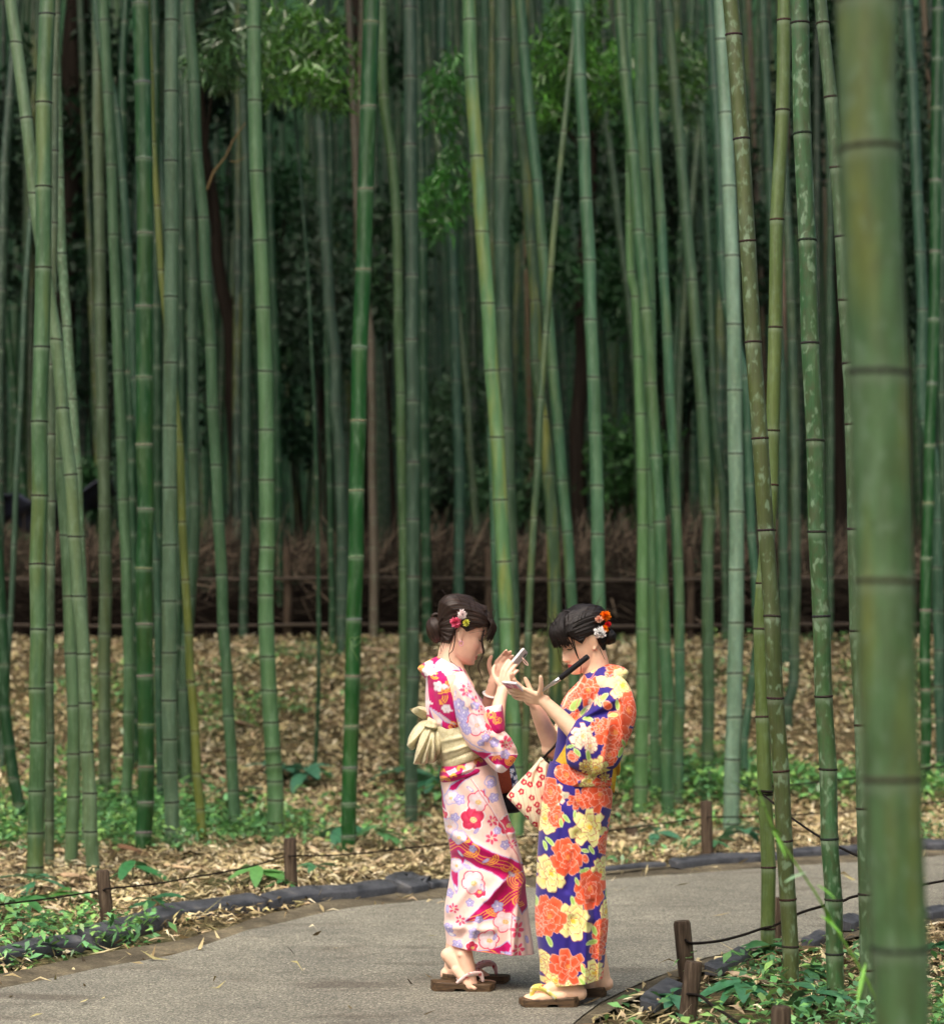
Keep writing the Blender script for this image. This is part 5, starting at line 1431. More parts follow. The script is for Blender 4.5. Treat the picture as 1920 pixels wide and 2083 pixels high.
def pompom(name, cen, r, cols, parent, seed, n=150, view=(0, -1, 0), spiky=.5):
    """artificial flower: many narrow petals round a centre"""
    rr = np.random.default_rng(seed); V, F, C = [], [], []
    v = unit(view)
    for k in range(n):
        d = unit(rr.normal(0, 1, 3)); d = unit(d + v * .6)
        s = unit(np.cross(d, rr.normal(0, 1, 3))); L = r * rr.uniform(.75, 1.08); w = r * .16 * rr.uniform(.8, 1.3)
        b = np.asarray(cen) + d * r * .15; i = len(V)
        V += [b, b + (d * .6) * L + s * w, np.asarray(cen) + d * L + unit(rr.normal(0, 1, 3)) * r * .08, b + (d * .6) * L - s * w]
        F.append((i, i + 1, i + 2, i + 3))
        inner = np.array(cols[0]); tip = np.array(cols[1])
        C += [inner, inner * .4 + tip * .6, tip, inner * .4 + tip * .6]
    return mesh(name, V, F, M_PETAL, parent, False, np.array(C))
M_PETAL = attr_material('fabric_petal', .8, .2, .2, .08, 60)

def sandal(parent, x0, x1, Y, base_z, heel_left, wood, strap_cols, strap_seed, foot_h=.05):
    """wooden sandal seen from the side: board with an arch cut below, thonged strap above"""
    a, b = ((x0 - 960) / FPX * Y, (x1 - 960) / FPX * Y)
    heel, toe = (a, b) if heel_left else (b, a)
    L = toe - heel; n = 30
    V = []
    for i in range(n):
        t = i / (n - 1); e = min(t, 1 - t)
        w = .046 * min(1, (e * 9) ** .5 + .02) * (.92 + .10 * t)
        top = .037 - .011 * t + .004 * (2 * t - 1) ** 2
        bot = .011 * smoothstep(.36, .38, t) * smoothstep(.56, .50, t) + .010 * smoothstep(.90, 1.0, t) + .004 * smoothstep(.06, .0, t)
        x = heel + L * t
        for y, z in ((-w, bot), (-w, (top + bot) / 2), (-w, top - .004), (-w * .93, top), (w * .93, top), (w, top - .004), (w, (top + bot) / 2), (w, bot)):
            V.append((x, Y + y, base_z + z))
    F = grid_faces(n, 8).tolist(); F += [tuple(range(8))[::-1], tuple(range((n - 1) * 8, n * 8))]
    s = mesh('sandal', V, F, wood, parent, False)
    rr = np.random.default_rng(strap_seed)
    sgn = 1 if L > 0 else -1; L = abs(L)
    def at(t, y, z): return np.array([heel + sgn * L * t, Y + y, base_z + z])
    m = MB()
    for side in (-1, 1):
        P = catmull([at(.80, side * .002, .034), at(.76, side * .012, .034 + foot_h * .85), at(.66, side * .030, .036 + foot_h * .95), at(.54, side * .043, .042 + foot_h * .55), at(.40, side * .044, .034)], 22)
        m.tube(P, np.stack([np.full(22, .0055), np.interp(np.arange(22), [0, 4, 14, 21], [.005, .010, .012, .008])], 1), 10)
    V = np.concatenate(m.V); C = np.tile(np.array(strap_cols[0]), (len(V), 1))
    for k in range(26):
        c = V[rr.integers(0, len(V))]; q = np.linalg.norm(V - c, axis=1) < rr.uniform(.004, .009); C[q] = strap_cols[1 + k % (len(strap_cols) - 1)]
    mesh('strap', V, m.F, M_COTTON, s, True, C)
    return s
def wood_material(name, lo, hi):
    t = NT(name, .6, .3); n = t.noise(1, 4, .6, t.coords((14, 120, 90)))
    t.base(t.ramp(n, [(.3, lo), (.7, hi)])); t.bump(n, .2, .002); return t.m
M_SANDAL = wood_material('sandal_wood', srgb(40, 30, 22), srgb(104, 82, 58))

# ================================================================= woman in pink
WHITE = srgb(232, 226, 232); PEACH = srgb(240, 206, 196); MAG = srgb(190, 8, 100); LAV = srgb(186, 178, 222); DLAV = srgb(150, 146, 208)
PINK = srgb(222, 74, 110); LPINK = srgb(230, 200, 206); ORG = srgb(240, 170, 70); CREAM = srgb(228, 206, 166); DRED = srgb(200, 40, 80)
YA = 9.76
base_a = thing('person', 'woman in pink and white flowered robe with a gold bow, holding up a phone', 'person', None, tuple(W(955, 2022, 9.69)))
base_a.location.z = .022
def ripple(amp, kx, ky, seed):
    return lambda X, Y: amp * smooth_noise(X * kx, Y * ky, seed, 2)

def robe_a():
    # skirt
    ribs = [(1006, 1552, 896, 1566, .150), (1012, 1575, 896, 1584, .160), (1018, 1605, 898, 1611, .170), (1031, 1652, 901, 1652, .172), (1045, 1696, 911, 1696, .168), (1056, 1731, 915, 1731, .165),
            (1064, 1768, 917, 1768, .163), (1070, 1818, 909, 1815, .165), (1074, 1847, 905, 1843, .166), (1078, 1878, 904, 1872, .168), (1083, 1912, 906, 1898, .168), (1086, 1938, 908, 1917, .166)]
    folds = [(1000, 1590, 1040, 1690, 7, .010), (1040, 1690, 1062, 1790, 7, .012), (1052, 1800, 1038, 1938, 8, .014), (930, 1600, 1000, 1680, 12, -.008), (915, 1690, 1030, 1740, 9, .008), (925, 1740, 1040, 1775, 10, -.009),
             (960, 1860, 1020, 1785, 9, .012), (935, 1900, 985, 1830, 8, -.010), (915, 1850, 960, 1790, 9, .008), (910, 1880, 1000, 1880, 8, .008), (920, 1620, 905, 1690, 9, .008), (950, 1925, 975, 1850, 7, .009), (1075, 1935, 1066, 1850, 6, -.008)]
    L = loft(ribs, YA, 250, 190, 70, 2.15, folds, ripple(.0035, .05, .035, 5))
    p = Print(L, PEACH)
    m = np.zeros(len(p.X), bool)
    for P in ([(90, 1235), (0, 0)],):
        pass
    polys = [[z5(*q) for q in ((590, 1240), (640, 1150), (720, 1090), (850, 1030), (880, 1000), (1010, 980), (830, 1060), (700, 1190))],
             [z2(*q) for q in ((420, 405), (470, 330), (520, 345), (600, 410), (700, 465), (820, 515), (905, 565), (897, 690), (860, 650), (770, 640), (700, 590), (600, 560), (525, 515), (485, 600), (477, 735), (445, 650))],
             [z2(*q) for q in ((528, 908), (640, 800), (775, 650), (830, 620), (905, 600), (918, 700), (930, 830), (900, 870), (850, 790), (825, 855), (750, 880), (640, 897))],
             [z2(*q) for q in ((550, 1160), (568, 1095), (660, 1092), (750, 1070), (800, 1035), (818, 1060), (800, 1100), (752, 1096), (775, 1160))],
             [z2(*q) for q in ((622, 98), (652, 68), (656, 132))], [z2(*q) for q in ((372, 60), (380, 240), (420, 300), (400, 180))]]
    for P in polys: m |= p.poly(P, MAG, LAV, 2.2)
    for cx, cy, rad, a0, a1 in ((560, 450, (18, 30, 44, 60), -1.2, 2.4), (690, 500, (20, 34, 50), -.6, 2.6), (470, 560, (20, 36, 52), 2.0, 5.0), (870, 650, (20, 36, 54, 72), 1.8, 4.6), (720, 820, (30, 46, 62), .2, 2.8), (650, 1160, (40, 60, 80, 100), 3.3, 6.1), (800, 560, (24, 40), .0, 3.1), (880, 780, (18, 34, 50), 1.0, 4.2), (540, 380, (15, 26), 0, 6)):
        p.swirl(*z2(cx, cy), [q / 3.186 for q in rad], a0, a1, 2.2, ORG, m)
    for k in range(3):
        p.line([z2(x, y + k * 24 - 10) for x, y in ((425, 440), (490, 395), (560, 440), (640, 500), (730, 520), (830, 560), (890, 640))], 1.5, ORG, m)
        p.line([z2(x, y + k * 22) for x, y in ((560, 880), (640, 850), (720, 800), (800, 740), (880, 690))], 1.5, ORG, m)
    for x, y, r_ in ((575, 250, 78), (620, 712, 46), (575, 1070, 40), (800, 300, 60), (840, 245, 40), (385, 240, 40)):
        cx, cy = z2(x, y); p.camellia(cx, cy, r_ / 3.186, x * .1, PINK, WHITE, CREAM, DRED)
    for x, y, r_ in ((610, 140, 66), (430, 305, 52), (490, 370, 44), (580, 655, 70), (780, 905, 66), (680, 1020, 62), (470, 560, 40), (690, 20, 36), (440, 120, 44)):
        cx, cy = z2(x, y); p.camellia(cx, cy, r_ / 3.186, x * .07, WHITE, PINK if r_ > 55 else LAV, CREAM if r_ > 55 else LPINK, LPINK)
    for x, y, r_ in ((700, 375, 44), (712, 265, 40), (500, 905, 36), (862, 965, 52), (865, 1092, 46), (460, 830, 34), (830, 420, 30)):
        cx, cy = z2(x, y); p.star(cx, cy, r_ / 3.186, 6, x, PINK, LPINK, CREAM, .26)
    for x, y, r_ in ((495, 130, 30), (710, 120, 26), (465, 245, 26), (735, 810, 34), (585, 980, 34), (425, 962, 28), (480, 1062, 30), (580, 440, 22), (785, 420, 26), (620, 890, 22), (560, 790, 24), (690, 30, 20), (430, 740, 26), (800, 1120, 24), (735, 330, 20)):
        cx, cy = z2(x, y); p.star(cx, cy, r_ / 3.186, 5, y, LAV, DLAV, WHITE, .40)
    for x, y, a in ((540, 560, .5), (640, 690, 1.2), (850, 890, .4), (470, 700, 1.0), (660, 520, -.5), (830, 610, .6), (420, 840, 1.5), (930, 1040, 1.3), (440, 1000, .2), (720, 1000, 2.0), (500, 480, .8), (560, 60, .5), (600, 330, 2.4)):
        cx, cy = z2(x, y); p.leaf(cx, cy, 6.5, a, WHITE if x % 3 else LAV, DLAV)
    p.line([z2(*q) for q in ((570, 0), (680, 170), (780, 330), (842, 470), (892, 600), (880, 720), (825, 880), (820, 1150))], 1.8, srgb(206, 120, 130))
    p.line([z2(*q) for q in ((576, 0), (686, 168), (787, 328))], 1.6, WHITE)
    p.line([(910, 1918), (990, 1926), (1086, 1938)], 1.6, srgb(214, 110, 130))
    sk = loft_mesh('robe_skirt', L, M_COTTON, base_a, p.C)
    # bodice with stand-off collar
    ribs = [(941, 1358, 889, 1335, .056), (947, 1364, 868, 1345, .090), (950, 1371, 850, 1358, .118), (953, 1379, 857, 1370, .150), (958, 1390, 866, 1384, .176), (964, 1412, 865, 1412, .182), (972, 1450, 866, 1450, .168), (978, 1478, 874, 1476, .148), (980, 1500, 892, 1502, .130), (985, 1545, 905, 1550, .125)]
    L = loft(ribs, YA, 110, 130, 60, 2.1, [(905, 1380, 925, 1470, 8, .012), (880, 1400, 900, 1490, 9, -.008), (895, 1470, 940, 1500, 8, .008)], ripple(.003, .06, .05, 6))
    p = Print(L, MAG); m = np.ones(len(p.X), bool)
    p.poly([z3(*q) for q in ((410, 1100), (450, 980), (540, 910), (640, 900), (720, 990), (760, 1080), (600, 1040))], LPINK, LAV, 1.5)
    p.poly([z3(*q) for q in ((255, 1090), (310, 1040), (400, 1010), (390, 1130), (320, 1140))], WHITE, None)
    p.poly([z3(*q) for q in ((280, 1650), (290, 1240), (322, 1180), (332, 1400), (345, 1660))], LPINK, WHITE, 1.5)
    p.poly([z5(*q) for q in ((370, 120), (520, 290), (510, 420), (420, 270))], PEACH, LAV, 2)
    p.poly([z5(*q) for q in ((420, 150), (560, 240), (720, 330), (560, 290))], LPINK, LAV, 1.5)
    for cx, cy, rad, a0, a1 in ((430, 1140, (30, 55), .5, 5.5), (470, 1240, (110, 135, 170), -.3, 1.5), (580, 1260, (90, 120), .2, 2.4), (480, 1420, (60, 90, 120), -.2, 1.4), (230, 1050, (20, 40, 60), 0, 6.2), (520, 930, (40, 60), 3.6, 6.0)):
        p.swirl(*z3(cx, cy), [q / 6.6 for q in rad], a0, a1, 2.4, ORG, m)
    for cx, cy, rad in ((600, 400, (40, 70, 110, 150)), (680, 480, (60, 100))):
        p.swirl(*z5(cx, cy), [q / 6.6 for q in rad], -1.2, 1.6, 2.4, ORG, m)
    for q, r_ in (((600, 1070), 11), ((480, 1280), 11), ((580, 1570), 9), ((340, 1080), 12), ((350, 985), 8), ((560, 1280), 5), ((330, 1500), 6)):
        cx, cy = z3(*q); p.star(cx, cy, r_, 5, q[0], WHITE, None, LPINK, .45); p.leaf(cx + r_, cy + r_ * .3, 5, .3, WHITE)
    p.line([z3(*q) for q in ((740, 1000), (800, 1075), (860, 1160), (960, 1330))], 2.4, LPINK)
    p.line([z3(*q) for q in ((200, 1040), (240, 990), (330, 950), (430, 880), (480, 870))], 2, ORG)
    loft_mesh('robe_bodice', L, M_COTTON, base_a, p.C)
    # folded overlap under the sash
    ribs = [(978, 1528, 900, 1556, .150), (985, 1540, 895, 1568, .166), (992, 1552, 894, 1578, .172), (996, 1562, 896, 1588, .168), (990, 1564, 899, 1592, .150)]
    L = loft(ribs, YA, 40, 150, 60, 2.2, [(900, 1580, 960, 1560, 4, .008), (940, 1570, 985, 1550, 4, -.006)])
    p = Print(L, MAG); m = np.ones(len(p.X), bool)
    p.poly([z5(*q) for q in ((790, 990), (860, 820), (940, 760), (980, 910), (900, 960))], PEACH, LAV, 1.6)
    p.poly([z5(*q) for q in ((590, 960), (700, 910), (720, 950), (620, 990))], LAV, WHITE, 1)
    for cx, cy, rad in ((560, 1080, (20, 45, 70)), (680, 1010, (20, 40)), (780, 920, (30, 50)), (1010, 830, (30, 55)), (540, 960, (15, 30))):
        p.swirl(*z5(cx, cy), [q / 6.6 for q in rad], 2.5, 6.4, 2.4, ORG, m)
    loft_mesh('waist_fold', L, M_COTTON, base_a, p.C)
    # sleeves
    def sleeve(ribs, base, near):
        L = loft(ribs, YA, 130, 130, 60, 2.0, [(930, 1390, 985, 1500, 8, .010), (960, 1440, 1010, 1545, 7, -.009), (975, 1430, 1035, 1500, 6, .008), (1000, 1500, 1048, 1528, 6, -.006), (1020, 1500, 1015, 1560, 6, .007)], ripple(.003, .06, .06, 8))
        p = Print(L, base); m = np.zeros(len(p.X), bool)
        m |= p.poly([z5(*q) for q in ((1120, 745), (1330, 722), (1560, 735), (1400, 960), (1300, 880), (1200, 840))], MAG, WHITE, 1.5)
        m |= p.poly([z5(*q) for q in ((620, 470), (800, 600), (1000, 690), (1190, 700), (1060, 800), (900, 740), (700, 600))], MAG, LAV, 2)
        m |= p.poly([z5(*q) for q in ((1100, 120), (1290, 120), (1330, 400), (1250, 300), (1150, 260))], MAG, WHITE, 1)
        p.poly([z5(*q) for q in ((1240, 850), (1300, 860), (1400, 930), (1240, 1010))], WHITE, LAV, 1)
        for cx, cy, rad, a0, a1 in ((1430, 810, (25, 50, 75), 0, 6), (1250, 790, (30, 60), 3, 6.2), (960, 700, (120, 150), 1.2, 2.6), (1180, 220, (25, 50), 0, 5)):
            p.swirl(*z5(cx, cy), [q / 6.6 for q in rad], a0, a1, 2.2, ORG, m)
        cx, cy = z5(980, 320); p.camellia(cx, cy, 21, .4, WHITE, PINK, LPINK, LPINK)
        cx, cy = z5(1190, 340); p.camellia(cx, cy, 14, .9, PINK, LPINK, LPINK, DRED)
        for x, y, r_ in ((840, 1330, 13), (900, 1260, 7), (990, 1470, 12), (1010, 1560, 8)):
            cx, cy = z3(x, y); p.star(cx, cy, r_, 6, x, PINK, LPINK, CREAM, .28)
        for x, y, r_ in ((1370, 560, 14), (1400, 620, 8), (1130, 440, 6)):
            cx, cy = z5(x, y); p.star(cx, cy, r_, 6, x, PINK, LPINK, CREAM, .28)
        for x, y, r_ in ((750, 60, 11), (820, 170, 10), (700, 200, 9), (800, 250, 8), (1100, 500, 8), (1220, 560, 9), (1360, 720, 9), (1270, 390, 6), (960, 80, 7), (1040, 570, 6), (860, 400, 8), (820, 340, 7)):
            cx, cy = z5(x, y); p.star(cx, cy, r_, 5, y, LAV, DLAV, WHITE, .42)
        for x, y, a in ((760, 1200, .9), (890, 1210, 1.2), (900, 1400, .6), (700, 1380, 1.9), (830, 1560, .6), (660, 1520, 1.0), (950, 1540, .8)):
            cx, cy = z3(x, y); p.leaf(cx, cy, 6, a, WHITE, DLAV)
        p.line([z3(*q) for q in ((760, 1120), (680, 1260), (635, 1400), (625, 1540), (640, 1640))], 2.6, LAV)
        p.line([z5(*q) for q in ((640, 120), (700, 290), (800, 480), (960, 600), (1150, 690), (1350, 700))], 2.4, LAV)
        p.line([z3(*q) for q in ((840, 1130), (960, 1330), (1030, 1480), (1080, 1600))], 2.2, LPINK)
        return loft_mesh('robe_sleeve', L, M_COTTON, base_a, p.C)
    sleeve([(930, 1366, 902, 1382, .02, -.10), (944, 1366, 912, 1396, .050, -.125), (960, 1390, 920, 1434, .062, -.150), (978, 1425, 932, 1470, .064, -.160), (990, 1452, 946, 1503, .064, -.165), (1003, 1470, 962, 1524, .064, -.168), (1019, 1480, 984, 1540, .060, -.165), (1035, 1496, 1004, 1561, .052, -.160), (1048, 1516, 1022, 1567, .042, -.155), (1053, 1530, 1040, 1552, .022, -.15)], PEACH, True)
    sleeve([(925, 1372, 905, 1385, .02, .10), (950, 1390, 915, 1430, .055, .14), (985, 1430, 945, 1490, .060, .16), (1008, 1470, 975, 1540, .060, .17), (1028, 1500, 1000, 1562, .05, .17), (1036, 1520, 1015, 1560, .03, .17)], MAG, False)
    L = loft([(1020, 1430, 988, 1436, .052, -.135), (1022, 1436, 984, 1440, .058, -.14), (1024, 1456, 985, 1462, .062, -.15), (1026, 1478, 992, 1488, .060, -.155), (1024, 1490, 998, 1502, .04, -.155)], YA, 40, 60, 30, 2.0, [(990, 1450, 1012, 1480, 4, .006)])
    p = Print(L, MAG); m = np.ones(len(p.X), bool)
    p.poly([(975, 1420), (1020, 1420), (1018, 1442), (985, 1446)], WHITE, LPINK, 1)
    p.swirl(998, 1450, (5, 9), 0, 6, 2, ORG, m); p.swirl(1010, 1462, (4, 8), 0, 6, 2, ORG, m); p.ell(992, 1474, 7, 5, .4, WHITE); p.ell(992, 1443, 4, 4, 0, DRED)
    loft_mesh('sleeve_cuff', L, M_COTTON, base_a, p.C)
robe_a()

def sash_a():
    ribs = [(984, 1462, 874, 1476, .146), (988, 1472, 876, 1488, .160), (992, 1500, 886, 1520, .168), (992, 1524, 897, 1552, .170), (984, 1534, 902, 1564, .162), (976, 1534, 908, 1562, .14)]
    L = loft(ribs, YA, 60, 110, 50, 2.2, [(905, 1528, 975, 1505, 3, .006), (905, 1545, 970, 1520, 3, -.005), (900, 1505, 960, 1490, 4, .005)], ripple(.002, .09, .15, 3))
    loft_mesh('sash', L, M_GOLD, base_a)
    bow = None
    parts = [
        [(876, 1476, 890, 1462, .020, .01), (866, 1466, 884, 1448, .040, 0), (855, 1458, 872, 1441, .050, -.01), (845, 1452, 862, 1437, .050, -.02), (838, 1444, 855, 1436, .036, -.02), (838, 1441, 852, 1437, .012, -.02)],   # upper ear
        [(888, 1458, 880, 1470, .03, .03), (876, 1448, 866, 1464, .05, .05), (864, 1444, 856, 1458, .03, .06)],                                                       # rear upper ear
        [(886, 1476, 878, 1462, .030, -.01), (872, 1486, 858, 1466, .060, -.02), (858, 1502, 842, 1480, .074, -.03), (849, 1518, 832, 1498, .074, -.035), (842, 1525, 830, 1511, .054, -.035), (837, 1524, 831, 1517, .02, -.035)],     # left loop
        [(898, 1462, 872, 1472, .030, -.05), (903, 1480, 858, 1490, .058, -.07), (903, 1506, 850, 1514, .070, -.085), (896, 1530, 845, 1534, .070, -.085), (884, 1546, 843, 1550, .056, -.08), (874, 1551, 844, 1553, .02, -.07)],       # fan
        [(902, 1490, 884, 1512, .035, .02), (905, 1510, 876, 1532, .055, .01), (904, 1532, 864, 1548, .055, .0), (894, 1546, 860, 1552, .03, .0)],                     # right hanging loop
        [(874, 1456, 866, 1476, .028, -.08), (888, 1452, 884, 1482, .038, -.095), (900, 1460, 897, 1480, .024, -.08)],                                               # knot
    ]
    for i, rb in enumerate(parts):
        x0 = np.mean([r[0] for r in rb]); y0 = np.mean([r[1] for r in rb])
        fl = [(rb[0][0], rb[0][1], rb[-1][0], rb[-1][1], 5, -.012), (rb[0][2], rb[0][3], rb[-1][2], rb[-1][3], 4, .008)]
        if i == 3: fl = [(884, 1468, 846 + 9 * k, 1550, 2.6, (-.014 if k % 2 else .012)) for k in range(6)]
        L = loft([(r[0], r[1], r[2], r[3], r[4] * .8, r[5]) for r in rb], YA, 46, 60, 30, 2.8, fl, ripple(.002, .15, .15, i))
        o = loft_mesh('bow' if bow is None else 'bow_loop', L, M_GOLD, base_a if bow is None else bow)
        if bow is None: bow = o
sash_a()

FA = Frame(941, 1287, YA - .0, math.radians(5), math.radians(22))
SKIN_A = srgb(236, 194, 168); SKIN_B = srgb(236, 196, 166)
def body_a():
    mb = MB()
    V, F = head_vf(); mb.add(FA(V), F)
    for s in (-1, 1):
        mb.ball(FA([(-.008, s * .070, -.008)])[0], (1, 1, 1), FA.R @ rotz(s * -.35) @ np.diag((.017, .006, .031)), 14, 10)
        mb.ball(FA([(-.004, s * .071, -.034)])[0], .008, None, 10, 8)
    Y = YA
    limb(mb, [W(925, 1405, Y), W(916, 1365, Y), W(915, 1338, Y), W(922, 1310, Y), W(930, 1285, Y)], [.085, .060, .050, .050, .055])
    limb(mb, [W(918, 1400, Y - .13), W(920, 1388, Y - .06), W(922, 1385, Y + .06), W(925, 1396, Y + .13)], [.045, .055, .055, .045])
    limb(mb, [W(920, 1400, Y), W(925, 1470, Y), W(945, 1540, Y), W(960, 1600, Y)], [.085, .095, .085, .11])
    # legs
    limb(mb, [W(955, 1600, Y - .07), W(985, 1760, Y - .07), W(955, 1860, Y - .06), W(932, 1922, Y - .055), W(922, 1958, Y - .06)], [.075, .056, .046, .035, .033])
    limb(mb, [W(965, 1600, Y + .07), W(960, 1770, Y + .09), W(935, 1880, Y + .11), W(922, 1955, Y + .12), W(920, 1975, Y + .12)], [.075, .055, .048, .035, .033])
    foot(mb, W(900, 1952, Y - .06), W(946, 2004, Y - .09) - W(900, 1952, Y - .06), 0, 1)
    foot(mb, W(908, 1996, Y + .12), np.array([1, -.05, -.045]), 0, -1)
    # near (right) arm and hand
    limb(mb, [W(918, 1395, Y - .14), W(965, 1450, Y - .17), W(1008, 1512, Y - .17), W(1014, 1500, Y - .165)], [.048, .042, .036, .036])
    limb(mb, [W(1010, 1512, Y - .17), W(1010, 1470, Y - .15), W(1016, 1430, Y - .12), W(1023, 1404, Y - .10)], [.036, .034, .027, .0215])
    hand(mb, W(1023, 1402, Y - .10), (.28, .05, .95), (-.12, -1, .05), (-1, 0, .2), [(16, 34, 24), (18, 38, 24), (22, 40, 26), (28, 44, 28)], (.56, .14, .82), (.10, .03, -.05, -.14), .87, (.55, .75, .15, .98, .05, .15))
    # far (left) arm and hand
    limb(mb, [W(926, 1392, Y + .14), W(965, 1450, Y + .16), W(992, 1500, Y + .15), W(992, 1488, Y + .145)], [.048, .042, .036, .036])
    limb(mb, [W(990, 1500, Y + .15), W(990, 1455, Y + .12), W(998, 1416, Y + .07), W(1006, 1384, Y + .045)], [.036, .034, .027, .0215])
    hand(mb, W(1006, 1383, Y + .045), (.42, .0, .9), (.1, 1, .1), (-1, 0, .3), [(14, 30, 22), (16, 34, 22), (18, 36, 22), (22, 40, 24)], (.72, -.02, .69), (.06, .02, -.03, -.08), .87, (.6, .6, .4, .95, .0, .35))
    remesh_body('body', mb, base_a, face_colours(FA, SKIN_A, srgb(196, 92, 88)))
body_a()

def hair_a():
    V, F, fl, al = hair_shell([0, 40, 62, 78, 95, 112, 132, 180], [.058, .050, .030, .004, .014, -.026, -.064, -.078], .014, .022, .012, .022, (.030, 150, .078), (-1, 0, -.35))
    h = hair_obj('hair', (FA(V), F), M_HAIR_A, base_a, fl, al)
    m = MB()
    # twisted bun with a loop on top
    V, F = ball_vf((0, 0, 0), (.038, .044, .053), None, 40, 28)
    a = np.arctan2(V[:, 1], V[:, 0]); V = V * (1 + .035 * np.sin(7 * a + V[:, 2] * 60) + .012 * np.sin(23 * a + V[:, 2] * 90))[:, None]
    V = V @ roty(-.25).T + W(886, 1281, YA); m.add(V, F)
    limb(m, [W(905, 1283, YA), W(893, 1280, YA)], [.040, .034])
    t = np.linspace(-.4, 5.2, 20)
    m.tube([W(888 + 8 * math.cos(q), 1259 - 7.5 * math.sin(q) - 2, YA - .012 + .006 * q) for q in t], np.interp(np.linspace(0, 1, 20), [0, .5, 1], [.005, .009, .006]), 8)
    hair_obj('bun', m, M_HAIR_A, h)
    m = MB(); rr = np.random.default_rng(8)
    # fringe combed forward from the crown
    for k in range(130):
        s = rr.uniform(-1, 1)
        st = (.062 + rr.uniform(-.012, .02), s * .050, .110 + rr.uniform(-.004, .008) - .018 * s * s)
        en = (.112 + rr.uniform(-.008, .008) - .030 * s * s, s * .064, .030 + rr.uniform(-.030, .014))
        md = (.108 - .024 * s * s, s * .062, .078 + rr.uniform(-.004, .006))
        P = FA([st, md, ((md[0] + en[0]) / 2 + .010, (md[1] + en[1]) / 2, (md[2] + en[2]) / 2 + .004), en])
        strand(m, P, rr.uniform(.0014, .0034), .0007, None, 14)
    # sweeps over the crown towards the bun
    for k in range(190):
        s = rr.uniform(-1, 1); o = rr.uniform(0, .008)
        st = FA([(.05, s * .045, .128 + o - .02 * s * s)])[0]; md = FA([(-.035, s * .085, .112 + o - .045 * s * s)])[0]; mq = FA([(-.098 - o, s * .060, .050 - .03 * s * s)])[0]
        strand(m, [st, md, mq, W(898, 1276, YA) + np.array([0, s * .02, 0])], rr.uniform(.0014, .0032), .001, None, 16)
    hair_obj('hair_locks', m, M_HAIR_A, h)
    m = MB()
    for P, r in (([(984, 1283, -.04), (981, 1305, -.045), (984, 1326, -.045), (976, 1345, -.04), (972, 1356, -.04), (977, 1370, -.04), (983, 1386, -.04)], .0040), ([(984, 1285, -.05), (979, 1300, -.055), (981, 1318, -.055), (982, 1335, -.05), (974, 1352, -.05), (979, 1375, -.045)], .003),
                 ([(969, 1325, .04), (965, 1342, .03), (955, 1356, .02), (956, 1370, .02), (961, 1383, .02)], .0032), ([(926, 1284, -.075), (925, 1303, -.078), (921, 1322, -.072), (914, 1331, -.065), (916, 1344, -.075), (926, 1352, -.09), (935, 1360, -.10)], .0028),
                 ([(924, 1290, -.074), (916, 1316, -.07), (913, 1332, -.066), (917, 1348, -.08)], .002), ([(900, 1300, -.05), (898, 1314, -.05), (896, 1326, -.045), (893, 1335, -.05)], .0022), ([(904, 1304, -.055), (900, 1320, -.05), (897, 1330, -.05)], .0018), ([(988, 1275, .0), (993, 1290, .0), (991, 1304, .0)], .003), ([(992, 1272, -.02), (997, 1284, -.02), (993, 1300, -.025)], .0025)):
        strand(m, [W(a, b, YA + c) for a, b, c in P], r, .0007)
    for k in range(70):
        a_, b_ = rr.uniform(-2.6, 2.6), rr.uniform(.02, .11)
        q0 = np.array([math.cos(a_) * .095, math.sin(a_) * .078, b_]); q1 = q0 * rr.uniform(1.22, 1.42) + np.array([-.03, 0, .004]); q2 = q1 + np.array([rr.uniform(-.05, .01), rr.uniform(-.02, .02), rr.uniform(-.03, .02)])
        strand(m, FA([q0, q1, q2]), .0011, .0004, None, 10)
    hair_obj('loose_strands', m, M_HAIR_A, h)
    eyes(FA, base_a)
    for c, r, cols, sd_ in (((927, 1266), .0255, (srgb(214, 30, 104), srgb(244, 130, 160)), 1), ((940, 1250), .022, (srgb(252, 214, 220), srgb(250, 244, 240)), 2), ((948, 1267), .016, (srgb(196, 196, 50), srgb(236, 236, 120)), 3)):
        pompom('hair_flower', W(c[0], c[1], YA - .098), r, cols, base_a, sd_, 170)
    m = MB(); t = np.linspace(0, 2 * math.pi, 18)
    m.tube([W(938 + 4 * math.cos(q), 1309 + 5 * math.sin(q), YA - .082) for q in t], .0016, 6); m.build('earring', plain('pink_resin', srgb(228, 160, 190), .2, .6), base_a)
    m = MB(); c = W(999, 1413, YA + .066); ax = unit(W(1006, 1384, YA + .045) - W(998, 1416, YA + .07)); u = unit(np.cross(ax, (0, 1, 0))); v = np.cross(ax, u)
    m.tube([c + .030 * (math.cos(q) * u + math.sin(q) * v) for q in t], np.tile((.0045, .0085), (18, 1)), 8, flat=ax); m.build('wristband', plain('white_band', srgb(232, 226, 224), .5), base_a)
    red = srgb(196, 30, 60)
    sandal(base_a, 876, 1009, YA - .090, .022, True, M_SANDAL, (srgb(240, 214, 210), red, srgb(214, 60, 90), WHITE), 5, .036)
    sandal(base_a, 897, 1038, YA + .115, .022, True, M_SANDAL, (srgb(236, 190, 196), red, srgb(180, 30, 60), WHITE), 6, .044)
hair_a()

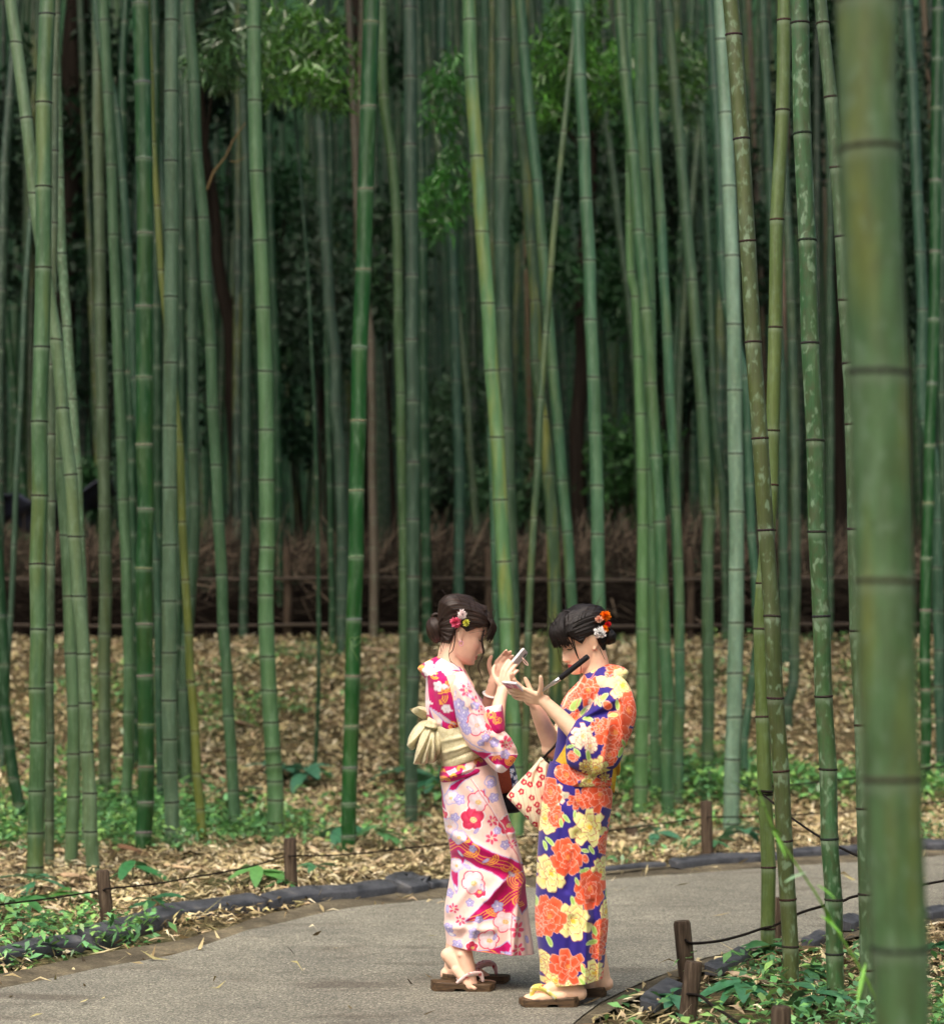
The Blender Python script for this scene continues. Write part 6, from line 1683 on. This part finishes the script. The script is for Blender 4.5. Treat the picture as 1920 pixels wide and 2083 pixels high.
# ================================================================= woman in blue
YB = 9.38
BLUE = srgb(52, 40, 132); ORR = srgb(238, 74, 34); ORE = srgb(252, 112, 74); YEL = srgb(240, 232, 128); YEE = srgb(250, 244, 178); OLN = srgb(255, 190, 170); RLN = srgb(196, 90, 70); LEAFG = srgb(178, 216, 112)
base_b = thing('person', 'woman in dark blue robe with orange and yellow peonies, looking down at a phone', 'person', None, tuple(W(1160, 2045, 9.33)))
base_b.location.z = .022
def peonies(p, lst):
    for kind, cx, cy, r_, *sq in lst:
        s = sq[0] if sq else 1.0; tl = sq[1] if len(sq) > 1 else 0.0
        if kind == 'o': p.peony(cx, cy, r_, cx, ORR, ORE, OLN, srgb(250, 150, 80), s, tl)
        elif kind == 'y': p.peony(cx, cy, r_, cy, YEL, YEE, RLN, srgb(240, 200, 70), s, tl)
        elif kind == 'w': p.peony(cx, cy, r_, cy, srgb(250, 240, 196), srgb(252, 248, 226), srgb(236, 150, 130), srgb(246, 216, 140), s, tl)
        elif kind == 'l': p.leaf(cx, cy, r_, s, LEAFG, srgb(220, 240, 170))
        elif kind == 'b': p.ell(cx, cy, r_, r_ * .7, s, ORE, OLN, 1); p.line([(cx - r_ * .5, cy), (cx + r_ * .5, cy + 1)], .8, OLN)
def robe_b():
    ribs = [(1118, 1550, 1248, 1556, .150), (1113, 1568, 1247, 1572, .162), (1109, 1587, 1245, 1590, .168), (1103, 1627, 1245, 1627, .172), (1097, 1674, 1239, 1674, .168), (1094, 1721, 1233, 1721, .165), (1091, 1775, 1231, 1775, .162), (1089, 1831, 1234, 1831, .162),
            (1089, 1878, 1237, 1874, .162), (1094, 1925, 1233, 1918, .160), (1099, 1965, 1229, 1956, .158), (1102, 1999, 1226, 1986, .156)]
    folds = [(1105, 1940, 1100, 1998, 4, -.012), (1160, 1720, 1196, 1860, 8, .013), (1170, 1690, 1150, 1800, 8, -.008), (1200, 1830, 1208, 1990, 7, -.014), (1190, 1860, 1186, 1990, 7, .010), (1225, 1850, 1215, 1985, 6, .010), (1150, 1620, 1215, 1690, 10, -.008), (1130, 1640, 1120, 1800, 9, .009), (1120, 1850, 1130, 1990, 9, .007), (1160, 1860, 1150, 1980, 8, -.006), (1225, 1640, 1210, 1760, 8, .008)]
    L = loft(ribs, YB, 260, 180, 70, 2.15, folds, ripple(.0035, .05, .03, 15))
    p = Print(L, BLUE)
    peonies(p, [('y', 1194, 1677, 38), ('y', 1106, 1660, 26, 1.3), ('y', 1119, 1768, 34, 1.1), ('y', 1163, 1862, 34, 1.2), ('y', 1221, 1768, 25, 1.3), ('y', 1126, 1985, 26), ('y', 1203, 1972, 30, .9), ('y', 1100, 1950, 18, 1.5), ('w', 1128, 1612, 22), ('y', 1232, 1850, 14, 2), ('y', 1165, 1995, 20, .7),
                ('o', 1217, 1612, 36), ('o', 1118, 1608, 20, 1.6), ('o', 1172, 1621, 22, .8, -.6), ('o', 1150, 1735, 30, 1.45), ('o', 1197, 1800, 32, 1.4, .3), ('o', 1113, 1855, 32, 1.35), ('o', 1150, 1955, 36), ('o', 1222, 1890, 22, 1.5), ('o', 1214, 1925, 18, 1.2), ('o', 1230, 1712, 16, 1.8), ('o', 1128, 1655, 16, 1.6), ('o', 1232, 1985, 14), ('o', 1245, 1670, 10, 1.8), ('o', 1092, 1880, 12, 2.6),
                ('l', 1148, 1658, 9, .9), ('l', 1137, 1667, 8, 1.5), ('l', 1115, 1705, 9, .9), ('l', 1106, 1715, 8, 1.4), ('l', 1184, 1762, 9, -.3), ('l', 1170, 1783, 7, 1.2), ('l', 1162, 1823, 8, 1.3), ('l', 1114, 1905, 10, 1.2), ('l', 1204, 1885, 10, 1.3), ('l', 1200, 1908, 10, -.2), ('l', 1182, 1960, 9, 1.2), ('l', 1180, 1985, 9, .9), ('l', 1234, 1815, 8, 1.5), ('l', 1200, 1722, 8, 1.0), ('l', 1090, 1830, 9, 1.5), ('l', 1186, 1723, 7, .2), ('b', 1187, 1738, 8, 1.2), ('b', 1174, 1812, 7, .9), ('l', 1165, 1650, 6, 1.6)])
    loft_mesh('robe_skirt', L, M_COTTON, base_b, p.C)
    ribs = [(1186, 1372, 1237, 1350, .056), (1180, 1380, 1262, 1355, .090), (1173, 1389, 1277, 1365, .118), (1164, 1398, 1273, 1380, .150), (1155, 1408, 1266, 1396, .176), (1143, 1428, 1266, 1425, .182), (1136, 1450, 1264, 1450, .170), (1134, 1480, 1260, 1480, .152), (1132, 1505, 1256, 1508, .146), (1124, 1550, 1250, 1556, .150)]
    L = loft(ribs, YB, 110, 140, 60, 2.1, [(1185, 1400, 1150, 1470, 7, .010), (1215, 1390, 1175, 1480, 8, -.010), (1200, 1440, 1150, 1490, 6, .009), (1245, 1380, 1225, 1440, 8, .008)], ripple(.003, .06, .05, 16))
    p = Print(L, BLUE)
    peonies(p, [('o', 1192, 1402, 30), ('w', 1160, 1424, 18, .7, -.8), ('w', 1205, 1430, 22, .5, -.7), ('o', 1160, 1405, 16, 1.3, .4), ('o', 1250, 1358, 26, .7, .2), ('o', 1232, 1384, 18, .6, -.4), ('y', 1262, 1392, 28, 1.2), ('o', 1150, 1428, 12), ('o', 1168, 1458, 15, 1.2), ('l', 1166, 1430, 14, -.9), ('l', 1222, 1415, 10, -.7), ('l', 1212, 1424, 9, 1.1), ('l', 1208, 1360, 9, -.7), ('l', 1182, 1445, 9, -.9), ('b', 1227, 1430, 10, .6), ('y', 1190, 1462, 12), ('o', 1270, 1430, 26, 1.4), ('o', 1250, 1465, 24)])
    p.line([z4(*q) for q in ((1100, 1080), (1085, 1160), (1000, 1290), (880, 1420), (820, 1560))], 2.4, srgb(250, 214, 190))
    p.line([z4(*q) for q in ((1300, 1010), (1220, 1120), (1130, 1230), (1010, 1420), (960, 1560))], 1.4, srgb(220, 130, 110))
    loft_mesh('robe_bodice', L, M_COTTON, base_b, p.C)
    # sash
    L = loft([(1143, 1486, 1256, 1490, .150), (1140, 1497, 1258, 1500, .160), (1134, 1520, 1256, 1524, .164), (1126, 1546, 1252, 1550, .166), (1124, 1552, 1248, 1556, .150)], YB, 40, 80, 40, 2.2, [(1130, 1520, 1250, 1524, 3, .005)], ripple(.002, .1, .1, 4))
    loft_mesh('sash', L, M_YELLOW, base_b)
    # folded overlap below the sash
    L = loft([(1126, 1545, 1248, 1556, .150), (1119, 1556, 1250, 1566, .168), (1114, 1575, 1249, 1582, .176), (1115, 1592, 1247, 1594, .172), (1120, 1597, 1243, 1598, .150)], YB, 50, 150, 60, 2.2, [(1150, 1560, 1180, 1592, 5, .008), (1190, 1570, 1230, 1590, 5, -.007), (1165, 1590, 1200, 1570, 4, .006)])
    p = Print(L, BLUE)
    peonies(p, [('o', 1149, 1572, 30), ('o', 1118, 1598, 16, 1.4), ('y', 1194, 1583, 22, .8, -.5), ('o', 1176, 1566, 14), ('o', 1222, 1596, 24), ('y', 1226, 1576, 12, .7, .7), ('w', 1122, 1562, 8)])
    loft_mesh('waist_fold', L, M_COTTON, base_b, p.C)
    # near sleeve
    ribs = [(1224, 1378, 1256, 1372, .02, -.10), (1218, 1388, 1272, 1388, .050, -.125), (1208, 1410, 1283, 1414, .066, -.150), (1196, 1434, 1288, 1442, .072, -.160), (1176, 1456, 1284, 1469, .074, -.168), (1156, 1476, 1275, 1494, .072, -.172), (1148, 1502, 1264, 1516, .070, -.172), (1147, 1532, 1257, 1540, .064, -.170), (1152, 1551, 1246, 1556, .056, -.166), (1174, 1564, 1224, 1566, .040, -.160), (1195, 1570, 1212, 1571, .014, -.155)]
    L = loft(ribs, YB, 140, 140, 60, 2.15, [(1175, 1462, 1240, 1440, 6, -.012), (1180, 1450, 1250, 1415, 7, .010), (1200, 1470, 1196, 1560, 8, -.008), (1170, 1480, 1172, 1550, 8, .009), (1230, 1470, 1220, 1560, 8, .010), (1255, 1420, 1262, 1500, 8, .008), (1152, 1478, 1180, 1468, 4, .006)], ripple(.003, .06, .06, 18))
    p = Print(L, BLUE)
    peonies(p, [('y', 1262, 1392, 30, 1.2), ('o', 1272, 1440, 26, 1.6), ('o', 1243, 1486, 38, 1.1, .3), ('o', 1232, 1530, 18, 1.3), ('w', 1180, 1492, 25), ('w', 1195, 1512, 12, 1.3), ('y', 1206, 1556, 28, .75), ('y', 1186, 1552, 14), ('o', 1210, 1472, 14), ('o', 1262, 1505, 14, 1.3), ('o', 1160, 1532, 9, 1.4, -.4), ('b', 1227, 1430, 10, .6), ('l', 1248, 1430, 9, 1.4), ('l', 1222, 1415, 10, -.7), ('l', 1240, 1450, 8, -.1), ('l', 1155, 1513, 6, -.3), ('l', 1167, 1524, 8, .9), ('l', 1191, 1530, 9, 1.4), ('l', 1256, 1524, 10, -1.2), ('l', 1263, 1506, 7, 1.1), ('b', 1158, 1533, 8, 1.1), ('l', 1192, 1458, 8, .2), ('l', 1210, 1424, 8, 1.2), ('w', 1208, 1420, 10, .5, -.8)])
    loft_mesh('robe_sleeve', L, M_COTTON, base_b, p.C)
    L = loft([(1185, 1392, 1215, 1386, .02, .10), (1160, 1415, 1225, 1420, .055, .14), (1142, 1445, 1205, 1460, .06, .16), (1138, 1475, 1190, 1500, .058, .16), (1142, 1500, 1180, 1520, .045, .16), (1150, 1510, 1175, 1520, .02, .16)], YB, 60, 60, 30, 2.1)
    p = Print(L, BLUE); peonies(p, [('o', 1150, 1450, 20), ('w', 1165, 1430, 16), ('y', 1160, 1490, 18), ('l', 1150, 1475, 8, .7)])
    loft_mesh('robe_sleeve', L, M_COTTON, base_b, p.C)
    bow = None
    for i, rb in enumerate([[(1250, 1530, 1262, 1524, .03, -.02), (1240, 1556, 1256, 1552, .05, -.03), (1230, 1582, 1252, 1580, .055, -.04), (1234, 1604, 1250, 1600, .045, -.03), (1244, 1612, 1250, 1610, .015, -.03)],
                            [(1252, 1538, 1262, 1536, .03, .02), (1249, 1556, 1263, 1548, .05, .02), (1250, 1574, 1264, 1564, .05, .02), (1254, 1580, 1262, 1576, .02, .02)],
                            [(1256, 1524, 1264, 1532, .02, .0), (1264, 1510, 1272, 1520, .034, .0), (1270, 1502, 1277, 1512, .03, .0), (1273, 1501, 1277, 1506, .01, .0)]]):
        L = loft(rb, YB, 34, 40, 24, 2.3, [(rb[0][0], rb[0][1], rb[-1][0], rb[-1][1], 4, -.010), (rb[0][2], rb[0][3], rb[-1][2], rb[-1][3], 4, .007)], ripple(.002, .15, .15, i + 9))
        o = loft_mesh('bow' if bow is None else 'bow_loop', L, M_YELLOW, base_b if bow is None else bow)
        if bow is None: bow = o
robe_b()

FB = Frame(1184, 1303, YB, math.radians(180 + 25), math.radians(22))
def body_b():
    mb = MB()
    V, F = head_vf(); mb.add(FB(V), F)
    for s in (-1, 1):
        mb.ball(FB([(-.008, s * .071, -.008)])[0], (1, 1, 1), FB.R @ rotz(s * -.5) @ np.diag((.018, .006, .031)), 14, 10)
        mb.ball(FB([(-.004, s * .072, -.034)])[0], .008, None, 10, 8)
    Y = YB
    limb(mb, [W(1210, 1412, Y), W(1214, 1385, Y), W(1212, 1352, Y), W(1205, 1325, Y), W(1196, 1300, Y)], [.085, .060, .050, .050, .055])
    limb(mb, [W(1240, 1408, Y - .13), W(1222, 1396, Y - .06), W(1210, 1396, Y + .06), W(1196, 1408, Y + .13)], [.045, .055, .055, .045])
    limb(mb, [W(1212, 1410, Y), W(1205, 1470, Y), W(1195, 1540, Y), W(1185, 1610, Y)], [.085, .095, .085, .11])
    limb(mb, [W(1170, 1610, Y - .07), W(1152, 1780, Y - .07), W(1162, 1920, Y - .075), W(1168, 1998, Y - .09), W(1168, 2012, Y - .095)], [.075, .056, .044, .036, .035])
    limb(mb, [W(1190, 1610, Y + .07), W(1185, 1780, Y + .09), W(1205, 1920, Y + .12), W(1222, 1985, Y + .135), W(1222, 1998, Y + .135)], [.075, .055, .048, .036, .034])
    foot(mb, W(1180, 2036, Y - .10), np.array([-1, -.05, -.01]), 0, -1)
    foot(mb, W(1234, 2016, Y + .135), np.array([-1, .02, -.015]), 0, 1)
    # near (left) arm
    limb(mb, [W(1243, 1402, Y - .14), W(1225, 1470, Y - .175), W(1205, 1526, Y - .175), W(1196, 1520, Y - .175)], [.048, .042, .037, .036])
    limb(mb, [W(1203, 1526, Y - .175), W(1170, 1490, Y - .165), W(1135, 1454, Y - .15), W(1106, 1426, Y - .14)], [.037, .036, .029, .0225])
    hand(mb, W(1105, 1425, Y - .14), (-.95, .05, .30), (.1, -.80, -.60), (0, -.55, .83), [(-4, 34, 24), (4, 30, 20), (12, 20, 14), (18, 16, 12)], (-.97, .10, .05), (.14, .04, -.06, -.15), .89, (.10, .98, -.05, .32, .85, .12))
    # far (right) arm
    limb(mb, [W(1196, 1402, Y + .14), W(1155, 1470, Y + .165), W(1124, 1524, Y + .15), W(1120, 1516, Y + .145)], [.048, .043, .038, .037])
    limb(mb, [W(1124, 1523, Y + .15), W(1112, 1490, Y + .12), W(1098, 1458, Y + .07), W(1088, 1434, Y + .045)], [.038, .037, .030, .0225])
    hand(mb, W(1088, 1434, Y + .045), (-.62, -.35, .62), (-.3, .55, -.75), (-.1, .7, .6), [(14, 20, 14), (16, 22, 14), (20, 24, 14), (26, 26, 16)], (-.85, -.30, .42), (.12, .04, -.06, -.16), .94)
    remesh_body('body', mb, base_b, face_colours(FB, SKIN_B, srgb(206, 84, 82)))
body_b()

def hair_b():
    V, F, fl, al = hair_shell([0, 36, 50, 62, 74, 92, 110, 130, 180], [.046, .042, .022, -.004, .014, .014, -.028, -.068, -.084], .017, .020, .012, .020, (.014, 140, .07), (-1, 0, -.25), (.05, 0, .11))
    h = hair_obj('hair', (FB(V), F), M_HAIR_B, base_b, fl, al)
    m = MB()
    V, F = ball_vf((0, 0, 0), (.026, .034, .030), None, 30, 20); a = np.arctan2(V[:, 2], V[:, 0]); V = V * (1 + .05 * np.sin(6 * a + V[:, 1] * 80))[:, None] + W(1240, 1296, YB); m.add(V, F)
    limb(m, [W(1222, 1298, YB), W(1236, 1296, YB)], [.036, .026])
    hair_obj('bun', m, M_HAIR_B, h)
    m = MB(); rr = np.random.default_rng(18)
    for k in range(230):                                   # straight fringe falling to the eyes
        s = rr.uniform(-1, 1)
        st = (.035 + rr.uniform(-.006, .012), s * .018, .128 + rr.uniform(-.003, .005))
        md = (.102 - .020 * s * s, s * .056, .088 + rr.uniform(-.004, .006))
        en = (.112 - .034 * s * s + rr.uniform(-.004, .006), s * .066, .026 - .016 * abs(s) ** 2 + rr.uniform(-.010, .008))
        P = FB([st, md, (.120 - .034 * s * s, s * .066, .056), en]); strand(m, P, rr.uniform(.0014, .0030), .0008, None, 16)
    for k in range(230):                                   # combed back to the bun
        s = rr.uniform(-1, 1); o = rr.uniform(0, .006)
        q = abs(s)
        st = FB([(.030 - .02 * q, s * .060, .132 + o - .055 * s * s)])[0]; md = FB([(-.035, s * .090, .106 + o - .070 * s * s)])[0]; mq = FB([(-.098 - o, s * .060, .040 - .035 * s * s)])[0]
        strand(m, [st, md, mq, W(1230, 1297, YB) + np.array([0, -s * .02, 0])], rr.uniform(.0014, .0030), .001, None, 16)
    hair_obj('hair_locks', m, M_HAIR_B, h)
    m = MB()
    for P, r in (([(1160, 1290, -.085), (1165, 1310, -.088), (1172, 1330, -.086), (1180, 1348, -.078), (1181, 1366, -.075), (1180, 1374, -.07)], .0035), ([(1164, 1290, -.085), (1170, 1318, -.088), (1178, 1344, -.080)], .003), ([(1131, 1310, -.05), (1135, 1325, -.05), (1138, 1342, -.05), (1146, 1356, -.055)], .0016), ([(1220, 1320, -.05), (1224, 1330, -.05), (1230, 1342, -.05)], .0016)):
        strand(m, [W(a, b, YB + c) for a, b, c in P], r, .0007)
    for k in range(60):
        a_, b_ = rr.uniform(-2.6, 2.6), rr.uniform(.02, .11)
        q0 = np.array([math.cos(a_) * .095, math.sin(a_) * .078, b_]); q1 = q0 * rr.uniform(1.2, 1.38) + np.array([-.02, 0, .004]); q2 = q1 + np.array([rr.uniform(-.04, .01), rr.uniform(-.02, .02), rr.uniform(-.03, .01)])
        strand(m, FB([q0, q1, q2]), .0010, .0004, None, 10)
    hair_obj('loose_strands', m, M_HAIR_B, h)
    eyes(FB, base_b)
    for c, r, cols, sd_, d in (((1231, 1253), .0235, (srgb(240, 110, 10), srgb(252, 140, 24)), 11, -.070), ((1218, 1260), .017, (srgb(244, 150, 120), srgb(246, 206, 180)), 12, -.082), ((1236, 1270), .014, (srgb(206, 20, 40), srgb(226, 40, 50)), 13, -.074), ((1230, 1279), .017, (srgb(236, 120, 10), srgb(250, 150, 20)), 14, -.080)):
        pompom('hair_flower', W(c[0], c[1], YB + d), r, cols, base_b, sd_, 150)
    pompom('hair_flower', W(1220, 1287, YB - .086), .028, (srgb(236, 236, 232), srgb(246, 246, 246)), base_b, 15, 110)
    ylw = srgb(226, 216, 110)
    sandal(base_b, 1055, 1179, YB - .105, .022, False, M_SANDAL, (ylw, srgb(190, 60, 50), srgb(246, 242, 220), srgb(236, 226, 120)), 7, .036)
    sandal(base_b, 1112, 1234, YB + .135, .022, False, M_SANDAL, (ylw, srgb(220, 200, 40), srgb(230, 214, 80)), 8, .036)
hair_b()

# ================================================================= things held and carried
def rounded_slab(c, u, v, size, r=.008, n=5):
    """phone-like slab: u along its length, v across; returns V, F"""
    u = unit(u); v = unit(np.asarray(v) - u * np.dot(u, v)); w = np.cross(u, v)
    a, b, t = size[0] / 2, size[1] / 2, size[2] / 2
    ring = []
    for sx, sy, a0 in ((1, 1, 0), (-1, 1, 90), (-1, -1, 180), (1, -1, 270)):
        for k in range(n):
            q = math.radians(a0 + 90 * k / (n - 1)); ring.append((sx * (a - r) + r * math.cos(q), sy * (b - r) + r * math.sin(q)))
    V = []; m = len(ring)
    for z, k in ((-t, .96), (-t * .6, 1), (t * .6, 1), (t, .96)):
        V += [c + u * x * k + v * y * k + w * z for x, y in ring]
    F = grid_faces(4, m).tolist(); F += [tuple(range(m))[::-1], tuple(range(3 * m, 4 * m))]
    return V, F, u, v, w
def phone(label, c, u, v, case, screen_c, charm=False):
    c = np.asarray(c); root = thing('phone', label, 'phone', None, tuple(c))
    V, F, u, v, w = rounded_slab(c, u, v, (.142, .070, .010)); o = mesh('phone_case', V, F, case, root, False)
    V, F, *_ = rounded_slab(c + w * .0053, u, v, (.128, .062, .0012), .004); mesh('screen', V, F, screen_c, root, False)
    V, F, *_ = rounded_slab(c - w * .0055 + u * .052 + v * .018, u, v, (.022, .012, .003), .005); mesh('camera_bump', V, F, plain('lens_glass', (.02, .02, .025), .15, .6), root, False)
    return root, u, v, w
WHITECASE = plain('white_case', srgb(226, 224, 230), .35, .5)
t = NT('pink_screen', .2, .5); vv = t.coords((30, 30, 30)); t.base(t.ramp(t.noise(1, 2, .5, vv), [(.4, srgb(206, 96, 132)), (.55, srgb(240, 190, 200)), (.65, srgb(150, 60, 80))])); SCREEN = t.m
root, u, v, w = phone('white phone with a pink charm held up in both hands by the woman in pink', W(1046, 1350, YA - .045), (.64, .06, .76), (.25, .93, -.26), WHITECASE, plain('dim_screen', srgb(60, 56, 70), .15, .5))
m = MB(); c0 = W(1062, 1338, YA - .08)
m.tube(catmull([c0, W(1066, 1342, YA - .085), W(1072, 1348, YA - .085), W(1074, 1353, YA - .085), W(1070, 1352, YA - .085), W(1064, 1345, YA - .083)], 22), .0016, 6); m.build('charm', plain('charm_ribbon', srgb(236, 186, 180), .5), root)
phone('phone with a pink picture lying in the palm of the woman in blue', W(1053, 1405, YB - .125), (.50, .72, -.48), (.82, -.48, -.12), WHITECASE, SCREEN)

root = thing('selfie_stick', 'selfie stick with black grip and silver rod held slanting by the woman in blue', 'selfie stick', None, tuple(W(1097, 1409, YB - .15)))
a, b, c = W(1196, 1335, YB - .245), W(1139, 1380, YB - .20), W(1094, 1411, YB - .16)
d = unit(a - b)
m = MB(); m.tube([b, b + d * .004, b + d * .006, a - d * .004, a], [.0085, .0105, .0108, .0108, .009], 16, cap=False); m.tube([b + (a - b) * .965, b + (a - b) * .975], .0113, 16, cap=False); m.build('grip', plain('black_foam', srgb(24, 23, 26), .75, .3), root)
m = MB(); m.tube([b, b + (c - b) * .38], .0082, 14, cap=False); m.tube([b + (c - b) * .38, b + (c - b) * .40, c], [.0082, .0058, .0055], 14, cap=False); q = NT('brushed_steel', .32); q.base(srgb(206, 208, 206)); q.p.inputs['Metallic'].default_value = .85; m.build('rod', q.m, root)

def bag_b():
    root = thing('bag', 'cream drawstring bag with small red flowers hanging from the arm of the woman in blue', 'bag', None, tuple(W(1075, 1620, YB + .14)))
    ribs = [(1100, 1538, 1118, 1551, .022), (1089, 1552, 1120, 1573, .042), (1073, 1570, 1118, 1605, .052), (1051, 1594, 1114, 1645, .058), (1034, 1615, 1102, 1682, .052), (1031, 1621, 1095, 1688, .030), (1036, 1626, 1092, 1684, .008)]
    L = loft(ribs, YB + .14, 90, 110, 40, 2.4, [(1098, 1550, 1085, 1590, 4, -.008), (1110, 1556, 1108, 1600, 4, .007), (1100, 1545, 1070, 1580, 4, .006)], ripple(.002, .1, .1, 2))
    p = Print(L, srgb(232, 220, 190))
    for k in range(9): p.line([(1090 - k * 9, 1560 + k * 4), (1112 - k * 9, 1690 + k * 2)], .7, srgb(206, 130, 120))
    for x, y in ((510, 950), (360, 1020), (380, 1145), (495, 1145), (262, 1245), (400, 1320), (140, 1300), (225, 1440), (365, 1480), (500, 1510), (330, 1600), (440, 1690), (560, 1330), (300, 1120), (540, 1050), (100, 1380), (470, 1420)):
        cx, cy = z6(x, y); p.ell(cx, cy, 6, 6.4, 0, srgb(186, 30, 62), None, 0, .1, 5); p.ell(cx, cy, 2.2, 2.2, 0, CREAM)
    loft_mesh('pouch', L, M_COTTON, root, p.C)
    L = loft([(1098, 1536, 1118, 1550, .026), (1101, 1541, 1119, 1555, .027), (1103, 1545, 1118, 1557, .022)], YB + .14, 12, 30, 20, 2.2); loft_mesh('rim', L, plain('black_band', srgb(26, 22, 24), .7), root)
    m = MB(); m.tube(catmull([W(1106, 1542, YB + .14), W(1114, 1532, YB + .11), W(1126, 1520, YB + .10), W(1140, 1500, YB + .11), W(1146, 1496, YB + .17), W(1134, 1518, YB + .20), W(1118, 1534, YB + .18), W(1112, 1546, YB + .15)], 40), .0048, 8); m.build('strap', plain('black_cord', srgb(28, 24, 28), .7), root)
bag_b()
def bag_a():
    Y = YA + .2
    root = thing('bag', 'navy flowered bag with a rust brown panel hanging behind the woman in pink', 'bag', None, tuple(W(1035, 1600, Y)))
    L = loft([(998, 1545, 1040, 1548, .02), (1000, 1556, 1046, 1556, .045), (1004, 1585, 1052, 1580, .050), (1008, 1615, 1057, 1608, .052), (1014, 1645, 1058, 1642, .050), (1018, 1655, 1056, 1652, .03)], Y, 60, 70, 30, 3)
    p = Print(L, srgb(36, 40, 78))
    for x, y in ((1042, 1566), (1048, 1580), (1038, 1575), (1046, 1598), (1052, 1590)):
        p.star(x, y, 5, 5, x, srgb(226, 206, 150) if int(x) % 2 else srgb(196, 200, 220), None, srgb(230, 150, 60), .4)
    p.poly([(990, 1614), (1070, 1606), (1070, 1670), (990, 1670)], srgb(24, 20, 30))
    loft_mesh('bag_body', L, M_COTTON, root, p.C)
    L = loft([(1004, 1556, 1033, 1556, .008, -.05), (1006, 1570, 1036, 1566, .012, -.055), (1012, 1608, 1042, 1604, .012, -.056), (1014, 1614, 1042, 1608, .006, -.054)], Y, 24, 30, 16, 4); loft_mesh('panel', L, plain('rust_leather', srgb(126, 52, 30), .6), root)
    m = MB(); m.tube(catmull([W(1006, 1556, Y), W(1000, 1530, Y - .01), W(998, 1505, Y - .03), W(1012, 1500, Y - .03), W(1030, 1530, Y), W(1040, 1556, Y)], 30), .006, 8); m.build('handle', plain('navy_strap', srgb(30, 30, 56), .7), root)
bag_a()
